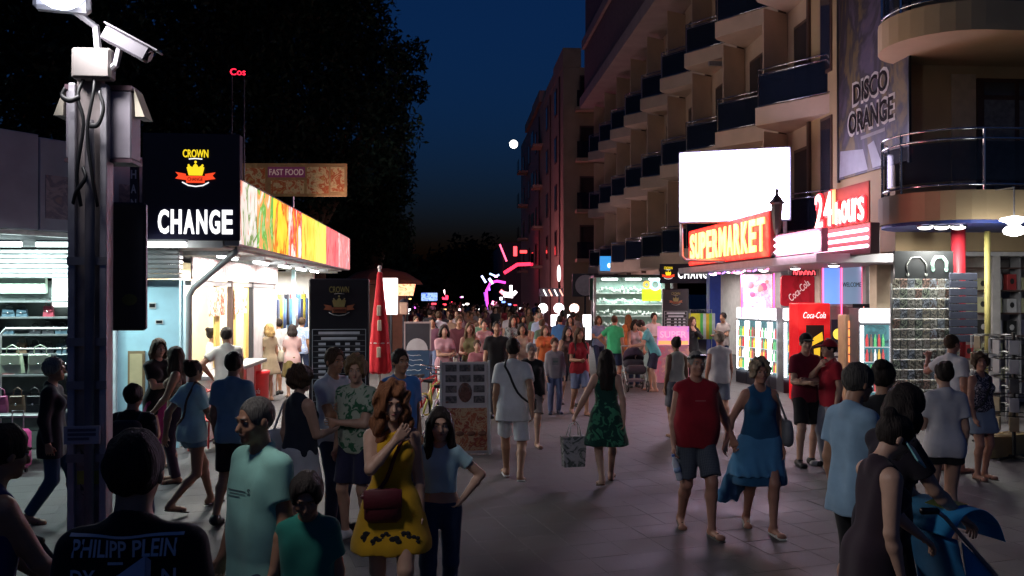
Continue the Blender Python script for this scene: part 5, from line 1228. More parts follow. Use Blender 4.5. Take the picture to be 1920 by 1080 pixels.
b = MB(); b.box(-0.34,0.34,0.01,0.04,-0.11,0.11); b.build('board', DARK, t); lettering('lettering','cola',0.22,0.12,t,E_((1,0.3,0.25),1.2),(-0.17,0,0),0,0.005,0.01); lettering('lettering','coffee',0.30,0.11,t,E_((0.9,0.75,0.5),0.9),(0.15,0,0),0,0.005)
b = MB(); b.tube([(0,0.03,0.11),(0,0.03,0.9)],0.012,6); b.build('hanger_rod', METAL, t)
q = gnd(1572,17.6); t = thing('roll_up_sign', 'tall narrow sign with yellow disc beside the vending machine', 'sign', (q.x,q.y,0.01), -0.08)
b = MB(); b.box(-0.14,0.14,0,0.03,0.02,1.75); b.build('panel', M_((0.02,0.02,0.05),0.4), t); b = MB(); b.lathe([(0.115,-0.004),(0.115,0.0)],20,0,Matrix.Translation((0,-0.003,1.45)) @ Matrix.Rotation(math.pi/2,4,'X')); b.build('yellow_disc', E_((0.9,0.75,0.1),0.9), t)
for k in range(6): b = MB(); b.box(-0.09,0.09,-0.006,-0.001,0.45+k*0.11,0.52+k*0.11); b.build('white_line', M_((0.6,0.6,0.6),0.5), t)

# ---- disc rack and electronics shop under the rounded balcony
es = thing('electronics_shop', 'electronics shop front with red column and dark slatted panel below the rounded balcony', 'shop', (0,0,0))
b = MB(); b.box(8.62,15.4,17.2,17.35,0.012,3.48); b.build('back_wall', M_((0.3,0.28,0.28),0.6), es)
q = at(1797,600,15.45); b = MB(); b.lathe([(0.12,0.012),(0.12,3.45)],16,0,Tm(q.x,q.y,0)); b.build('red_column', M_((0.26,0.012,0.02),0.5), es, True)
p = at(1735,530,15.1); b = MB(); b.box(p.x-0.56,p.x+0.52,p.y,p.y+0.05,p.z+0.03,p.z+0.56); po = b.build('headphone_poster', M_((0.015,0.017,0.018),0.3), es)
for cx, cz, s_, m in ((p.x-0.16,p.z+0.26,1.0,M_((0.25,0.27,0.25),0.4)),(p.x+0.26,p.z+0.32,0.72,E_((0.6,0.95,0.75),0.8))):
    b = MB(); b.tube([(cx-0.17*s_,p.y-0.012,cz-0.12*s_),(cx-0.19*s_,p.y-0.012,cz+0.05*s_),(cx-0.1*s_,p.y-0.012,cz+0.18*s_),(cx+0.06*s_,p.y-0.012,cz+0.19*s_),(cx+0.17*s_,p.y-0.012,cz+0.07*s_),(cx+0.17*s_,p.y-0.012,cz-0.1*s_)],0.012 if s_ == 1 else 0.03,6); b.ball((cx+0.17*s_,p.y-0.012,cz-0.12*s_),0.05*s_ if s_ < 1 else 0.03,8,0,(1,0.2,1.3)); b.ball((cx-0.17*s_,p.y-0.012,cz-0.12*s_),0.045*s_ if s_ < 1 else 0.03,8,0,(1,0.2,1.3)); b.build('headphone_print', m, po, True)
p = at(1828,640,14.6); sp_ = None
for k in range(9): b = MB(); b.bev(p.x-0.26,p.x+0.24,p.y+0.3,p.y+0.34,1.45+k*0.135,1.575+k*0.135,0.006); b.build('slat', M_((0.075,0.085,0.12),0.4), es)
b = MB(); b.tube([(p.x+0.55,p.y+0.5,0.012),(p.x+0.55,p.y+0.5,3.4)],0.05,8); b.build('yellow_pole', M_((0.26,0.23,0.07),0.6), es, True)
for z in (0.55,1.0,1.45,1.9,2.35,2.8): b = MB(); b.box(9.5,12.5,16.2,16.5,z-0.015,z+0.015); b.build('shelf', M_((0.1,0.06,0.05),0.5), es)
for x in (9.5,10.1,10.7,11.3,11.9): b = MB(); b.box(x-0.015,x+0.015,16.2,16.5,0.3,3.1); b.build('shelf_upright', M_((0.3,0.3,0.32),0.4), es)
rx = random.Random(3); BXC = [((0.55,0.55,0.55),'white'),((0.02,0.02,0.02),'black'),((0.4,0.05,0.05),'red'),((0.5,0.5,0.3),'cream'),((0.1,0.1,0.15),'dark grey')]
for r, z in enumerate((0.567,1.017,1.467,1.917,2.367)):
    for k in range(7):
        x = 9.65+k*0.3; c, cn = rx.choice(BXC); hh = rx.uniform(0.2,0.32)
        t = thing('product_box', f'{cn} product box, {ORD[k]} from the left on shelf level {["one","two","three","four","five"][r]} of the electronics shop', 'box', (x,16.3,z), rx.uniform(-.1,.1), 'boxes on the electronics shelves')
        b = MB(); b.bev(-0.1,0.1,-0.06,0.06,0,hh,0.004); b.build('carton', M_(c,0.5), t); b = MB(); b.ball((0,-0.062,hh*0.55),0.05,8,0,(1,0.08,1.2)); b.build('product_picture', M_((0.03,0.03,0.03) if c[0] > 0.3 else (0.5,0.5,0.5),0.4), t)
for k, (px, py) in enumerate(((1735,454),(1766,457),(1797,443))):
    p = at(px,py,14.85); t = thing('downlight', f'round white downlight under the rounded balcony, {ORD[k]} from the left', 'lamp', (p.x,p.y,3.485), 0)
    b = MB(); b.lathe([(0.13,-0.035),(0.14,-0.002)],16); b.build('rim', CHROME, t); b = MB(); b.ball((0,0,-0.036),0.12,14,0,(1,1,0.36)); b.build('lens', E_((1,0.97,0.9),6), t, True); area(t,(0,0,-0.10),(0,0,0),0.25,0.25,38,(1,0.97,0.9))
p = at(1902,420,13.9); t = thing('hanging_lamp', 'white glass lamp of stacked globes hanging at the right edge', 'lamp', (p.x,p.y,p.z))
b = MB(); b.lathe([(0.03,-0.20),(0.15,-0.16),(0.17,-0.10),(0.13,-0.05),(0.07,-0.02),(0.13,0.03),(0.22,0.06),(0.20,0.10),(0.05,0.13)],16); b.build('shade', E_((1,1,0.98),5.0), t, True); b = MB(); b.tube([(0,0,0.13),(0,0,0.6),(0,0.9,0.62)],0.015,6); b.build('rod', METAL, t); point(t,(0,-0.05,-0.3),42,(1,0.98,0.92),0.1)
# rack of disc cases, facing the street
p = at(1735,720,15.0); rk = thing('disc_rack', 'tall white wire rack packed with disc cases beside the red column', 'rack', (p.x,p.y,0.01), -0.05)
b = MB(); b.box(-0.60,0.60,0.03,0.05,0.12,2.44); b.build('back_panel', M_((0.3,0.33,0.3),0.6), rk)
for x in (-0.60,0.60): b = MB(); b.tube([(x,0.02,0),(x,0.02,2.46)],0.018,6); b.build('upright', WHITE, rk)
for j in range(13): b = MB(); b.tube([(-0.6,-0.03,0.24+j*0.178),(0.6,-0.03,0.24+j*0.178)],0.006,5); b.build('wire', WHITE, rk)
case = MB(); case.bev(-0.057,0.057,-0.012,0.005,0,0.158,0.003); cme = []
rd_ = random.Random(8)
for k in range(12):
    pal = [tuple(fq_*q for q in rd_.choice([(1,0.85,0.7),(0.7,0.8,0.9),(0.8,0.95,0.7),(1,1,0.9),(0.95,0.9,0.7),(0.9,0.6,0.5)])) for fq_ in [rd_.uniform(0.06,0.25), rd_.uniform(0.4,0.75), rd_.uniform(0.05,0.2), rd_.uniform(0.3,0.6)]]
    m_ = case.mesh('disc_case'); m_.materials.append(PRINT(pal,14,0,0.3,seed=k*1.1+0.2)); cme.append(m_)
for j in range(13):
    for i in range(9):
        o = link('disc_case', rd_.choice(cme), None, None); a = -0.05; x = -0.53+i*0.1325
        o.location = (p.x+x*math.cos(a), p.y+x*math.sin(a)-0.01, 0.26+j*0.178); o.rotation_euler = (math.radians(6),0,a)
        tag(o, f'disc case, {ORD[12-j]} row from top, {ORD[i]} from left on the wire rack', 'disc case', 'disc cases on the wire rack')
# spinning racks at the right
for k, (px, d, hgt) in enumerate(((1900,11.8,1.75),(1862,12.9,1.6))):
    q = gnd(px,d); t = thing('spinner_rack', ['black spinner rack hung with white packets at the right edge','smaller black spinner rack behind the couple'][k], 'rack', (q.x,q.y,0.01))
    b = MB(); b.tube([(0,0,0),(0,0,hgt)],0.025,8); b.build('stem', BLACK, t)
    for a in range(4): an = a*math.pi/2+0.4; b = MB(); b.tube([(0,0,0.04),(0.34*math.cos(an),0.34*math.sin(an),0.02)],0.02,6); b.build('foot', BLACK, t)
    for j in range(5):
        z = 0.62+j*0.26
        b = MB(); b.tube([(0.27*math.cos(q_*math.pi/6),0.27*math.sin(q_*math.pi/6),z) for q_ in range(13)],0.008,5,cap=False); b.build('ring', BLACK, t)
        for i in range(8):
            an = i*math.pi/4+0.2; c = rx.choice([(0.6,0.6,0.6),(0.65,0.65,0.62),(0.5,0.5,0.5),(0.08,0.08,0.08),(0.3,0.25,0.15)])
            b = MB(); b.bev(-0.06,0.06,-0.015,0.015,-0.2,-0.01,0.006,0,Tm(0.29*math.cos(an),0.29*math.sin(an),z,an+math.pi/2)); pk = b.build('packet', M_(c,0.5), t)
for k in range(2):
    q = gnd(1868+34*k,12.0+0.2*k); t = thing('cardboard_box', ['brown cardboard box on the floor by the spinner racks','small brown cardboard box at the right edge on the floor'][k], 'box', (q.x,q.y,0.01), 0.3*k); b = MB(); b.bev(-0.2,0.2,-0.15,0.15,0,0.3,0.006); b.build('carton', M_((0.35,0.25,0.1),0.8), t); b = MB(); b.box(-0.2,0.2,-0.025,0.025,0.301,0.304); b.build('tape', M_((0.45,0.38,0.22),0.4), t)

# ---- second exchange office, booth, souvenir stall
p = at(1288,530,27.0); t = thing('exchange_sign', 'distant exchange sign with crown emblem and CHANGE letters right of the street', 'sign', (p.x,p.y,p.z), -0.25)
b = MB(); b.bev(-0.85,1.0,0,0.15,-0.02,0.60,0.01); b.build('box', M_((0.006,0.006,0.02),0.4), t); crown_logo(t,(-0.58,-0.012,0.28),0.62,0); letters('CHANGE',1.15,0.30,t,E_((1,1,1),1.6),(0.28,-0.012,0.28),0,0.01,0.03)
def rate_board(label, loc, rz, w, hgt, group):
    t = thing('rate_board', label, 'board', loc, rz, group)
    b = MB(); b.bev(-w/2,w/2,0,0.09,0.05,hgt,0.02); b.build('case', M_((0.008,0.008,0.012),0.3), t)
    for x in (-w/2+0.06,w/2-0.06): b = MB(); b.box(x-0.03,x+0.03,-0.15,0.25,0,0.05); b.build('foot', DARK, t)
    crown_logo(t,(0,-0.012,hgt-0.42*w),w*0.78,0,False,0.55)
    zt = hgt-0.85*w; G = M_((0.32,0.33,0.36),0.5)
    b = MB(); b.box(-w/2+0.05,-w/2+0.06,-0.008,-0.002,0.35,zt); b.box(w/2-0.06,w/2-0.05,-0.008,-0.002,0.35,zt); b.box(-w/2+0.05,w/2-0.05,-0.008,-0.002,zt-0.01,zt); b.build('table_border', G, t)
    rows = int((zt-0.45)/0.085)
    for k in range(rows):
        z = zt-0.06-k*0.085; b = MB(); b.box(-w/2+0.07,w/2-0.07,-0.006,-0.002,z-0.035,z-0.03); b.build('rule', G, t)
        b = MB()
        if k < 2: b.box(-w*0.34+0.04*k,w*0.34-0.04*k,-0.008,-0.003,z-0.02,z+0.02)
        else:
            for x, ww in ((-w*0.34,0.11),(-w*0.06,0.07),(w*0.10,0.07),(w*0.27,0.07)): b.box(x,x+ww,-0.008,-0.003,z-0.018,z+0.018)
        b.build('row_figures', M_((0.45,0.46,0.5),0.5), t)
    return t
q = gnd(636,13.2); rate_board('tall black rate board with crown emblem standing beside the red umbrella', (q.x,q.y,0.01), 0.05, 0.92, 2.52, 'exchange rate boards')
q = gnd(1267,24.0); rate_board('distant dark rate board with crown emblem behind the purple booth', (q.x,q.y,0.01), -0.1, 0.74, 2.42, 'exchange rate boards')
q = gnd(1262,21.8); t = thing('ticket_booth', 'small booth with glowing purple SUPER panel and orange stripes', 'booth', (q.x,q.y,0.01), -0.1)
b = MB(); b.bev(-0.40,0.40,0,0.5,0,0.95,0.01); b.build('counter', PRINT([(0.5,0.1,0.15),(0.35,0.15,0.2),(0.6,0.3,0.2)],3,0.25,seed=6), t)
b = MB(); b.box(-0.40,0.40,-0.02,0.02,0.97,1.45); b.build('lit_panel', PRINT([(0.5,0.14,0.55),(0.65,0.25,0.5),(0.35,0.12,0.6)],2,0.75,seed=7), t)
lettering('lettering','SUPER',0.68,0.17,t,E_((1.0,0.35,0.5),1.0),(0,-0.03,1.24),0,0.005,0.02); b = MB(); b.box(-0.38,0.38,-0.032,-0.022,0.98,1.08); b.build('orange_strip', E_((1.0,0.45,0.15),0.8), t); b = MB(); b.ball((0.05,-0.03,1.08),0.05,8,0,(1,0.2,0.7)); b.build('highlight_bulb', E_((1,0.8,0.6),4), t, True)

st = thing('souvenir_stall', 'brightly lit souvenir stall crowded with small white and green goods', 'stall', gnd(1180,33), -0.08)
b = MB(); b.box(-1.35,1.45,0.5,0.6,0,2.9); b.build('back_wall', M_((0.35,0.5,0.45),0.5), st); b = MB(); b.box(-1.45,1.55,-0.9,0.6,2.9,3.0); b.build('roof', DARK, st)
for x in (-1.4,1.5): b = MB(); b.box(x-0.04,x+0.04,-0.85,-0.77,0,2.9); b.build('post', METAL, st)
for z in (0.5,0.95,1.4,1.85,2.3): b = MB(); b.box(-1.3,1.4,0.2,0.5,z,z+0.02); b.build('shelf', WHITE, st)
rg = random.Random(21); b = MB()
for z in (0.52,0.97,1.42,1.87,2.32):
    for k in range(34): b.ball((-1.27+k*0.079,0.3+rg.uniform(-.06,.08),z+rg.uniform(.05,.2)),rg.uniform(0.03,0.065),6,rg.randrange(5),(1,1,rg.uniform(.7,1.8)))
tag(b.build('souvenirs', [M_(c,0.5) for c in ((0.7,0.72,0.7),(0.1,0.45,0.3),(0.05,0.15,0.4),(0.6,0.5,0.1),(0.1,0.1,0.1))], st), kind='stuff')
for k in range(3): b = MB(); b.tube([(-1.1+k*0.9,-0.4,2.84),(-0.5+k*0.9,-0.4,2.84)],0.025,6); b.build('tube_lamp', E_((0.9,1,0.96),16), st, True); area(st,(-0.8+k*0.9,-0.4,2.78),(0,0,0),0.6,0.1,34,(0.85,1,0.92))
p = at(1222,548,31); t = thing('hanging_sign', 'glowing yellow green sign with white ring at the souvenir stall', 'sign', (p.x,p.y,p.z)); b = MB(); b.bev(-0.35,0.35,0,0.08,-0.32,0.12,0.02); b.build('panel', E_((0.6,0.9,0.03),1.3), t)
b = MB(); b.tube([(0.12+0.17*math.cos(k*math.pi/8),-0.04,0.28+0.17*math.sin(k*math.pi/8)) for k in range(17)],0.05,6,cap=False); b.build('ring_letter', E_((0.5,1,1),1.8), t, True); b = MB(); b.tube([(-0.2+0.1*math.cos(k*math.pi/6),-0.04,0.28+0.1*math.sin(k*math.pi/6)) for k in range(13)],0.04,6,cap=False); b.build('ring_letter', E_((1,0.6,0.1),1.3), t, True); b = MB(); b.tube([(0,0.04,0.1),(0,0.04,0.55)],0.015,5); b.build('rod', METAL, t)
t = thing('shop_sign', 'green-black shop sign with white BOUTIQUE letters farther right', 'sign', at(1133,530,36), -0.05); b = MB(); b.box(-0.62,0.8,0.02,0.1,-0.75,0.22); b.build('board', M_((0.01,0.05,0.03),0.5), t); lettering('lettering','BOUTIQUE',0.9,0.16,t,E_((1,1,1),2.0),(0.05,0,0),0,0.01,0.02)
for x in (-0.5,0.7): b = MB(); b.tube([(x,0.12,-t.location.z+0.01),(x,0.12,0.2)],0.04,6); b.build('post', DARK, t)
t = thing('hanging_sign', 'small blue lit sign on the hotel corner above the street', 'sign', at(1136,494,42)); b = MB(); b.bev(-0.28,0.28,0,0.1,-0.36,0.36,0.02); b.build('panel', E_((0.05,0.35,0.85),0.9), t); b = MB(); b.ball((0.17,-0.02,-0.1),0.1,8,0,(1,0.2,1.2)); b.build('bright_spot', E_((0.6,0.9,1),3), t, True); b = MB(); b.tube([(0.28,0.05,0.2),(1.15,0.05,0.2)],0.02,5); b.build('bracket', METAL, t)

# ---- globe lamps and lit boxes mid street
for k, (px, r) in enumerate(((1018,0.22),(1048,0.23),(1077,0.22))):
    p = at(px,578,38); t = thing('globe_lamp', f'white globe street lamp, {["leftmost","middle","rightmost"][k]} of three in the mid distance', 'lamp', (p.x,p.y,0.01), 0, 'globe lamps in the mid street')
    b = MB(); b.ball((0,0,p.z-0.01),r,16); b.build('globe', E_((1.0,0.97,0.95),3.5) if k < 2 else PRINT([(1,0.9,0.8),(0.8,0.5,0.35),(1,0.95,0.9)],5,1.2,seed=9), t, True); b = MB(); b.tube([(0,0,0),(0,0,p.z-r)],0.04,8); b.build('post', DARK, t); point(t,(0,-0.4,p.z),80,(1,0.68,0.76),0.2)
for k, (x0, x1, y0, y1) in enumerate(((1033,1052,590,612),(1064,1080,590,610),(1093,1119,590,613),(1098,1116,614,637))):
    p = at((x0+x1)/2,y1,37); w = (x1-x0)/F_PX*37; hh = (y1-y0)/F_PX*37; t = thing('light_box_sign', ['white light box left of three in the mid street','narrow white light box under the rightmost globe lamp','large upper white light box right of the globe lamps','lower white light box right of the globe lamps'][k], 'sign', (p.x,p.y,p.z))
    b = MB(); b.bev(-w/2,w/2,0,0.08,0,hh,0.015); b.build('lit_face', E_((1,0.98,1.0),2.5), t); b = MB(); b.tube([(0,0.1,-p.z+0.01),(0,0.1,hh)],0.03,6); b.build('post', DARK, t)
p = at(1298-0,0,1)
t = thing('hanging_canopy', 'dark striped awning with lit red bars above the globe lamps', 'awning', at(1035,555,39)); b = MB(); b.box(-0.55,0.5,0,0.6,-0.02,0.35); b.build('cover', DARK, t)
for k in range(4): b = MB(); b.tube([(-0.4+k*0.25,-0.02,0.3),(-0.25+k*0.25,-0.02,0.0)],0.03,6); b.build('lit_bar', E_((1,0.4,0.3) if k%2 else (1,1,0.95),1.8), t, True)
b = MB(); b.box(-0.5,-0.45,0.5,0.55,-2.4,0); b.build('post', DARK, t); b = MB(); b.box(0.4,0.45,0.5,0.55,-2.4,0); b.build('post', DARK, t)
t = thing('banner_lamp', 'tall slim white light bar on a pole before the far building', 'lamp', at(1048,513,48)); b = MB(); b.ball((0,0,0),0.5,10,0,(0.22,0.22,1)); b.build('light_bar', E_((1,1,0.95),2.2), t, True); b = MB(); b.tube([(0,0,-3.4),(0,0,-0.4)],0.04,6); b.build('pole', DARK, t)
t = thing('oval_sign', 'dim grey round sign on a frame in front of the far building', 'sign', at(1098,535,45)); b = MB(); b.lathe([(0.55,-0.03),(0.55,0.03)],20,0,Matrix.Rotation(math.pi/2,4,'X')); b.build('disc', M_((0.4,0.38,0.38),0.5), t); b = MB(); b.box(-0.7,0.7,0.05,0.1,-0.6,0.62); b.build('frame', DARK, t); b = MB(); b.tube([(0,0.15,-t.location.z+0.01),(0,0.15,0.5)],0.05,6); b.build('post', DARK, t)

# ---- far neon: red bar, purple arch, blue screen, red star lights
def neon(name, label, d, strokes, group=None):
    p0 = at(strokes[0][0][0][0], strokes[0][0][0][1], d); t = thing(name, label, 'neon sign', (p0.x,p0.y,0.01), 0, group)
    for pts, r, col, s_ in strokes:
        b = MB(); b.tube([at(x,y,d)-Vector((p0.x,p0.y,0.01)) for x, y in pts], r, 6); b.build('neon_tube', E_(col,s_), t, True)
    b = MB(); b.tube([(0.3,0.3,0),(0.3,0.3,p0.z)],0.06,6); b.build('mast', DARK, t); return t
RED = (1.0,0.03,0.08)
neon('neon_roof_sign','red neon roof outline and strokes of the bar at the street end',70,[([(937,458),(950,490)],0.07,(1,0.1,0.2),3.5),([(966,462),(966,480)],0.15,(1,0.05,0.06),4),([(975,472),(988,472)],0.12,(1,0.05,0.05),4),([(945,512),(970,496),(995,495)],0.14,RED,3)])
neon('neon_arch','purple and pink neon arch of the bar farther down the street',58,[([(914,575),(912,545),(920,530),(932,527),(948,530)],0.08,(0.8,0.05,0.5),3),([(903,517),(911,530)],0.07,(0.45,0.5,1),4),([(917,522),(924,532)],0.09,(0.6,0.6,1),4),([(918,513),(930,518),(936,515)],0.06,(0.4,0.6,1),3),([(922,567),(930,570)],0.13,(1,0.3,0.6),4),([(916,536),(918,545)],0.07,(0.3,0.1,1),3),([(908,548),(916,590)],0.05,(0.35,0.08,0.7),1.5)])
neon('neon_figure','blazing white pink neon figure at the bar entrance',56,[([(938,545),(948,553)],0.12,(1,0.25,0.3),3),([(945,552),(962,554)],0.17,(1,0.85,0.85),5),([(958,535),(958,548)],0.09,(1,0.9,0.95),5),([(962,553),(968,546)],0.10,(1,0.9,0.95),5),([(952,582),(948,592),(955,592)],0.10,(1,1,1),4),([(937,560),(942,560)],0.1,(0.8,0.85,1),4)])
neon('neon_cluster','red round neon lights with a white spot beyond the blue screen',85,[([(815,537),(818,537)],0.22,RED,3.5),([(824,540),(826,540)],0.2,RED,3.5),([(831,549),(834,549)],0.3,(1,0.7,0.75),5),([(822,557),(840,558)],0.22,RED,4),([(845,567),(846,568)],0.16,RED,4),([(818,533),(828,534)],0.12,RED,2)])
t = thing('blue_screen','small glowing blue screen low at the left street side', 'screen', at(805,564,75)); b = MB(); b.bev(-0.7,0.7,0,0.2,0,0.7,0.03); b.build('panel', PRINT([(0.03,0.1,0.9),(0.4,0.6,1.0),(0.02,0.06,0.6)],2,1.4,seed=4), t); b = MB(); b.tube([(0,0.3,-1.6),(0,0.3,0.3)],0.06,6); b.build('post', DARK, t)
far_l = [(712,578),(720,582),(738,588),(765,583),(775,586),(790,590),(798,588),(812,587),(822,590),(868,572),(876,570),(893,577),(900,580),(905,584),(852,581),(834,587),(780,583),(860,590)]
for k, (px, py) in enumerate(far_l):
    d = 60+5*(k%6); t = thing('distant_lamp', 'tiny white lamp among the distant street lights', 'lamp', at(px,py,d), 0, 'tiny far lamps down the street'); b = MB(); b.ball((0,0,0),0.10+0.05*(k%3),8,0,(1.4,1,0.7)); b.build('bulb', E_((1,0.85,0.8) if k%3 else (1,1,1),3), t, True); b = MB(); b.tube([(0,0.1,-t.location.z+0.005),(0,0.1,0)],0.03,5); b.build('pole', DARK, t)
rl = random.Random(9); LC = [((1,0.05,0.08),'red'),((0.2,0.35,1.0),'blue'),((1,1,1),'white'),((0.9,0.15,0.8),'magenta'),((1,0.6,0.2),'orange')]
for k in range(26):
    px, py, d = rl.uniform(700,990), rl.uniform(556,596), rl.uniform(48,80); c, cn = rl.choice(LC)
    t = thing('distant_lamp', f'tiny {cn} light among the distant street lights', 'lamp', at(px,py,d), 0, 'tiny coloured lights down the street'); b = MB(); b.bev(-0.09-0.12*rl.random(),0.09,-0.03,0.03,-0.05,0.05,0.01); b.build('light_face', E_(c,3.0), t); b = MB(); b.tube([(0,0.1,-t.location.z+0.005),(0,0.1,0)],0.025,5); b.build('pole', DARK, t)
point(tag(MB().box(-0.1,0.1,-0.1,0.1,0,0.1).build('bar_floodlight', E_((1,0.2,0.35),2), None, False, at(930,520,54)),'small red floodlight on the bar front','lamp'),(0,-0.6,0),420,(1,0.3,0.45),0.3)

# ---- left centre: lit menu box, orange sign, lantern, umbrella, chalkboards, bicycles, picture board
p = at(732,590,26); t = thing('menu_light_box', 'white lit menu box behind the red umbrella', 'sign', (p.x,p.y,p.z)); b = MB(); b.bev(-0.24,0.22,0,0.15,0,1.12,0.02); b.build('lit_face', PRINT([(1,0.93,0.9),(1,0.85,0.8),(0.95,0.95,0.9)],6,1.4,seed=1), t); b = MB(); b.tube([(0,0.2,-p.z+0.01),(0,0.2,0.3)],0.05,6); b.build('post', DARK, t); area(t,(0,-0.06,0.5),(math.radians(90),0,0),0.4,1,10,(1,0.9,0.85))
p = at(763,543,28); t = thing('neon_box_sign', 'orange red lit box sign next to the white menu box', 'sign', (p.x,p.y,p.z)); b = MB(); b.add([(-0.28,0,-0.2),(0.2,0,-0.2),(0.28,0,0.18),(-0.34,0,0.18),(-0.28,0.1,-0.2),(0.2,0.1,-0.2),(0.28,0.1,0.18),(-0.34,0.1,0.18)],[(0,1,2,3),(5,4,7,6),(4,0,3,7),(1,5,6,2),(3,2,6,7),(4,5,1,0)]); b.build('lit_face', PRINT([(1,0.1,0.03),(1,0.55,0.3),(1,0.08,0.03)],4,1.8,seed=2), t); b = MB(); b.tube([(0,0.15,-p.z+0.01),(0,0.15,0.1)],0.04,6); b.build('post', DARK, t)
p = at(757,577,24); t = thing('lantern', 'small dim box lantern on a post by the chalkboards', 'lamp', (p.x,p.y,0.01)); b = MB(); b.bev(-0.11,0.11,-0.11,0.11,p.z-0.2,p.z+0.15,0.02); b.build('glass', M_((0.45,0.3,0.22),0.4), t); b = MB(); b.lathe([(0.15,p.z+0.151),(0.03,p.z+0.25)],8); b.tube([(0,0,0),(0,0,p.z-0.2)],0.035,6); b.build('frame', DARK, t)
# small tiled pavilion roof behind the umbrella
t = thing('kiosk', 'small dim red roofed kiosk behind the closed umbrella', 'kiosk', gnd(712,30)); b = MB(); b.box(-0.9,0.9,0,1.4,0,2.6); b.build('walls', M_((0.3,0.12,0.08),0.7), t); b = MB(); b.lathe([(1.5,2.61),(1.4,2.75),(0.9,3.05),(0.25,3.2)],10,0,Tm(0,0.7,0)); b.build('roof', M_((0.25,0.09,0.06),0.7), t)
q = gnd(712,14.5); t = thing('closed_umbrella', 'closed red parasol standing by the black rate board', 'umbrella', (q.x,q.y,0.01))
UF = Field([-0.35,-0.35,0.75],[0.35,0.35,2.75],0.02)
for a in range(8):
    an = a*math.pi/4; c, s_ = math.cos(an), math.sin(an)
    UF.cone((0.01*c,0.01*s_,2.62),(0.085*c,0.085*s_,1.75),0.03,0.055,0.02); UF.cone((0.085*c,0.085*s_,1.75),(0.13*c,0.13*s_,1.0),0.055,0.075,0.02)
link('fabric', UF.mesh('fabric'), t, cloth((0.5,0.02,0.03)))
b = MB(); b.tube([(0,0,0),(0,0,2.72)],0.025,8); b.ball((0,0,2.73),0.04,8); b.build('pole', WHITE, t, True); b = MB(); b.lathe([(0.28,0),(0.28,0.06),(0.06,0.1)],16); b.build('base', DARK, t); b = MB(); b.tube([(0.155*math.cos(k*math.pi/6),0.155*math.sin(k*math.pi/6),1.45) for k in range(13)],0.012,5,cap=False); b.build('tie_band', M_((0.6,0.55,0.5),0.6), t, True)
for k, (x, z) in enumerate(((0.0,2.0),(0.01,1.75),(0.0,1.3))): b = MB(); b.bev(x-0.035,x+0.035,-0.158-0.015*k,-0.12,z-0.09,z+0.09,0.01); b.build('print_mark', M_((0.55,0.45,0.35),0.6), t)
q = gnd(782,17.5); t = thing('chalkboard', 'blue chalkboard with white writing and white domed top', 'chalkboard', (q.x,q.y,0.01), 0.05, 'street chalkboards'); b = MB(); b.bev(-0.26,0.26,0,0.04,0.55,1.12,0.015); b.build('board', M_((0.02,0.06,0.13),0.7), t); b = MB(); pl = [(0.22*math.cos(math.pi*k/10),1.125+0.24*math.sin(math.pi*k/10)) for k in range(11)]; b.prism(pl,0,0.04,0,Tm(0,0.04,0) @ Matrix.Rotation(math.pi/2,4,'X')); b.build('dome_top', M_((0.5,0.5,0.52),0.6), t)
for k in range(5): b = MB(); r_ = random.Random(k); b.tube([(-0.2+0.04*j,-0.006,1.02-k*0.1+r_.uniform(-.015,.015)) for j in range(8+k%3)],0.006,4); b.build('chalk_line', M_((0.5,0.55,0.6),0.8), t)
for x in (-0.24,0.24): b = MB(); b.box(x-0.02,x+0.02,0.0,0.03,0,0.55); b.build('leg', BROWNW, t)
q = gnd(783,19.0); t = thing('chalkboard', 'dark framed blank blackboard above the blue chalkboard', 'chalkboard', (q.x,q.y,0.01), 0.02, 'street chalkboards'); b = MB(); b.box(-0.27,0.27,0,0.03,1.05,1.62); b.build('board', M_((0.02,0.02,0.03),0.6), t); b = MB(); b.box(-0.3,0.3,-0.01,0.02,1.62,1.66); b.box(-0.3,-0.27,-0.01,0.02,1.02,1.62); b.box(0.27,0.3,-0.01,0.02,1.02,1.62); b.build('frame', M_((0.35,0.28,0.28),0.6), t)
for x in (-0.25,0.25): b = MB(); b.box(x-0.02,x+0.02,0.032,0.06,0,1.6); b.build('leg', BROWNW, t)
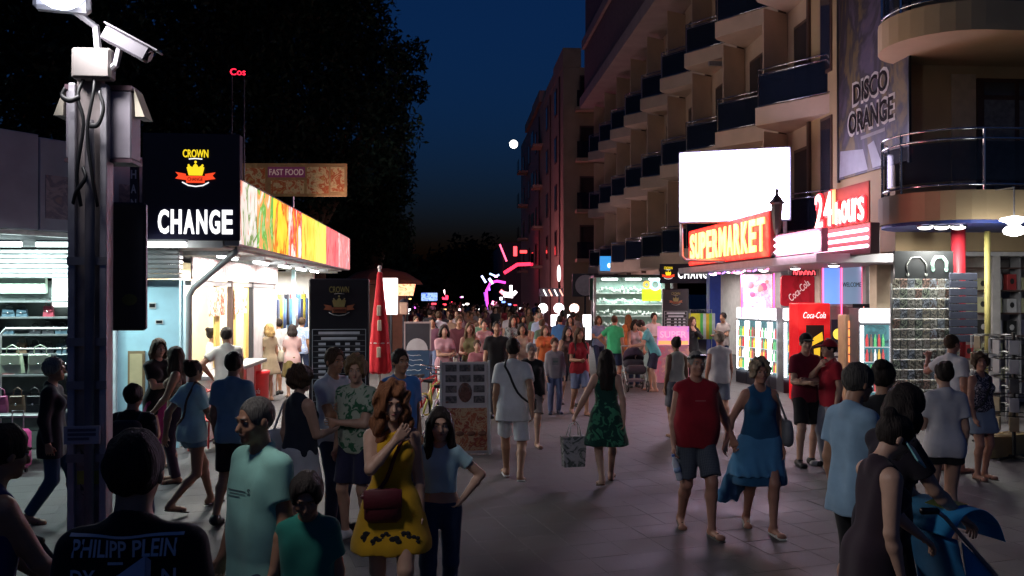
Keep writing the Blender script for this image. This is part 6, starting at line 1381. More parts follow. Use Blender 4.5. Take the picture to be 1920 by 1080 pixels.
def bicycle(label, loc, rz, col, lean=0.05):
    t = thing('bicycle', label, 'bicycle', loc, rz, 'rental bicycles by the picture board'); t.rotation_euler = (lean,0,rz)
    for x in (-0.5,0.5):
        b = MB(); R = 0.31; b.tube([(x+R*math.cos(k*math.pi/10),0,0.33+R*math.sin(k*math.pi/10)) for k in range(21)],0.018,6,cap=False); w = b.build('wheel', BLACK, t, True)
        b = MB()
        for k in range(8): b.tube([(x,0,0.33),(x+R*math.cos(k*math.pi/4),0,0.33+R*math.sin(k*math.pi/4))],0.003,4)
        b.ball((x,0,0.33),0.03,8); b.build('spokes', METAL, w)
        b = MB(); b.tube([(x+0.345*math.cos(a),0,0.33+0.345*math.sin(a)) for a in [math.radians(q_) for q_ in range(20,171,15)]],0.022,6); b.build('mudguard', M_(col,0.3), t, True)
    b = MB()
    for p_, q_ in (((-0.5,0,0.33),(-0.1,0,0.30)),((-0.1,0,0.30),(0.36,0,0.78)),((-0.1,0,0.30),(-0.2,0,0.82)),((-0.5,0,0.33),(-0.18,0,0.75)),((-0.18,0,0.75),(0.35,0,0.83)),((0.5,0,0.33),(0.36,0,0.78)),((0.36,0,0.78),(0.33,0,0.98))): b.tube([p_,q_],0.017,6)
    b.build('frame', M_(col,0.3), t, True)
    b = MB(); b.tube([(0.2,-0.25,1.0),(0.33,-0.12,0.98),(0.33,0.12,0.98),(0.2,0.25,1.0)],0.013,6); b.build('handlebar', CHROME, t, True)
    b = MB(); b.add([(-0.35,-0.08,0.84),(-0.35,0.08,0.84),(-0.08,0.02,0.85),(-0.08,-0.02,0.85),(-0.35,-0.08,0.88),(-0.35,0.08,0.88),(-0.08,0.02,0.88),(-0.08,-0.02,0.88)],[(0,1,2,3),(7,6,5,4),(0,4,5,1),(1,5,6,2),(2,6,7,3),(3,7,4,0)]); b.build('saddle', BLACK, t)
for k, (px, d, c, cn) in enumerate(((795,15.0,(0.55,0.03,0.03),'red'),(812,14.2,(0.5,0.5,0.1),'yellow green'),(826,13.4,(0.5,0.5,0.52),'white'))):
    q = gnd(px,d); bicycle(f'{cn} bicycle parked beside the picture board', (q.x,q.y,0.012), math.radians(60+10*k), c)
q = gnd(873,12.1); t = thing('picture_board', 'cream A-frame board with rows of small pictures and a red orange advert', 'sign', (q.x,q.y,0.01), 0.03)
BM = Tm(0,0,0) @ Matrix.Rotation(math.radians(-9),4,'X'); BM2 = Tm(0,0.42,0) @ Matrix.Rotation(math.radians(9),4,'X')
b = MB(); b.bev(-0.33,0.33,0,0.03,0.02,1.32,0.01,0,BM); b.build('front_panel', M_((0.62,0.56,0.53),0.6,var=0.1), t); b = MB(); b.bev(-0.33,0.33,0,0.03,0.02,1.30,0.01,0,BM2); b.build('rear_panel', M_((0.4,0.37,0.35),0.6), t)
b = MB(); b.box(-0.36,-0.332,-0.02,0.03,0,1.34,0,BM); b.box(0.332,0.36,-0.02,0.03,0,1.34,0,BM); b.build('side_rail', WHITE, t)
for j in range(4):
    for i in range(3):
        if j == 3 and i == 1: continue
        b = MB(); b.bev(-0.28+i*0.2,-0.12+i*0.2,-0.012,-0.002,1.18-j*0.15,1.28-j*0.15,0.004,0,BM); b.build('small_picture', PRINT([(0.05,0.05,0.06),(0.10,0.09,0.09),(0.2,0.18,0.17),(0.2,0.07,0.05)],12,seed=j*3+i), t)
b = MB(); b.ball((0.0,-0.006,0.88),0.11,14,0,(0.9,0.08,1.3),BM); b.build('round_picture', PRINT([(0.1,0.05,0.04),(0.25,0.12,0.09)],9,seed=3), t, True)
b = MB(); b.box(-0.31,0.31,-0.01,-0.002,0.06,0.66,0,BM); b.build('advert', PRINT([(0.5,0.3,0.15),(0.4,0.10,0.05),(0.55,0.38,0.22),(0.3,0.05,0.04),(0.5,0.25,0.1)],5,seed=8,dist=2), t)
for j, x in enumerate((-0.24,-0.08,0.08,0.24)): b = MB(); b.ball((x,-0.014,0.3),0.06,10,0,(1.1,0.1,0.6),BM); b.build('food_print', M_((0.18,0.06,0.03),0.5), t, True)
# red stool and crates at the fast food counter
for k, (px, d) in enumerate(((478,16.6),(410,12.4),(388,12.6))):
    q = gnd(px,d); t = thing('drinks_bin', ['round red drinks bin with white script at the counter','red metal chair back rail by the counter','second red chair by the counter'][k], 'bin' if k == 0 else 'chair', (q.x,q.y,0.012))
    if k == 0:
        b = MB(); b.lathe([(0.26,0),(0.27,0.7),(0.29,0.72),(0.29,0.78),(0.2,0.8)],18); b.build('barrel', M_((0.6,0.02,0.02),0.3), t, True); lettering('script','Coca-Cola',0.32,0.1,t,M_((0.7,0.7,0.7),0.4),(0,-0.275,0.42),0,0.004,shear=0.35); b = MB(); b.lathe([(0.08,0.8),(0.1,0.9),(0.02,0.96)],10); b.build('lid_knob', M_((0.8,0.1,0.05),0.4), t, True)
    else:
        t.name = 'red_chair'
        for x in (-0.2,0.2):
            for y in (-0.2,0.2): b = MB(); b.tube([(x,y,0),(x*0.9,y*0.9,0.45)],0.014,6); b.build('leg', M_((0.5,0.03,0.03),0.4), t)
        b = MB(); b.bev(-0.2,0.2,-0.2,0.2,0.45,0.48,0.01); b.build('seat', M_((0.6,0.03,0.03),0.4), t); b = MB(); b.tube([(-0.2,-0.2,0.48),(-0.21,-0.24,0.85),(0,-0.25,0.92),(0.21,-0.24,0.85),(0.2,-0.2,0.48)],0.016,6); b.tube([(-0.2,-0.23,0.7),(0.2,-0.23,0.7)],0.012,6); b.build('backrest', M_((0.6,0.03,0.03),0.4), t, True)

# ---- the pole with lamp, camera and boxes
PD = 4.2; KS = PD/6.6; P0 = gnd(170, PD); pole = thing('lamp_pole', 'battered grey steel pole with taped notices and loose cables, left foreground', 'lamp post', (P0.x,P0.y,0.01), 0.06)
PG = M_((0.42,0.40,0.44),0.55,0.3,var=0.35,scale=5,bump=0.3,bscale=25)
pole.scale = (KS*0.92,KS*0.8,1.0)
zz = lambda py: CAM_H+(HORIZON-py)/F_PX*PD-0.01
b = MB()
for x in (-0.125,0.125): b.bev(x-0.028,x+0.028,-0.10,0.10,0,zz(160),0.006)
b.build('channel_rail', PG, pole)
b = MB(); b.box(-0.097,0.097,-0.05,0.05,0,zz(140)); b.build('core_plate', M_((0.26,0.22,0.22),0.7,var=0.4,scale=6), pole)
b = MB(); b.tube([(0.03,-0.13,0.0),(0.03,-0.13,zz(330)),(0.02,-0.13,zz(230))],0.04,10); b.build('conduit', M_((0.22,0.2,0.22),0.5,0.3,var=0.2), pole, True)
for py in (490,640,720,855): b = MB(); b.box(-0.158,0.158,-0.108,-0.1005,zz(py)-0.02,zz(py)+0.02); b.build('clamp_band', M_((0.25,0.24,0.26),0.5,0.4), pole)
b = MB(); b.box(-0.15,0.13,-0.19,-0.176,zz(826),zz(793)); nt = b.build('notice', M_((0.4,0.38,0.42),0.7), pole)
for k in range(3): b = MB(); b.box(-0.12,0.10-0.05*(k==2),-0.192,-0.1905,zz(800+k*8)-0.008,zz(800+k*8)+0.006); b.build('notice_line', M_((0.1,0.09,0.12),0.7), nt)
for k, (py0, py1, c) in enumerate(((905,880,(0.35,0.33,0.05)),(870,845,(0.3,0.27,0.28)),(935,912,(0.25,0.22,0.22)))):
    b = MB(); b.box(-0.085,0.085,-0.062,-0.052,zz(py0),zz(py1)); stk = b.build('sticker', M_(c,0.6,var=0.3,scale=14), pole)
    if k != 0:
        b = MB()
        for q_ in (-1,1): b.add([(q_*0.015,-0.066,zz(py0)+0.05),(q_*0.06,-0.066,zz(py0)+0.085),(q_*0.055,-0.066,zz(py0)+0.05)],[(0,1,2)])
        b.add([(-0.05,-0.066,zz(py0)+0.035),(0,-0.066,zz(py0)+0.01),(0.05,-0.066,zz(py0)+0.035),(0,-0.066,zz(py0)+0.025)],[(0,1,2,3)]); b.build('sticker_print', M_((0.05,0.04,0.05),0.6), stk)
# loose cables
CB = M_((0.01,0.01,0.012),0.5)
for k, pts in enumerate((((-0.03,-0.16,zz(390)),(-0.06,-0.17,zz(330)),(0.0,-0.2,zz(240)),(-0.05,-0.19,zz(190)),(-0.02,-0.12,zz(150))),((0.1,-0.16,zz(390)),(0.06,-0.2,zz(320)),(0.03,-0.2,zz(250)),(0.08,-0.2,zz(175)),(0.05,-0.1,zz(145))),((0.12,-0.2,zz(180)),(0.16,-0.22,zz(210)),(0.12,-0.22,zz(240)),(0.05,-0.2,zz(243))),((-0.15,-0.18,zz(175)),(-0.17,-0.2,zz(190)),(-0.1,-0.22,zz(198)),(-0.03,-0.2,zz(190))),((-0.01,-0.18,zz(320)),(0.02,-0.22,zz(340)),(-0.06,-0.19,zz(365)),(-0.09,-0.17,zz(385))))):
    b = MB(); b.tube(curve(pts),0.014,7); b.build('cable', CB, pole, True)
def on_pole(name, label, cat, px, py, d, rz=0.0):
    o = thing(name,label,cat,at(px,py,d*KS),rz); o.scale = (KS,)*3; return o
t = on_pole('junction_box','small white junction box near the top of the lamp pole','box',170,146,6.45,0.02); b = MB(); b.bev(-0.15,0.14,0,0.12,0,0.235,0.015); b.build('cover', M_((0.13,0.115,0.11),0.6,var=0.12), t); b = MB(); b.bev(-0.135,0.125,-0.008,-0.001,0.015,0.22,0.004); b.build('lid', M_((0.14,0.122,0.118),0.6), t); b = MB(); b.box(-0.06,0.06,0.12,0.3,0.05,0.2); b.build('bracket', PG, t)
t = on_pole('control_cabinet','grey control cabinet with pitched cream side flaps on the lamp pole','cabinet',185,304,6.62,0.02); b = MB(); b.bev(-0.25,0.24,0,0.22,0.03,0.56,0.01); b.build('body', M_((0.30,0.27,0.32),0.5,var=0.12), t); b = MB(); b.box(-0.255,0.245,-0.01,0.23,0.0,0.028); b.build('dark_trim', M_((0.10,0.05,0.07),0.6), t); b = MB(); b.box(-0.255,0.245,-0.01,0.23,0.562,0.60); b.build('dark_trim', M_((0.10,0.05,0.07),0.6), t)
for q_ in (-1,1): b = MB(); b.add([(q_*0.26,0.0,0.58),(q_*0.26,0.2,0.58),(q_*0.34,0.2,0.36),(q_*0.34,0.0,0.36),(q_*0.27,0.0,0.36),(q_*0.27,0.2,0.36)],[(0,1,2,3),(4,5,1,0),(3,2,5,4),(0,3,4),(1,5,2)]); b.build('side_flap', M_((0.5,0.45,0.36),0.6), t)
t = on_pole('security_camera','white box security camera on the lamp pole pointing right','camera',196,62,6.4,0.0)
CM = Matrix.Rotation(math.radians(28),4,'Y'); b = MB(); b.bev(0.0,0.36,-0.055,0.055,-0.05,0.06,0.012,0,CM); b.build('housing', M_((0.10,0.09,0.11),0.5), t); b = MB(); b.bev(-0.02,0.42,-0.065,0.065,0.062,0.075,0.004,0,CM); b.build('sun_shield', M_((0.12,0.11,0.13),0.5), t); b = MB(); b.tube([(0.36,0,0),(0.375,0,0)],0.035,10,0,True,CM); b.build('lens', BLACK, t); b = MB(); b.tube([(0.1,0.03,-0.08),(0.06,0.05,-0.22),(-0.04,0.15,-0.25)],0.025,6); b.build('bracket', PG, t)
t = on_pole('street_floodlight','glaring blue white floodlight at the top of the lamp pole','lamp',112,6,6.5,0.25)
b = MB(); b.bev(-0.20,0.20,0.02,0.14,-0.04,0.30,0.03); b.build('housing', M_((0.3,0.3,0.34),0.4), t); b = MB(); b.ball((0,0.01,0.10),0.17,16,0,(1.0,0.4,0.85)); b.build('lens', E_((0.80,0.86,1.0),6.0), t, True); b = MB(); b.tube([(0.06,0.1,0.0),(0.22,0.18,-0.1),(0.25,0.2,-0.45)],0.03,8); b.build('arm', PG, t)
point(t,(-0.03,-0.28,0.05),4.5,(0.80,0.86,1.0),0.12)
L = bpy.data.lights.new('lamp_light','SPOT'); L.energy = 260; L.color = (0.98,0.95,0.95); L.spot_size = math.radians(122); L.spot_blend = 0.75; L.shadow_soft_size = 0.3
o = bpy.data.objects.new('lamp_light',L); COL.objects.link(o); o.parent = t; o.location = (0.05,-0.30,0.05); o.rotation_euler = Vector((0.86,0.42,-0.42)).to_track_quat('-Z','Y').to_euler(); o.rotation_euler.z -= 0.25
t = on_pole('back_lit_panel','dark back of a tall sign panel fixed to the lamp pole','sign',236,620,6.9,0.04); b = MB(); b.bev(-0.14,0.15,0,0.08,0,1.04,0.02); b.build('panel', M_((0.012,0.013,0.022),0.5), t); b = MB(); b.ball((0.03,-0.003,0.25),0.06,10,0,(1,0.05,0.8)); b.build('faint_sticker', M_((0.08,0.09,0.015),0.6), t); b = MB(); b.box(-0.32,-0.141,0.02,0.05,0.2,0.25); b.box(-0.32,-0.141,0.02,0.05,0.85,0.9); b.build('bracket', PG, t)

# ============================================================ people in the street
BLK = (0.012,0.012,0.014); NAVY = (0.02,0.03,0.07); DEN = (0.06,0.10,0.19); WHT = (0.62,0.62,0.62); DKH = (0.018,0.012,0.010); BRH = (0.06,0.035,0.02); GRH = (0.30,0.29,0.28); SND = (0.06,0.04,0.03)
# foreground left
r_, inf_ = person('man seen from behind in a black T-shirt with grey PHILIPP PLEIN lettering', 252, 2.80, 1.85, 0, 'm', ('tshirt',BLK), ('jeans',NAVY), ('short',DKH), None, 'tan', fat=0.01, seed=1, legs='apart')
GT = M_((0.62,0.6,0.63),0.7)
shirt_print(r_, inf_, [('bar',0.34,0.008,0.0,1.455,GT),('PHILIPP PLEIN',0.305,0.05,0.0,1.420,GT),('bar',0.045,0.008,-0.02,1.378,GT),('DY',0.075,0.05,-0.115,1.335,GT),('N',0.04,0.05,0.135,1.335,GT)], -1)
# white bag slung on his back
s_ = inf_['s']; b = MB(); up_ = inf_['up']
b.add([up_(-0.10,-0.14,1.27),up_(0.10,-0.15,1.27),up_(0.10,-0.14,1.40),up_(-0.01,-0.14,1.35),up_(-0.10,-0.20,1.25),up_(0.10,-0.21,1.25),up_(0.09,-0.16,1.42),up_(0.02,-0.16,1.37)],[(0,1,2,3),(7,6,5,4),(0,4,5,1),(1,5,6,2),(2,6,7,3),(3,7,4,0)]); o = b.build('plastic_bag', M_((0.5,0.48,0.55),0.35,var=0.15,scale=10), r_)
person('person in dark blue cut by the left picture edge, hands on a stroller', -62, 3.7, 1.72, 40, 'm', ('tank',(0.02,0.03,0.12)), ('shorts',NAVY), ('short',DKH), None, 'tan', ('push','push'), seed=2, lean=12, fat=0.03)
person('grey haired person in a long dark jacket and jeans walking behind the lamp pole', 100, 8.6, 1.66, 80, 'f', ('jacket',(0.014,0.014,0.02)), ('jeans',(0.03,0.07,0.13),'denim'), ('grey',(0.20,0.18,0.15)), ('sandal',(0.12,0.06,0.03)), 'tan', ('down','down'), 'walk', seed=3, bag=('shoulder',-1,(0.5,0.5,0.5)))
person('dark haired youth with a black backpack standing right of the lamp pole', 250, 7.3, 1.52, 5, 'm', ('tshirt',BLK), ('jeans',NAVY), ('short',DKH), ('sneaker',BLK), 'tan', seed=4, bag=('pack',(0.02,0.022,0.03)))
person('woman in a black top and magenta skirt with hands clasped by the pale blue wall', 297, 11.2, 1.70, 125, 'f', ('tshirt',BLK), ('skirt',(0.22,0.015,0.10)), ('bob',BRH), ('sandal',BLK), 'fair', ('bent','fold'), 'weight', seed=5, hemz=0.36, head=(-15,4), bag=('shoulder',-1,(0.55,0.5,0.4)))
person('long haired woman in a beige floral top turning back towards the left', 330, 10.4, 1.64, -100, 'f', ('tank',(0.32,0.22,0.15),'floral',(0.12,0.08,0.06)), ('jeans',(0.05,0.03,0.05)), ('long',BRH), ('sandal',SND), 'tan', ('fwd','down'), seed=6, head=(-25,0))
person('woman in a pale teal top and denim hot pants striding right', 362, 9.0, 1.62, 38, 'f', ('tshirt',(0.42,0.62,0.64)), ('hotpants',(0.16,0.26,0.32),'denim'), ('bun',DKH), ('sandal',SND), 'tan', ('back','fwd'), 'stride', seed=7, bag=('cross',1,(0.10,0.06,0.04),None))
person('man in a blue grey T-shirt and black shorts seen from behind', 438, 8.6, 1.72, 12, 'm', ('tshirt',(0.20,0.33,0.42)), ('shorts',BLK), ('short',DKH), ('sneaker',BLK), 'tan', ('down','down'), 'walk2', seed=8)
r_, inf_ = person('balding man in a loose mint green T-shirt walking towards the camera', 488, 4.6, 1.76, 222, 'm', ('tshirt',(0.28,0.55,0.46)), ('jeans',(0.05,0.07,0.11),'denim'), ('buzz',(0.10,0.09,0.08)), None, 'tan', ('down','down'), 'walk', fat=0.025, seed=9, head=(-5,6), hemz=0.82)
GP = M_((0.08,0.12,0.12),0.7); shirt_print(r_, inf_, [('bar',0.15,0.006,-0.03,1.27,GP),('bar',0.13,0.004,-0.02,1.255,GP),('bar',0.10,0.005,-0.05,1.24,GP),('S',0.03,0.03,0.07,1.275,GP)], 1)
person('boy in a dark teal T-shirt looking down, led by the man in mint green', 578, 4.45, 1.36, 188, 'm', ('tshirt',(0.02,0.17,0.13)), ('shorts',(0.02,0.10,0.09)), ('bowl',DKH), None, 'tan', ('down','hold'), 'walk2', child=True, seed=10, head=(12,22))
person('woman in a sleeveless navy top with short dark curls seen from behind', 562, 7.6, 1.64, 40, 'f', ('tank',(0.018,0.022,0.035)), ('skirt',(0.5,0.5,0.52)), ('curly',BRH), ('sandal',SND), 'fair', ('down','bent'), seed=11, fat=0.03, hemz=0.55, bag=('shoulder',-1,(0.5,0.52,0.56)))
person('man in a pale T-shirt and dark jeans with folded arms', 625, 8.3, 1.77, 125, 'm', ('tshirt',(0.45,0.50,0.58)), ('jeans',NAVY), ('short',BRH), ('sneaker',BLK), 'tan', ('foldhi','fold'), 'weight', seed=12, head=(-10,4))
person('curly haired man in a green leaf pattern shirt and dark shorts', 668, 8.0, 1.70, 205, 'm', ('tshirt',(0.34,0.38,0.30),'floral',(0.03,0.12,0.06),13.0), ('shorts',(0.025,0.025,0.06)), ('curly',(0.16,0.10,0.05)), ('sneaker',(0.6,0.6,0.62)), 'fair', ('fold','down'), 'stand', seed=13, head=(25,4))
person('dark haired man in a blue T-shirt behind the woman in yellow', 750, 8.6, 1.73, 150, 'm', ('tshirt',(0.05,0.16,0.42)), ('jeans',NAVY), ('short',DKH), ('sneaker',BLK), 'tan', seed=14)
r_, inf_ = person('woman with long reddish curls in a yellow dress, hand at her chin', 735, 5.75, 1.70, 176, 'f', ('dress',(0.52,0.28,0.015)), ('none',BLK), ('curlylong',(0.16,0.06,0.025)), ('sandal',(0.3,0.2,0.05)), 'fair', ('down','face'), 'walk', seed=15, hemz=0.62, head=(8,6), bag=('cross',-1,(0.10,0.008,0.015),(0.24,0.22,0.08),1))
up_ = inf_['up']; b = MB()
sh_ob = bpy.data.objects[r_['_top']]; bv = BVHTree.FromPolygons([v.co[:] for v in sh_ob.data.vertices], [p.vertices[:] for p in sh_ob.data.polygons])
for k, x in enumerate((-0.15,-0.09,-0.02,0.04,0.1,0.16)):
    z = (0.70+0.03*(k%2))*inf_['s']; hit = bv.ray_cast(Vector((x,1.0,z)), Vector((0,-1,0)))
    if hit[0]: [b.ball(hit[0]+Vector((0.022*math.cos(q*1.26+k),0,0.022*math.sin(q*1.26+k))), 0.017+0.003*(k%3), 8, 0, (1,0.10,0.8)) for q in range(5)]
b.build('flower_trim', M_((0.012,0.01,0.012),0.8), sh_ob, True)
person('girl in a pale blue crop top and jeans, left hand on her hip', 825, 6.1, 1.47, 182, 'f', ('crop',(0.42,0.62,0.66)), ('jeans',(0.025,0.045,0.10),'denim'), ('long',DKH), ('sneaker',BLK), 'fair', ('hip','down'), 'walk2', child=True, seed=16, head=(6,2))
# middle of the street
person('man in white T-shirt and shorts with black cross strap walking away', 962, 10.4, 1.78, 4, 'm', ('long_tee',WHT), ('shorts',(0.6,0.6,0.62)), ('short',DKH), ('sandal',(0.5,0.5,0.5)), 'tan', ('down','back'), 'stride', seed=17, fat=0.015, bag=('cross',-1,BLK,(0.16,0.14,0.06),0))
person('grey haired woman in a dark open jacket walking towards the camera', 996, 12.9, 1.56, 178, 'f', ('long',BLK), ('shorts',(0.25,0.2,0.18)), ('grey',GRH), ('sandal',SND), 'fair', ('down','bent'), 'walk', seed=18, fat=0.04)
r_, inf_ = person('child in a grey printed hoodie and jeans facing the camera', 1040, 16.3, 1.42, 178, 'm', ('long',(0.25,0.24,0.27)), ('jeans',(0.10,0.13,0.24),'denim'), ('short',BRH), ('sneaker',NAVY), 'fair', child=True, seed=19)
shirt_print(r_, inf_, [('bar',0.14,0.02,0,1.3,GP),('bar',0.12,0.05,0,1.24,GP),('bar',0.14,0.02,0,1.18,GP)], 1)
person('woman in a red top and denim shorts with a dark backpack', 1086, 16.2, 1.66, 165, 'f', ('tshirt',(0.30,0.02,0.03)), ('shorts',(0.13,0.17,0.28),'denim'), ('long',BRH), ('sandal',SND), 'tan', ('down','bent'), 'walk', seed=20, bag=('pack',BLK))
r_, inf_ = person('dark haired woman in a green leaf pattern dress walking away', 1137, 10.2, 1.65, 8, 'f', ('dress',(0.012,0.05,0.04),'floral',(0.05,0.22,0.12),9.0), ('none',BLK), ('long',DKH), ('sandal',(0.12,0.05,0.03)), 'fair', ('out','back'), 'stride2', seed=21, hemz=0.56)
wr = inf_['J']['wr',-1]; hp = r_.matrix_basis @ wr
t = thing('shopping_bag', 'white patterned shopping bag carried by the woman in the green dress', 'bag', (hp.x-0.03, hp.y, max(0.05,hp.z-0.62)), 0.2)
b = MB(); b.add([(-0.13,-0.05,0),(0.13,-0.05,0),(0.13,0.05,0),(-0.13,0.05,0),(-0.15,-0.06,0.36),(0.15,-0.06,0.36),(0.15,0.06,0.36),(-0.15,0.06,0.36)],[(0,3,2,1),(0,1,5,4),(1,2,6,5),(2,3,7,6),(3,0,4,7),(4,5,6,7)]); b.build('bag_body', PRINT([(0.45,0.45,0.45),(0.4,0.4,0.4),(0.08,0.1,0.09),(0.3,0.35,0.3)],8,seed=4), t)
for y in (-0.05,0.05): b = MB(); b.tube([(-0.07,y,0.36),(-0.04,y*0.5,0.50),(0.03,0,0.54),(0.06,y*0.5,0.50),(0.08,y,0.36)],0.007,6); b.build('handle', WHITE, t, True)
person('man in a bright green T-shirt and dark shorts by the souvenir stall', 1152, 20.8, 1.76, 25, 'm', ('tshirt',(0.05,0.42,0.18)), ('shorts',NAVY), ('buzz',BRH), ('sneaker',BLK), 'red', ('hip','down'), seed=22)
person('woman in a pale top pushing a dark pram towards the camera', 1189, 20.9, 1.66, 180, 'f', ('tank',(0.45,0.38,0.40)), ('jeans',NAVY), ('bob',DKH), ('sneaker',BLK), 'fair', ('push','push'), seed=23, lean=8, head=(0,12))
person('man in a turquoise T-shirt bending over the dark pram', 1228, 20.0, 1.76, -80, 'm', ('tshirt',(0.10,0.38,0.42)), ('shorts',(0.025,0.025,0.05)), ('short',DKH), ('sandal',SND), 'fair', ('reach','push'), 'weight', seed=24, lean=24, head=(0,18))
person('vendor in a white shirt behind the purple booth', 1226, 23.2, 1.76, 170, 'm', ('tshirt',(0.55,0.48,0.50)), ('jeans',NAVY), ('short',DKH), ('sneaker',BLK), 'fair', ('bent','bent'), seed=25)
person('long haired woman in a black top beside the purple booth', 1298, 22.2, 1.68, 160, 'f', ('long',BLK), ('jeans',BLK), ('long',BRH), ('sneaker',BLK), 'fair', ('face','down'), seed=26)
person('man in a light shirt leaning at the blue column', 1356, 23.6, 1.76, -120, 'm', ('tshirt',(0.35,0.30,0.28)), ('jeans',NAVY), ('short',DKH), ('sneaker',BLK), 'tan', ('phone','bent'), seed=27)
person('person in a white sleeveless top and grey shorts walking away', 1349, 14.5, 1.66, 2, 'm', ('vest',(0.55,0.52,0.53)), ('shorts',(0.16,0.18,0.24)), ('grey',(0.25,0.2,0.15)), ('sneaker',BLK), 'red', ('down','down'), 'walk', seed=28, fat=0.02)
person('dark haired person in a pale vest half hidden behind the man in red', 1268, 13.6, 1.60, -10, 'f', ('tank',(0.45,0.42,0.36)), ('shorts',(0.12,0.12,0.14)), ('bun',DKH), ('sandal',SND), 'brown', seed=29)
# couple holding hands
r_, inf_ = person('stout man in a red sleeveless shirt and plaid shorts holding hands', 1305, 8.25, 1.76, 178, 'm', ('vest',(0.27,0.012,0.022)), ('shorts',(0.05,0.06,0.08),'plaid',(0.11,0.12,0.14),22.0), ('buzz',(0.22,0.2,0.18)), ('sandal',(0.05,0.04,0.035)), 'red', ('hold','down'), 'walk', seed=30, fat=0.05)
shirt_print(r_, inf_, [('bar',0.10,0.008,0.0,1.29,M_((0.35,0.1,0.1),0.6))], 1)
up_ = inf_['HP']; b = MB(); b.tube([up_(-0.085,0.0,0.05),up_(-0.06,0.075,0.075),up_(0,0.105,0.08),up_(0.06,0.075,0.075),up_(0.085,0.0,0.05)],0.014,6); b.build('sunglasses', M_((0.02,0.02,0.02),0.15), r_, True)
wr = inf_['J']['wr',1]; hp = r_.matrix_basis @ wr
t = thing('water_bottle', 'clear plastic water bottle hanging from the hand of the man in red', 'bottle', (hp.x-0.02,hp.y-0.05,hp.z-0.10), 0); t.rotation_euler = (0,math.radians(-16),0)
b = MB(); b.lathe([(0.03,-0.25),(0.033,-0.23),(0.033,-0.08),(0.014,-0.03),(0.014,-0.015)],12); b.build('bottle_body', M_((0.5,0.52,0.58),0.15), t, True); b = MB(); b.lathe([(0.016,-0.014),(0.016,0.006)],10); b.build('cap', M_((0.1,0.2,0.5),0.4), t); b = MB(); b.lathe([(0.0345,-0.17),(0.0345,-0.12)],12); b.build('paper_label', M_((0.3,0.4,0.6),0.5), t, True)
r_, inf_ = person('short haired woman in a blue dress with a long trailing hem', 1424, 8.3, 1.67, 182, 'f', ('dress',(0.02,0.09,0.19)), ('none',BLK), ('curly',(0.20,0.15,0.10)), ('sandal',(0.45,0.45,0.42)), 'red', ('down','hold'), 'walk', seed=31, fat=0.03, hemz=0.50, bag=('shoulder',-1,(0.16,0.16,0.17)))
D = Field([-0.2,-0.5,0.1],[0.7,0.35,1.05],0.012)       # pale lower skirt panel with the tail blowing aside
for k in range(8):
    t_ = k/7; D.cone((-0.09+0.02*t_,0.0,0.86-0.34*t_),(0.09+0.04*t_,0.0,0.86-0.34*t_),0.125+0.055*t_,0.125+0.055*t_,0.02)
D.plane_cut(0.545,'above')
D.cone((0.12,-0.06,0.72),(0.36,-0.12,0.26),0.10,0.055,0.06,cut=True); D.cone((0.10,-0.08,0.70),(0.24,-0.14,0.28),0.10,0.07,0.06,cut=True)
D.rough(lambda p: 0.006*np.clip((0.78-p[:,2])/0.25,0,1)*np.sin(p[:,0]*70+3*np.sin(p[:,2]*6)))
link('skirt_panel', D.mesh('skirt_panel'), r_, cloth((0.07,0.22,0.40)))
# right group
person('man in dark red T-shirt and black cap with folded arms', 1510, 11.5, 1.76, 172, 'm', ('tshirt',(0.17,0.012,0.03)), ('shorts',BLK), ('cap',DKH,BLK), ('sneaker',BLK), 'fair', ('fold','bent'), 'weight', seed=32, head=(-15,4))
person('man in red cap and red T-shirt facing left, hand at his mouth', 1556, 11.3, 1.68, -95, 'm', ('tshirt',(0.35,0.015,0.03)), ('jeans',(0.25,0.26,0.3)), ('cap',DKH,(0.35,0.02,0.03)), ('sneaker',(0.3,0.3,0.3)), 'fair', ('down','face'), seed=33)
person('man in a long light blue shirt seen from behind, right foreground', 1600, 5.8, 1.82, 78, 'm', ('long_tee',(0.22,0.34,0.46)), ('jeans',BLK), ('short',(0.05,0.045,0.04)), None, 'tan', ('down','fwd'), seed=34, fat=0.0, head=(0,12))
person('dark figure with a knotted head scarf behind the foreground women', 1655, 6.4, 1.79, 40, 'f', ('jacket',BLK), ('jeans',BLK), ('bun',DKH), None, 'tan', seed=35)
person('dark haired woman in black leaning over the stroller, profile to the right', 1655, 5.1, 1.76, 82, 'f', ('tshirt',(0.016,0.012,0.02)), ('jeans',BLK), ('bob',DKH), None, 'fair', ('push','push'), seed=36, lean=9, head=(0,16))
person('front woman in a dark sleeveless dress looking down to the right', 1632, 4.6, 1.66, 88, 'f', ('dress',(0.03,0.018,0.026)), ('none',BLK), ('bun',DKH), None, 'fair', ('push','down'), seed=37, lean=7, head=(0,22), hemz=0.3)
person('woman in a white T-shirt and black shorts with pinned up hair, back turned', 1770, 7.9, 1.66, 6, 'f', ('tshirt',(0.55,0.53,0.54)), ('hotpants',BLK), ('bun',DKH), ('sandal',SND), 'fair', ('bent','down'), 'stand', seed=38)
person('man in a white T-shirt facing right, arm round the woman in the floral top', 1785, 11.0, 1.77, 70, 'm', ('tshirt',(0.6,0.6,0.63)), ('shorts',(0.1,0.1,0.12)), ('buzz',BRH), ('sandal',SND), 'red', ('shoulder','down'), seed=39, fat=0.03, head=(-5,-6))
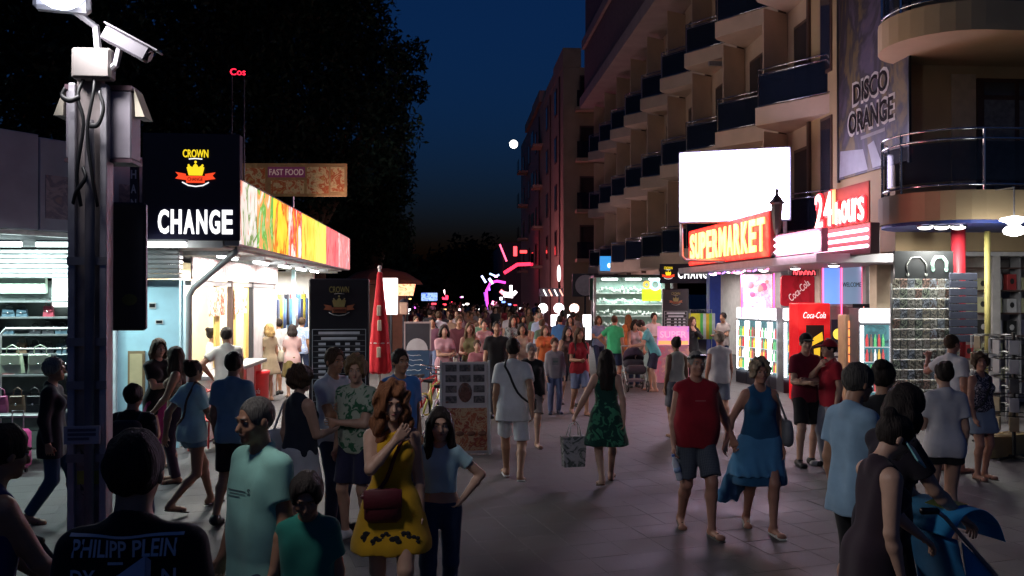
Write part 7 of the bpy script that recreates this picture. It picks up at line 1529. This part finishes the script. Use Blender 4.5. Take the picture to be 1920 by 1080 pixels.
person('woman in a dark floral tank top and pale skirt with a black purse', 1838, 10.6, 1.54, 168, 'f', ('tank',(0.02,0.02,0.04),'floral',(0.4,0.35,0.38),55.0), ('skirt',(0.28,0.32,0.38)), ('curly',BRH), ('sandal',SND), 'red', ('down','down'), 'stand', seed=40, fat=0.03, hemz=0.66, head=(-30,-8), bag=('cross',-1,BLK,(0.2,0.15,0.07),0))
# left shop
person('server with a hair bun behind the fast food counter', 398, 14.6, 1.70, 60, 'f', ('tshirt',(0.6,0.5,0.5)), ('jeans',NAVY), ('bun',DKH), None, 'fair', ('bent','bent'), seed=41)
person('man in a white T-shirt and red shorts leaning on the fast food counter', 426, 13.0, 1.78, -25, 'm', ('tshirt',(0.6,0.58,0.52)), ('shorts',(0.4,0.02,0.03)), ('short',DKH), ('sneaker',BLK), 'tan', ('hip','down'), seed=42, lean=5)
person('blond woman in a beige dress with a shoulder bag at the counter', 505, 18.2, 1.64, -55, 'f', ('dress_short',(0.28,0.22,0.14)), ('none',BLK), ('bob',(0.4,0.26,0.1)), ('sandal',SND), 'tan', ('bent','down'), seed=43, hemz=0.62, bag=('shoulder',1,(0.5,0.45,0.35)))
person('man in a white T-shirt and dark shorts behind the woman in beige', 522, 19.4, 1.72, -60, 'm', ('tshirt',(0.6,0.6,0.58)), ('shorts',(0.05,0.03,0.04)), ('short',DKH), ('sneaker',BLK), 'tan', seed=44)
person('woman in a pale pink top and olive skirt under the canopy', 548, 18.9, 1.60, -20, 'f', ('tshirt',(0.6,0.4,0.38)), ('skirt',(0.16,0.12,0.04)), ('bob',DKH), ('sandal',SND), 'fair', ('bent','bent'), seed=45, hemz=0.5)
person('person in a blue white patterned shirt at the end of the canopy', 566, 21.0, 1.70, 20, 'm', ('tshirt',(0.3,0.4,0.65),'floral',(0.6,0.6,0.6)), ('jeans',NAVY), ('short',BRH), ('sneaker',BLK), 'tan', seed=46)
# people coming down the middle
MID = [
 ('woman in a pink top with a large white bag and white trousers',833,17.2,1.68,172,'f',('tshirt',(0.50,0.28,0.32)),('jeans',(0.5,0.48,0.5)),('bob',DKH),('bent','fold'),('shoulder',-1,(0.5,0.45,0.42))),
 ('man in a dark maroon shirt behind the woman in pink',861,19.5,1.80,178,'m',('tshirt',(0.10,0.03,0.04)),('jeans',NAVY),('short',BRH),('down','down'),None),
 ('long haired woman in an olive top left of the striped woman',881,17.4,1.70,182,'f',('tank',(0.18,0.17,0.08)),('shorts',(0.3,0.3,0.34)),('long',(0.1,0.06,0.03)),('down','bent'),None),
 ('woman in a red and white striped top facing the camera',908,20.0,1.70,185,'f',('tshirt',(0.35,0.04,0.06),'stripe',(0.5,0.45,0.45)),('skirt',(0.35,0.3,0.32)),('bun',DKH),('down','down'),None),
 ('man in a black T-shirt left of the man with the cross strap',932,16.0,1.80,180,'m',('tshirt',BLK),('jeans',(0.03,0.03,0.04)),('buzz',DKH),('down','down'),None),
 ('man in a white shirt with a dark strap walking away far left',823,23.5,1.80,5,'m',('tshirt',(0.5,0.52,0.6)),('jeans',NAVY),('short',BRH),('down','down'),('cross',-1,BLK,None)),
 ('person in a speckled grey top above the striped woman',962,22.0,1.74,175,'f',('tshirt',(0.25,0.28,0.28),'floral',(0.05,0.06,0.06),20.0),('jeans',NAVY),('long',DKH),('down','down'),None),
 ('woman in a beige sleeveless top behind the man with the cross strap',980,18.0,1.68,188,'f',('tank',(0.35,0.24,0.18)),('shorts',(0.1,0.1,0.12)),('bob',DKH),('down','bent'),None),
 ('man in a pale blue shirt walking away near the globe lamps',1012,24.0,1.76,0,'m',('tshirt',(0.35,0.45,0.62)),('shorts',(0.1,0.1,0.12)),('buzz',(0.25,0.2,0.15)),('down','down'),None),
 ('person in an orange top behind the child in the hoodie',1022,19.5,1.58,178,'f',('tshirt',(0.40,0.10,0.03)),('jeans',NAVY),('bob',BRH),('down','down'),None),
 ('person in a blue top and pink red shorts before the light boxes',1050,23.0,1.72,8,'m',('tshirt',(0.05,0.16,0.36)),('shorts',(0.5,0.04,0.10)),('short',DKH),('down','hip'),None),
 ('slim dark haired person in front of the narrow light box',1074,26.0,1.74,10,'m',('tshirt',(0.2,0.18,0.18)),('jeans',NAVY),('short',DKH),('down','down'),None),
 ('woman with dark hair in a dark brown top beside the woman in red',1064,17.6,1.64,170,'f',('tank',(0.06,0.035,0.03)),('shorts',(0.04,0.04,0.05)),('long',DKH),('down','down'),None),
 ('person in a denim blue top right of the light boxes',1122,24.5,1.66,170,'f',('tshirt',(0.15,0.2,0.32)),('jeans',NAVY),('bob',BRH),('down','bent'),None),
 ('woman in an orange dress at the souvenir stall',1178,24.5,1.68,-20,'f',('dress_short',(0.50,0.16,0.05)),('none',BLK),('long',(0.2,0.08,0.03)),('down','down'),None),
 ('child in a striped pink shirt between the woman in olive and the striped woman',895,17.0,1.35,180,'m',('tshirt',(0.4,0.2,0.22),'stripe',(0.2,0.03,0.05)),('shorts',NAVY),('short',BRH),('down','down'),None),
]
for k, (lb, px, d, H, fc, sx, tp, bt, hr_, ar, bg) in enumerate(MID):
    person(lb, px, d, H, fc, sx, tp, bt, hr_, ('sandal',SND) if k%2 else ('sneaker',BLK), ['fair','tan','red'][k%3], ar, ['walk','walk2','stand'][k%3], seed=60+k, bag=bg, child=H<1.45)
# the crowd farther off
rc = random.Random(5); TOPS = [((0.05,0.05,0.06),'dark'),((0.45,0.42,0.45),'pale'),((0.30,0.04,0.06),'red'),((0.06,0.10,0.25),'blue'),((0.25,0.17,0.12),'tan'),((0.12,0.05,0.08),'plum'),((0.10,0.18,0.12),'green')]
used = {}
for k in range(92):
    d = (25+k*0.9 if k < 44 else 21.5+(k-44)*0.5)+rc.uniform(-.5,.5); px = rc.uniform(765,1010) if d > 30 else rc.uniform(765,1090)
    c, cn = rc.choice(TOPS); fem = rc.random() < 0.5; away = rc.random() < 0.4
    bk = rc.choice([('jeans','long trousers'),('shorts','shorts')]); hk = rc.choice([('long','long hair'),('bun','a hair bun'),('bob','a bob')]) if fem else rc.choice([('short','short hair'),('buzz','cropped hair')])
    base = f'{cn}-topped {"woman" if fem else "man"} with {hk[1]} in {bk[1]} {"walking away" if away else "coming nearer"} in the far crowd'
    person(base, px, d, rc.uniform(1.6,1.82), (0 if away else 180)+rc.uniform(-20,20), 'f' if fem else 'm', ('tank' if fem and rc.random() < .4 else 'tshirt', c), (bk[0], rc.choice([NAVY,BLK,(0.15,0.15,0.18),(0.1,0.12,0.2)])), (hk[0], rc.choice([DKH,BRH])), None, rc.choice(['fair','tan']), ('down','down'), rc.choice(['walk','walk2','stand']), seed=200+k, vox=0.026 if d < 40 else 0.034, group='people in the far crowd')

# ---- prams and stroller
def pram(label, loc, rz):
    t = thing('pram', label, 'pram', loc, rz)
    for x in (-0.24,0.24):
        for y in (-0.32,0.30): b = MB(); b.tube([(x+0.10*0,y+0.12*math.cos(k*math.pi/8),0.13+0.12*math.sin(k*math.pi/8)) for k in range(17)],0.02,6,cap=False); b.tube([(x-0.02,y,0.13),(x+0.02,y,0.13)],0.03,8); b.build('wheel', BLACK, t, True)
    b = MB()
    for x in (-0.24,0.24): b.tube([(x,-0.32,0.13),(x,0.1,0.5),(x,0.42,1.02)],0.014,6); b.tube([(x,0.30,0.13),(x,-0.1,0.55)],0.014,6)
    b.tube([(-0.24,0.42,1.02),(0.24,0.42,1.02)],0.02,6); b.build('frame', METAL, t, True)
    S = Field([-0.3,-0.45,0.3],[0.3,0.45,1.1],0.02); S.cone((-0.14,-0.15,0.5),(0.14,-0.15,0.5),0.11,0.11,0.03); S.cone((-0.14,0.12,0.62),(0.14,0.12,0.62),0.11,0.11,0.08); link('seat', S.mesh('seat'), t, cloth((0.05,0.045,0.06)))
    S = Field([-0.35,-0.4,0.6],[0.35,0.5,1.2],0.02); S.ell((0,0.14,0.75),[0.25,0.27,0.28]); S.ell((0,-0.05,0.62),[0.3,0.3,0.22],None,0.01,'sub'); link('hood', S.mesh('hood'), t, cloth((0.035,0.02,0.04)))
    b = MB(); b.box(-0.2,0.2,-0.2,0.25,0.22,0.26); b.build('basket', M_((0.1,0.08,0.1),0.8), t)
q = gnd(1189,20.2); pram('dark pram with raised hood in front of the woman in the pale top', (q.x,q.y-0.05,0.012), 0.0)
q = gnd(1838,5.2); t = thing('stroller', 'blue and green umbrella stroller in the lower right corner', 'stroller', (q.x,q.y,0.012), math.radians(-74))
ST = M_((0.35,0.36,0.4),0.3,0.8); BLUEC = cloth((0.03,0.24,0.48)); GREENC = cloth((0.14,0.28,0.18))
for x in (-0.2,0.2):
    b = MB(); b.tube([(x,-0.56,1.06),(x,-0.5,1.02),(x,0.10,0.44),(x,0.46,0.10)],0.013,8); b.build('frame_tube', ST, t, True)
    b = MB(); b.tube([(x,-0.30,0.08),(x,-0.04,0.56)],0.012,8); b.build('rear_tube', ST, t, True)
    for y in (-0.30,0.46): b = MB(); b.tube([(x-0.025,y+0.075*math.cos(k*math.pi/8),0.085+0.075*math.sin(k*math.pi/8)) for k in range(17)],0.017,6,cap=False); b.tube([(x-0.04,y,0.085),(x+0.01,y,0.085)],0.03,8); b.build('wheel', BLACK, t, True)
    b = MB(); b.tube([(x,-0.56,1.06),(x,-0.67,1.07)],0.02,8); b.build('handle_grip', BLACK, t, True)
    b = MB(); b.prism([(-0.36,0.86),(-0.30,0.50),(-0.02,0.34),(0.10,0.46),(-0.12,0.66)],-0.004,0.004,0,Matrix.Translation((x*0.93,0,0)) @ Matrix(((0,0,1,0),(1,0,0,0),(0,1,0,0),(0,0,0,1)))); b.build('side_panel', BLUEC, t)
b = MB(); b.tube([(-0.2,0.46,0.1),(0.2,0.46,0.1)],0.012,6); b.build('axle', ST, t, True)
b = MB(); b.tube([(-0.2,-0.30,0.08),(0.2,-0.30,0.08)],0.012,6); b.build('axle', ST, t, True)
b = MB(); sheet(b,[(p_.x,p_.y) for p_ in curve([Vector((-0.40,0.88,0)),Vector((-0.32,0.62,0)),Vector((-0.18,0.40,0)),Vector((0.05,0.36,0)),Vector((0.20,0.37,0))],5)],-0.19,0.19); b.build('seat', cloth((0.02,0.16,0.36)), t, True)
b = MB(); sheet(b,[(p_.x,p_.y) for p_ in curve([Vector((0.20,0.36,0)),Vector((0.32,0.25,0)),Vector((0.40,0.14,0)),Vector((0.50,0.13,0))],5)],-0.17,0.17); b.build('leg_rest', GREENC, t, True)
b = MB(); sheet(b,[(p_.x,p_.y) for p_ in curve([Vector((-0.46,0.90,0)),Vector((-0.36,1.02,0)),Vector((-0.22,1.04,0)),Vector((-0.10,0.96,0)),Vector((-0.04,0.84,0))],5)],-0.2,0.2); cn_ = b.build('canopy', BLUEC, t, True)
b = MB(); sheet(b,[(-0.36,1.028),(-0.29,1.047),(-0.22,1.048)],-0.08,0.10,0.004); b.build('yellow_print', cloth((0.28,0.34,0.04)), cn_)
b = MB(); b.add([(-0.17,-0.25,0.5),(0.17,-0.25,0.5),(0.17,-0.30,0.2),(-0.17,-0.30,0.2),(-0.17,-0.05,0.30),(0.17,-0.05,0.30),(0.17,-0.1,0.16),(-0.17,-0.1,0.16)],[(0,1,2,3),(7,6,5,4),(0,4,5,1),(1,5,6,2),(2,6,7,3),(3,7,4,0)]); b.build('storage_bag', cloth((0.3,0.36,0.28)), t)
q = gnd(40,4.4); t = thing('stroller', 'dark stroller handle and frame at the lower left edge', 'stroller', (q.x,q.y,0.012), math.radians(-40))
b = MB(); b.tube([(-0.22,0,1.05),(0.22,0,1.05)],0.02,8); b.build('handle_grip', BLACK, t, True)
for x in (-0.2,0.2): b = MB(); b.tube([(x,0,1.05),(x,0.35,0.5),(x,0.6,0.1)],0.014,8); b.build('frame_tube', DARK, t, True); b = MB(); b.tube([(x,0.1,0.1),(x,0.3,0.58)],0.014,8); b.build('rear_tube', DARK, t, True)
for x in (-0.2,0.2):
    for y in (0.1,0.6): b = MB(); b.tube([(x,y+0.085*math.cos(k*math.pi/8),0.1+0.085*math.sin(k*math.pi/8)) for k in range(17)],0.02,6,cap=False); b.build('wheel', BLACK, t, True)
S = Field([-0.25,0.1,0.3],[0.25,0.7,0.95],0.014); S.cone((-0.14,0.42,0.42),(0.14,0.42,0.42),0.06,0.06,0.05); S.cone((-0.14,0.26,0.72),(0.14,0.26,0.72),0.04,0.04,0.2); link('seat', S.mesh('seat'), t, cloth((0.05,0.01,0.015)))
q = gnd(1716,4.75); wr = None
t = thing('phone', 'pale teal phone held low by the front woman on the right', 'phone', at(1716,852,4.5), 0.4); b = MB(); b.bev(-0.04,0.04,-0.005,0.005,-0.075,0.075,0.003); b.build('case', M_((0.15,0.35,0.35),0.3), t); t.rotation_euler = (math.radians(-50),0.6,0.4)
for o in bpy.data.objects:
    for key in ('_top','_s'):
        if key in o: del o[key]
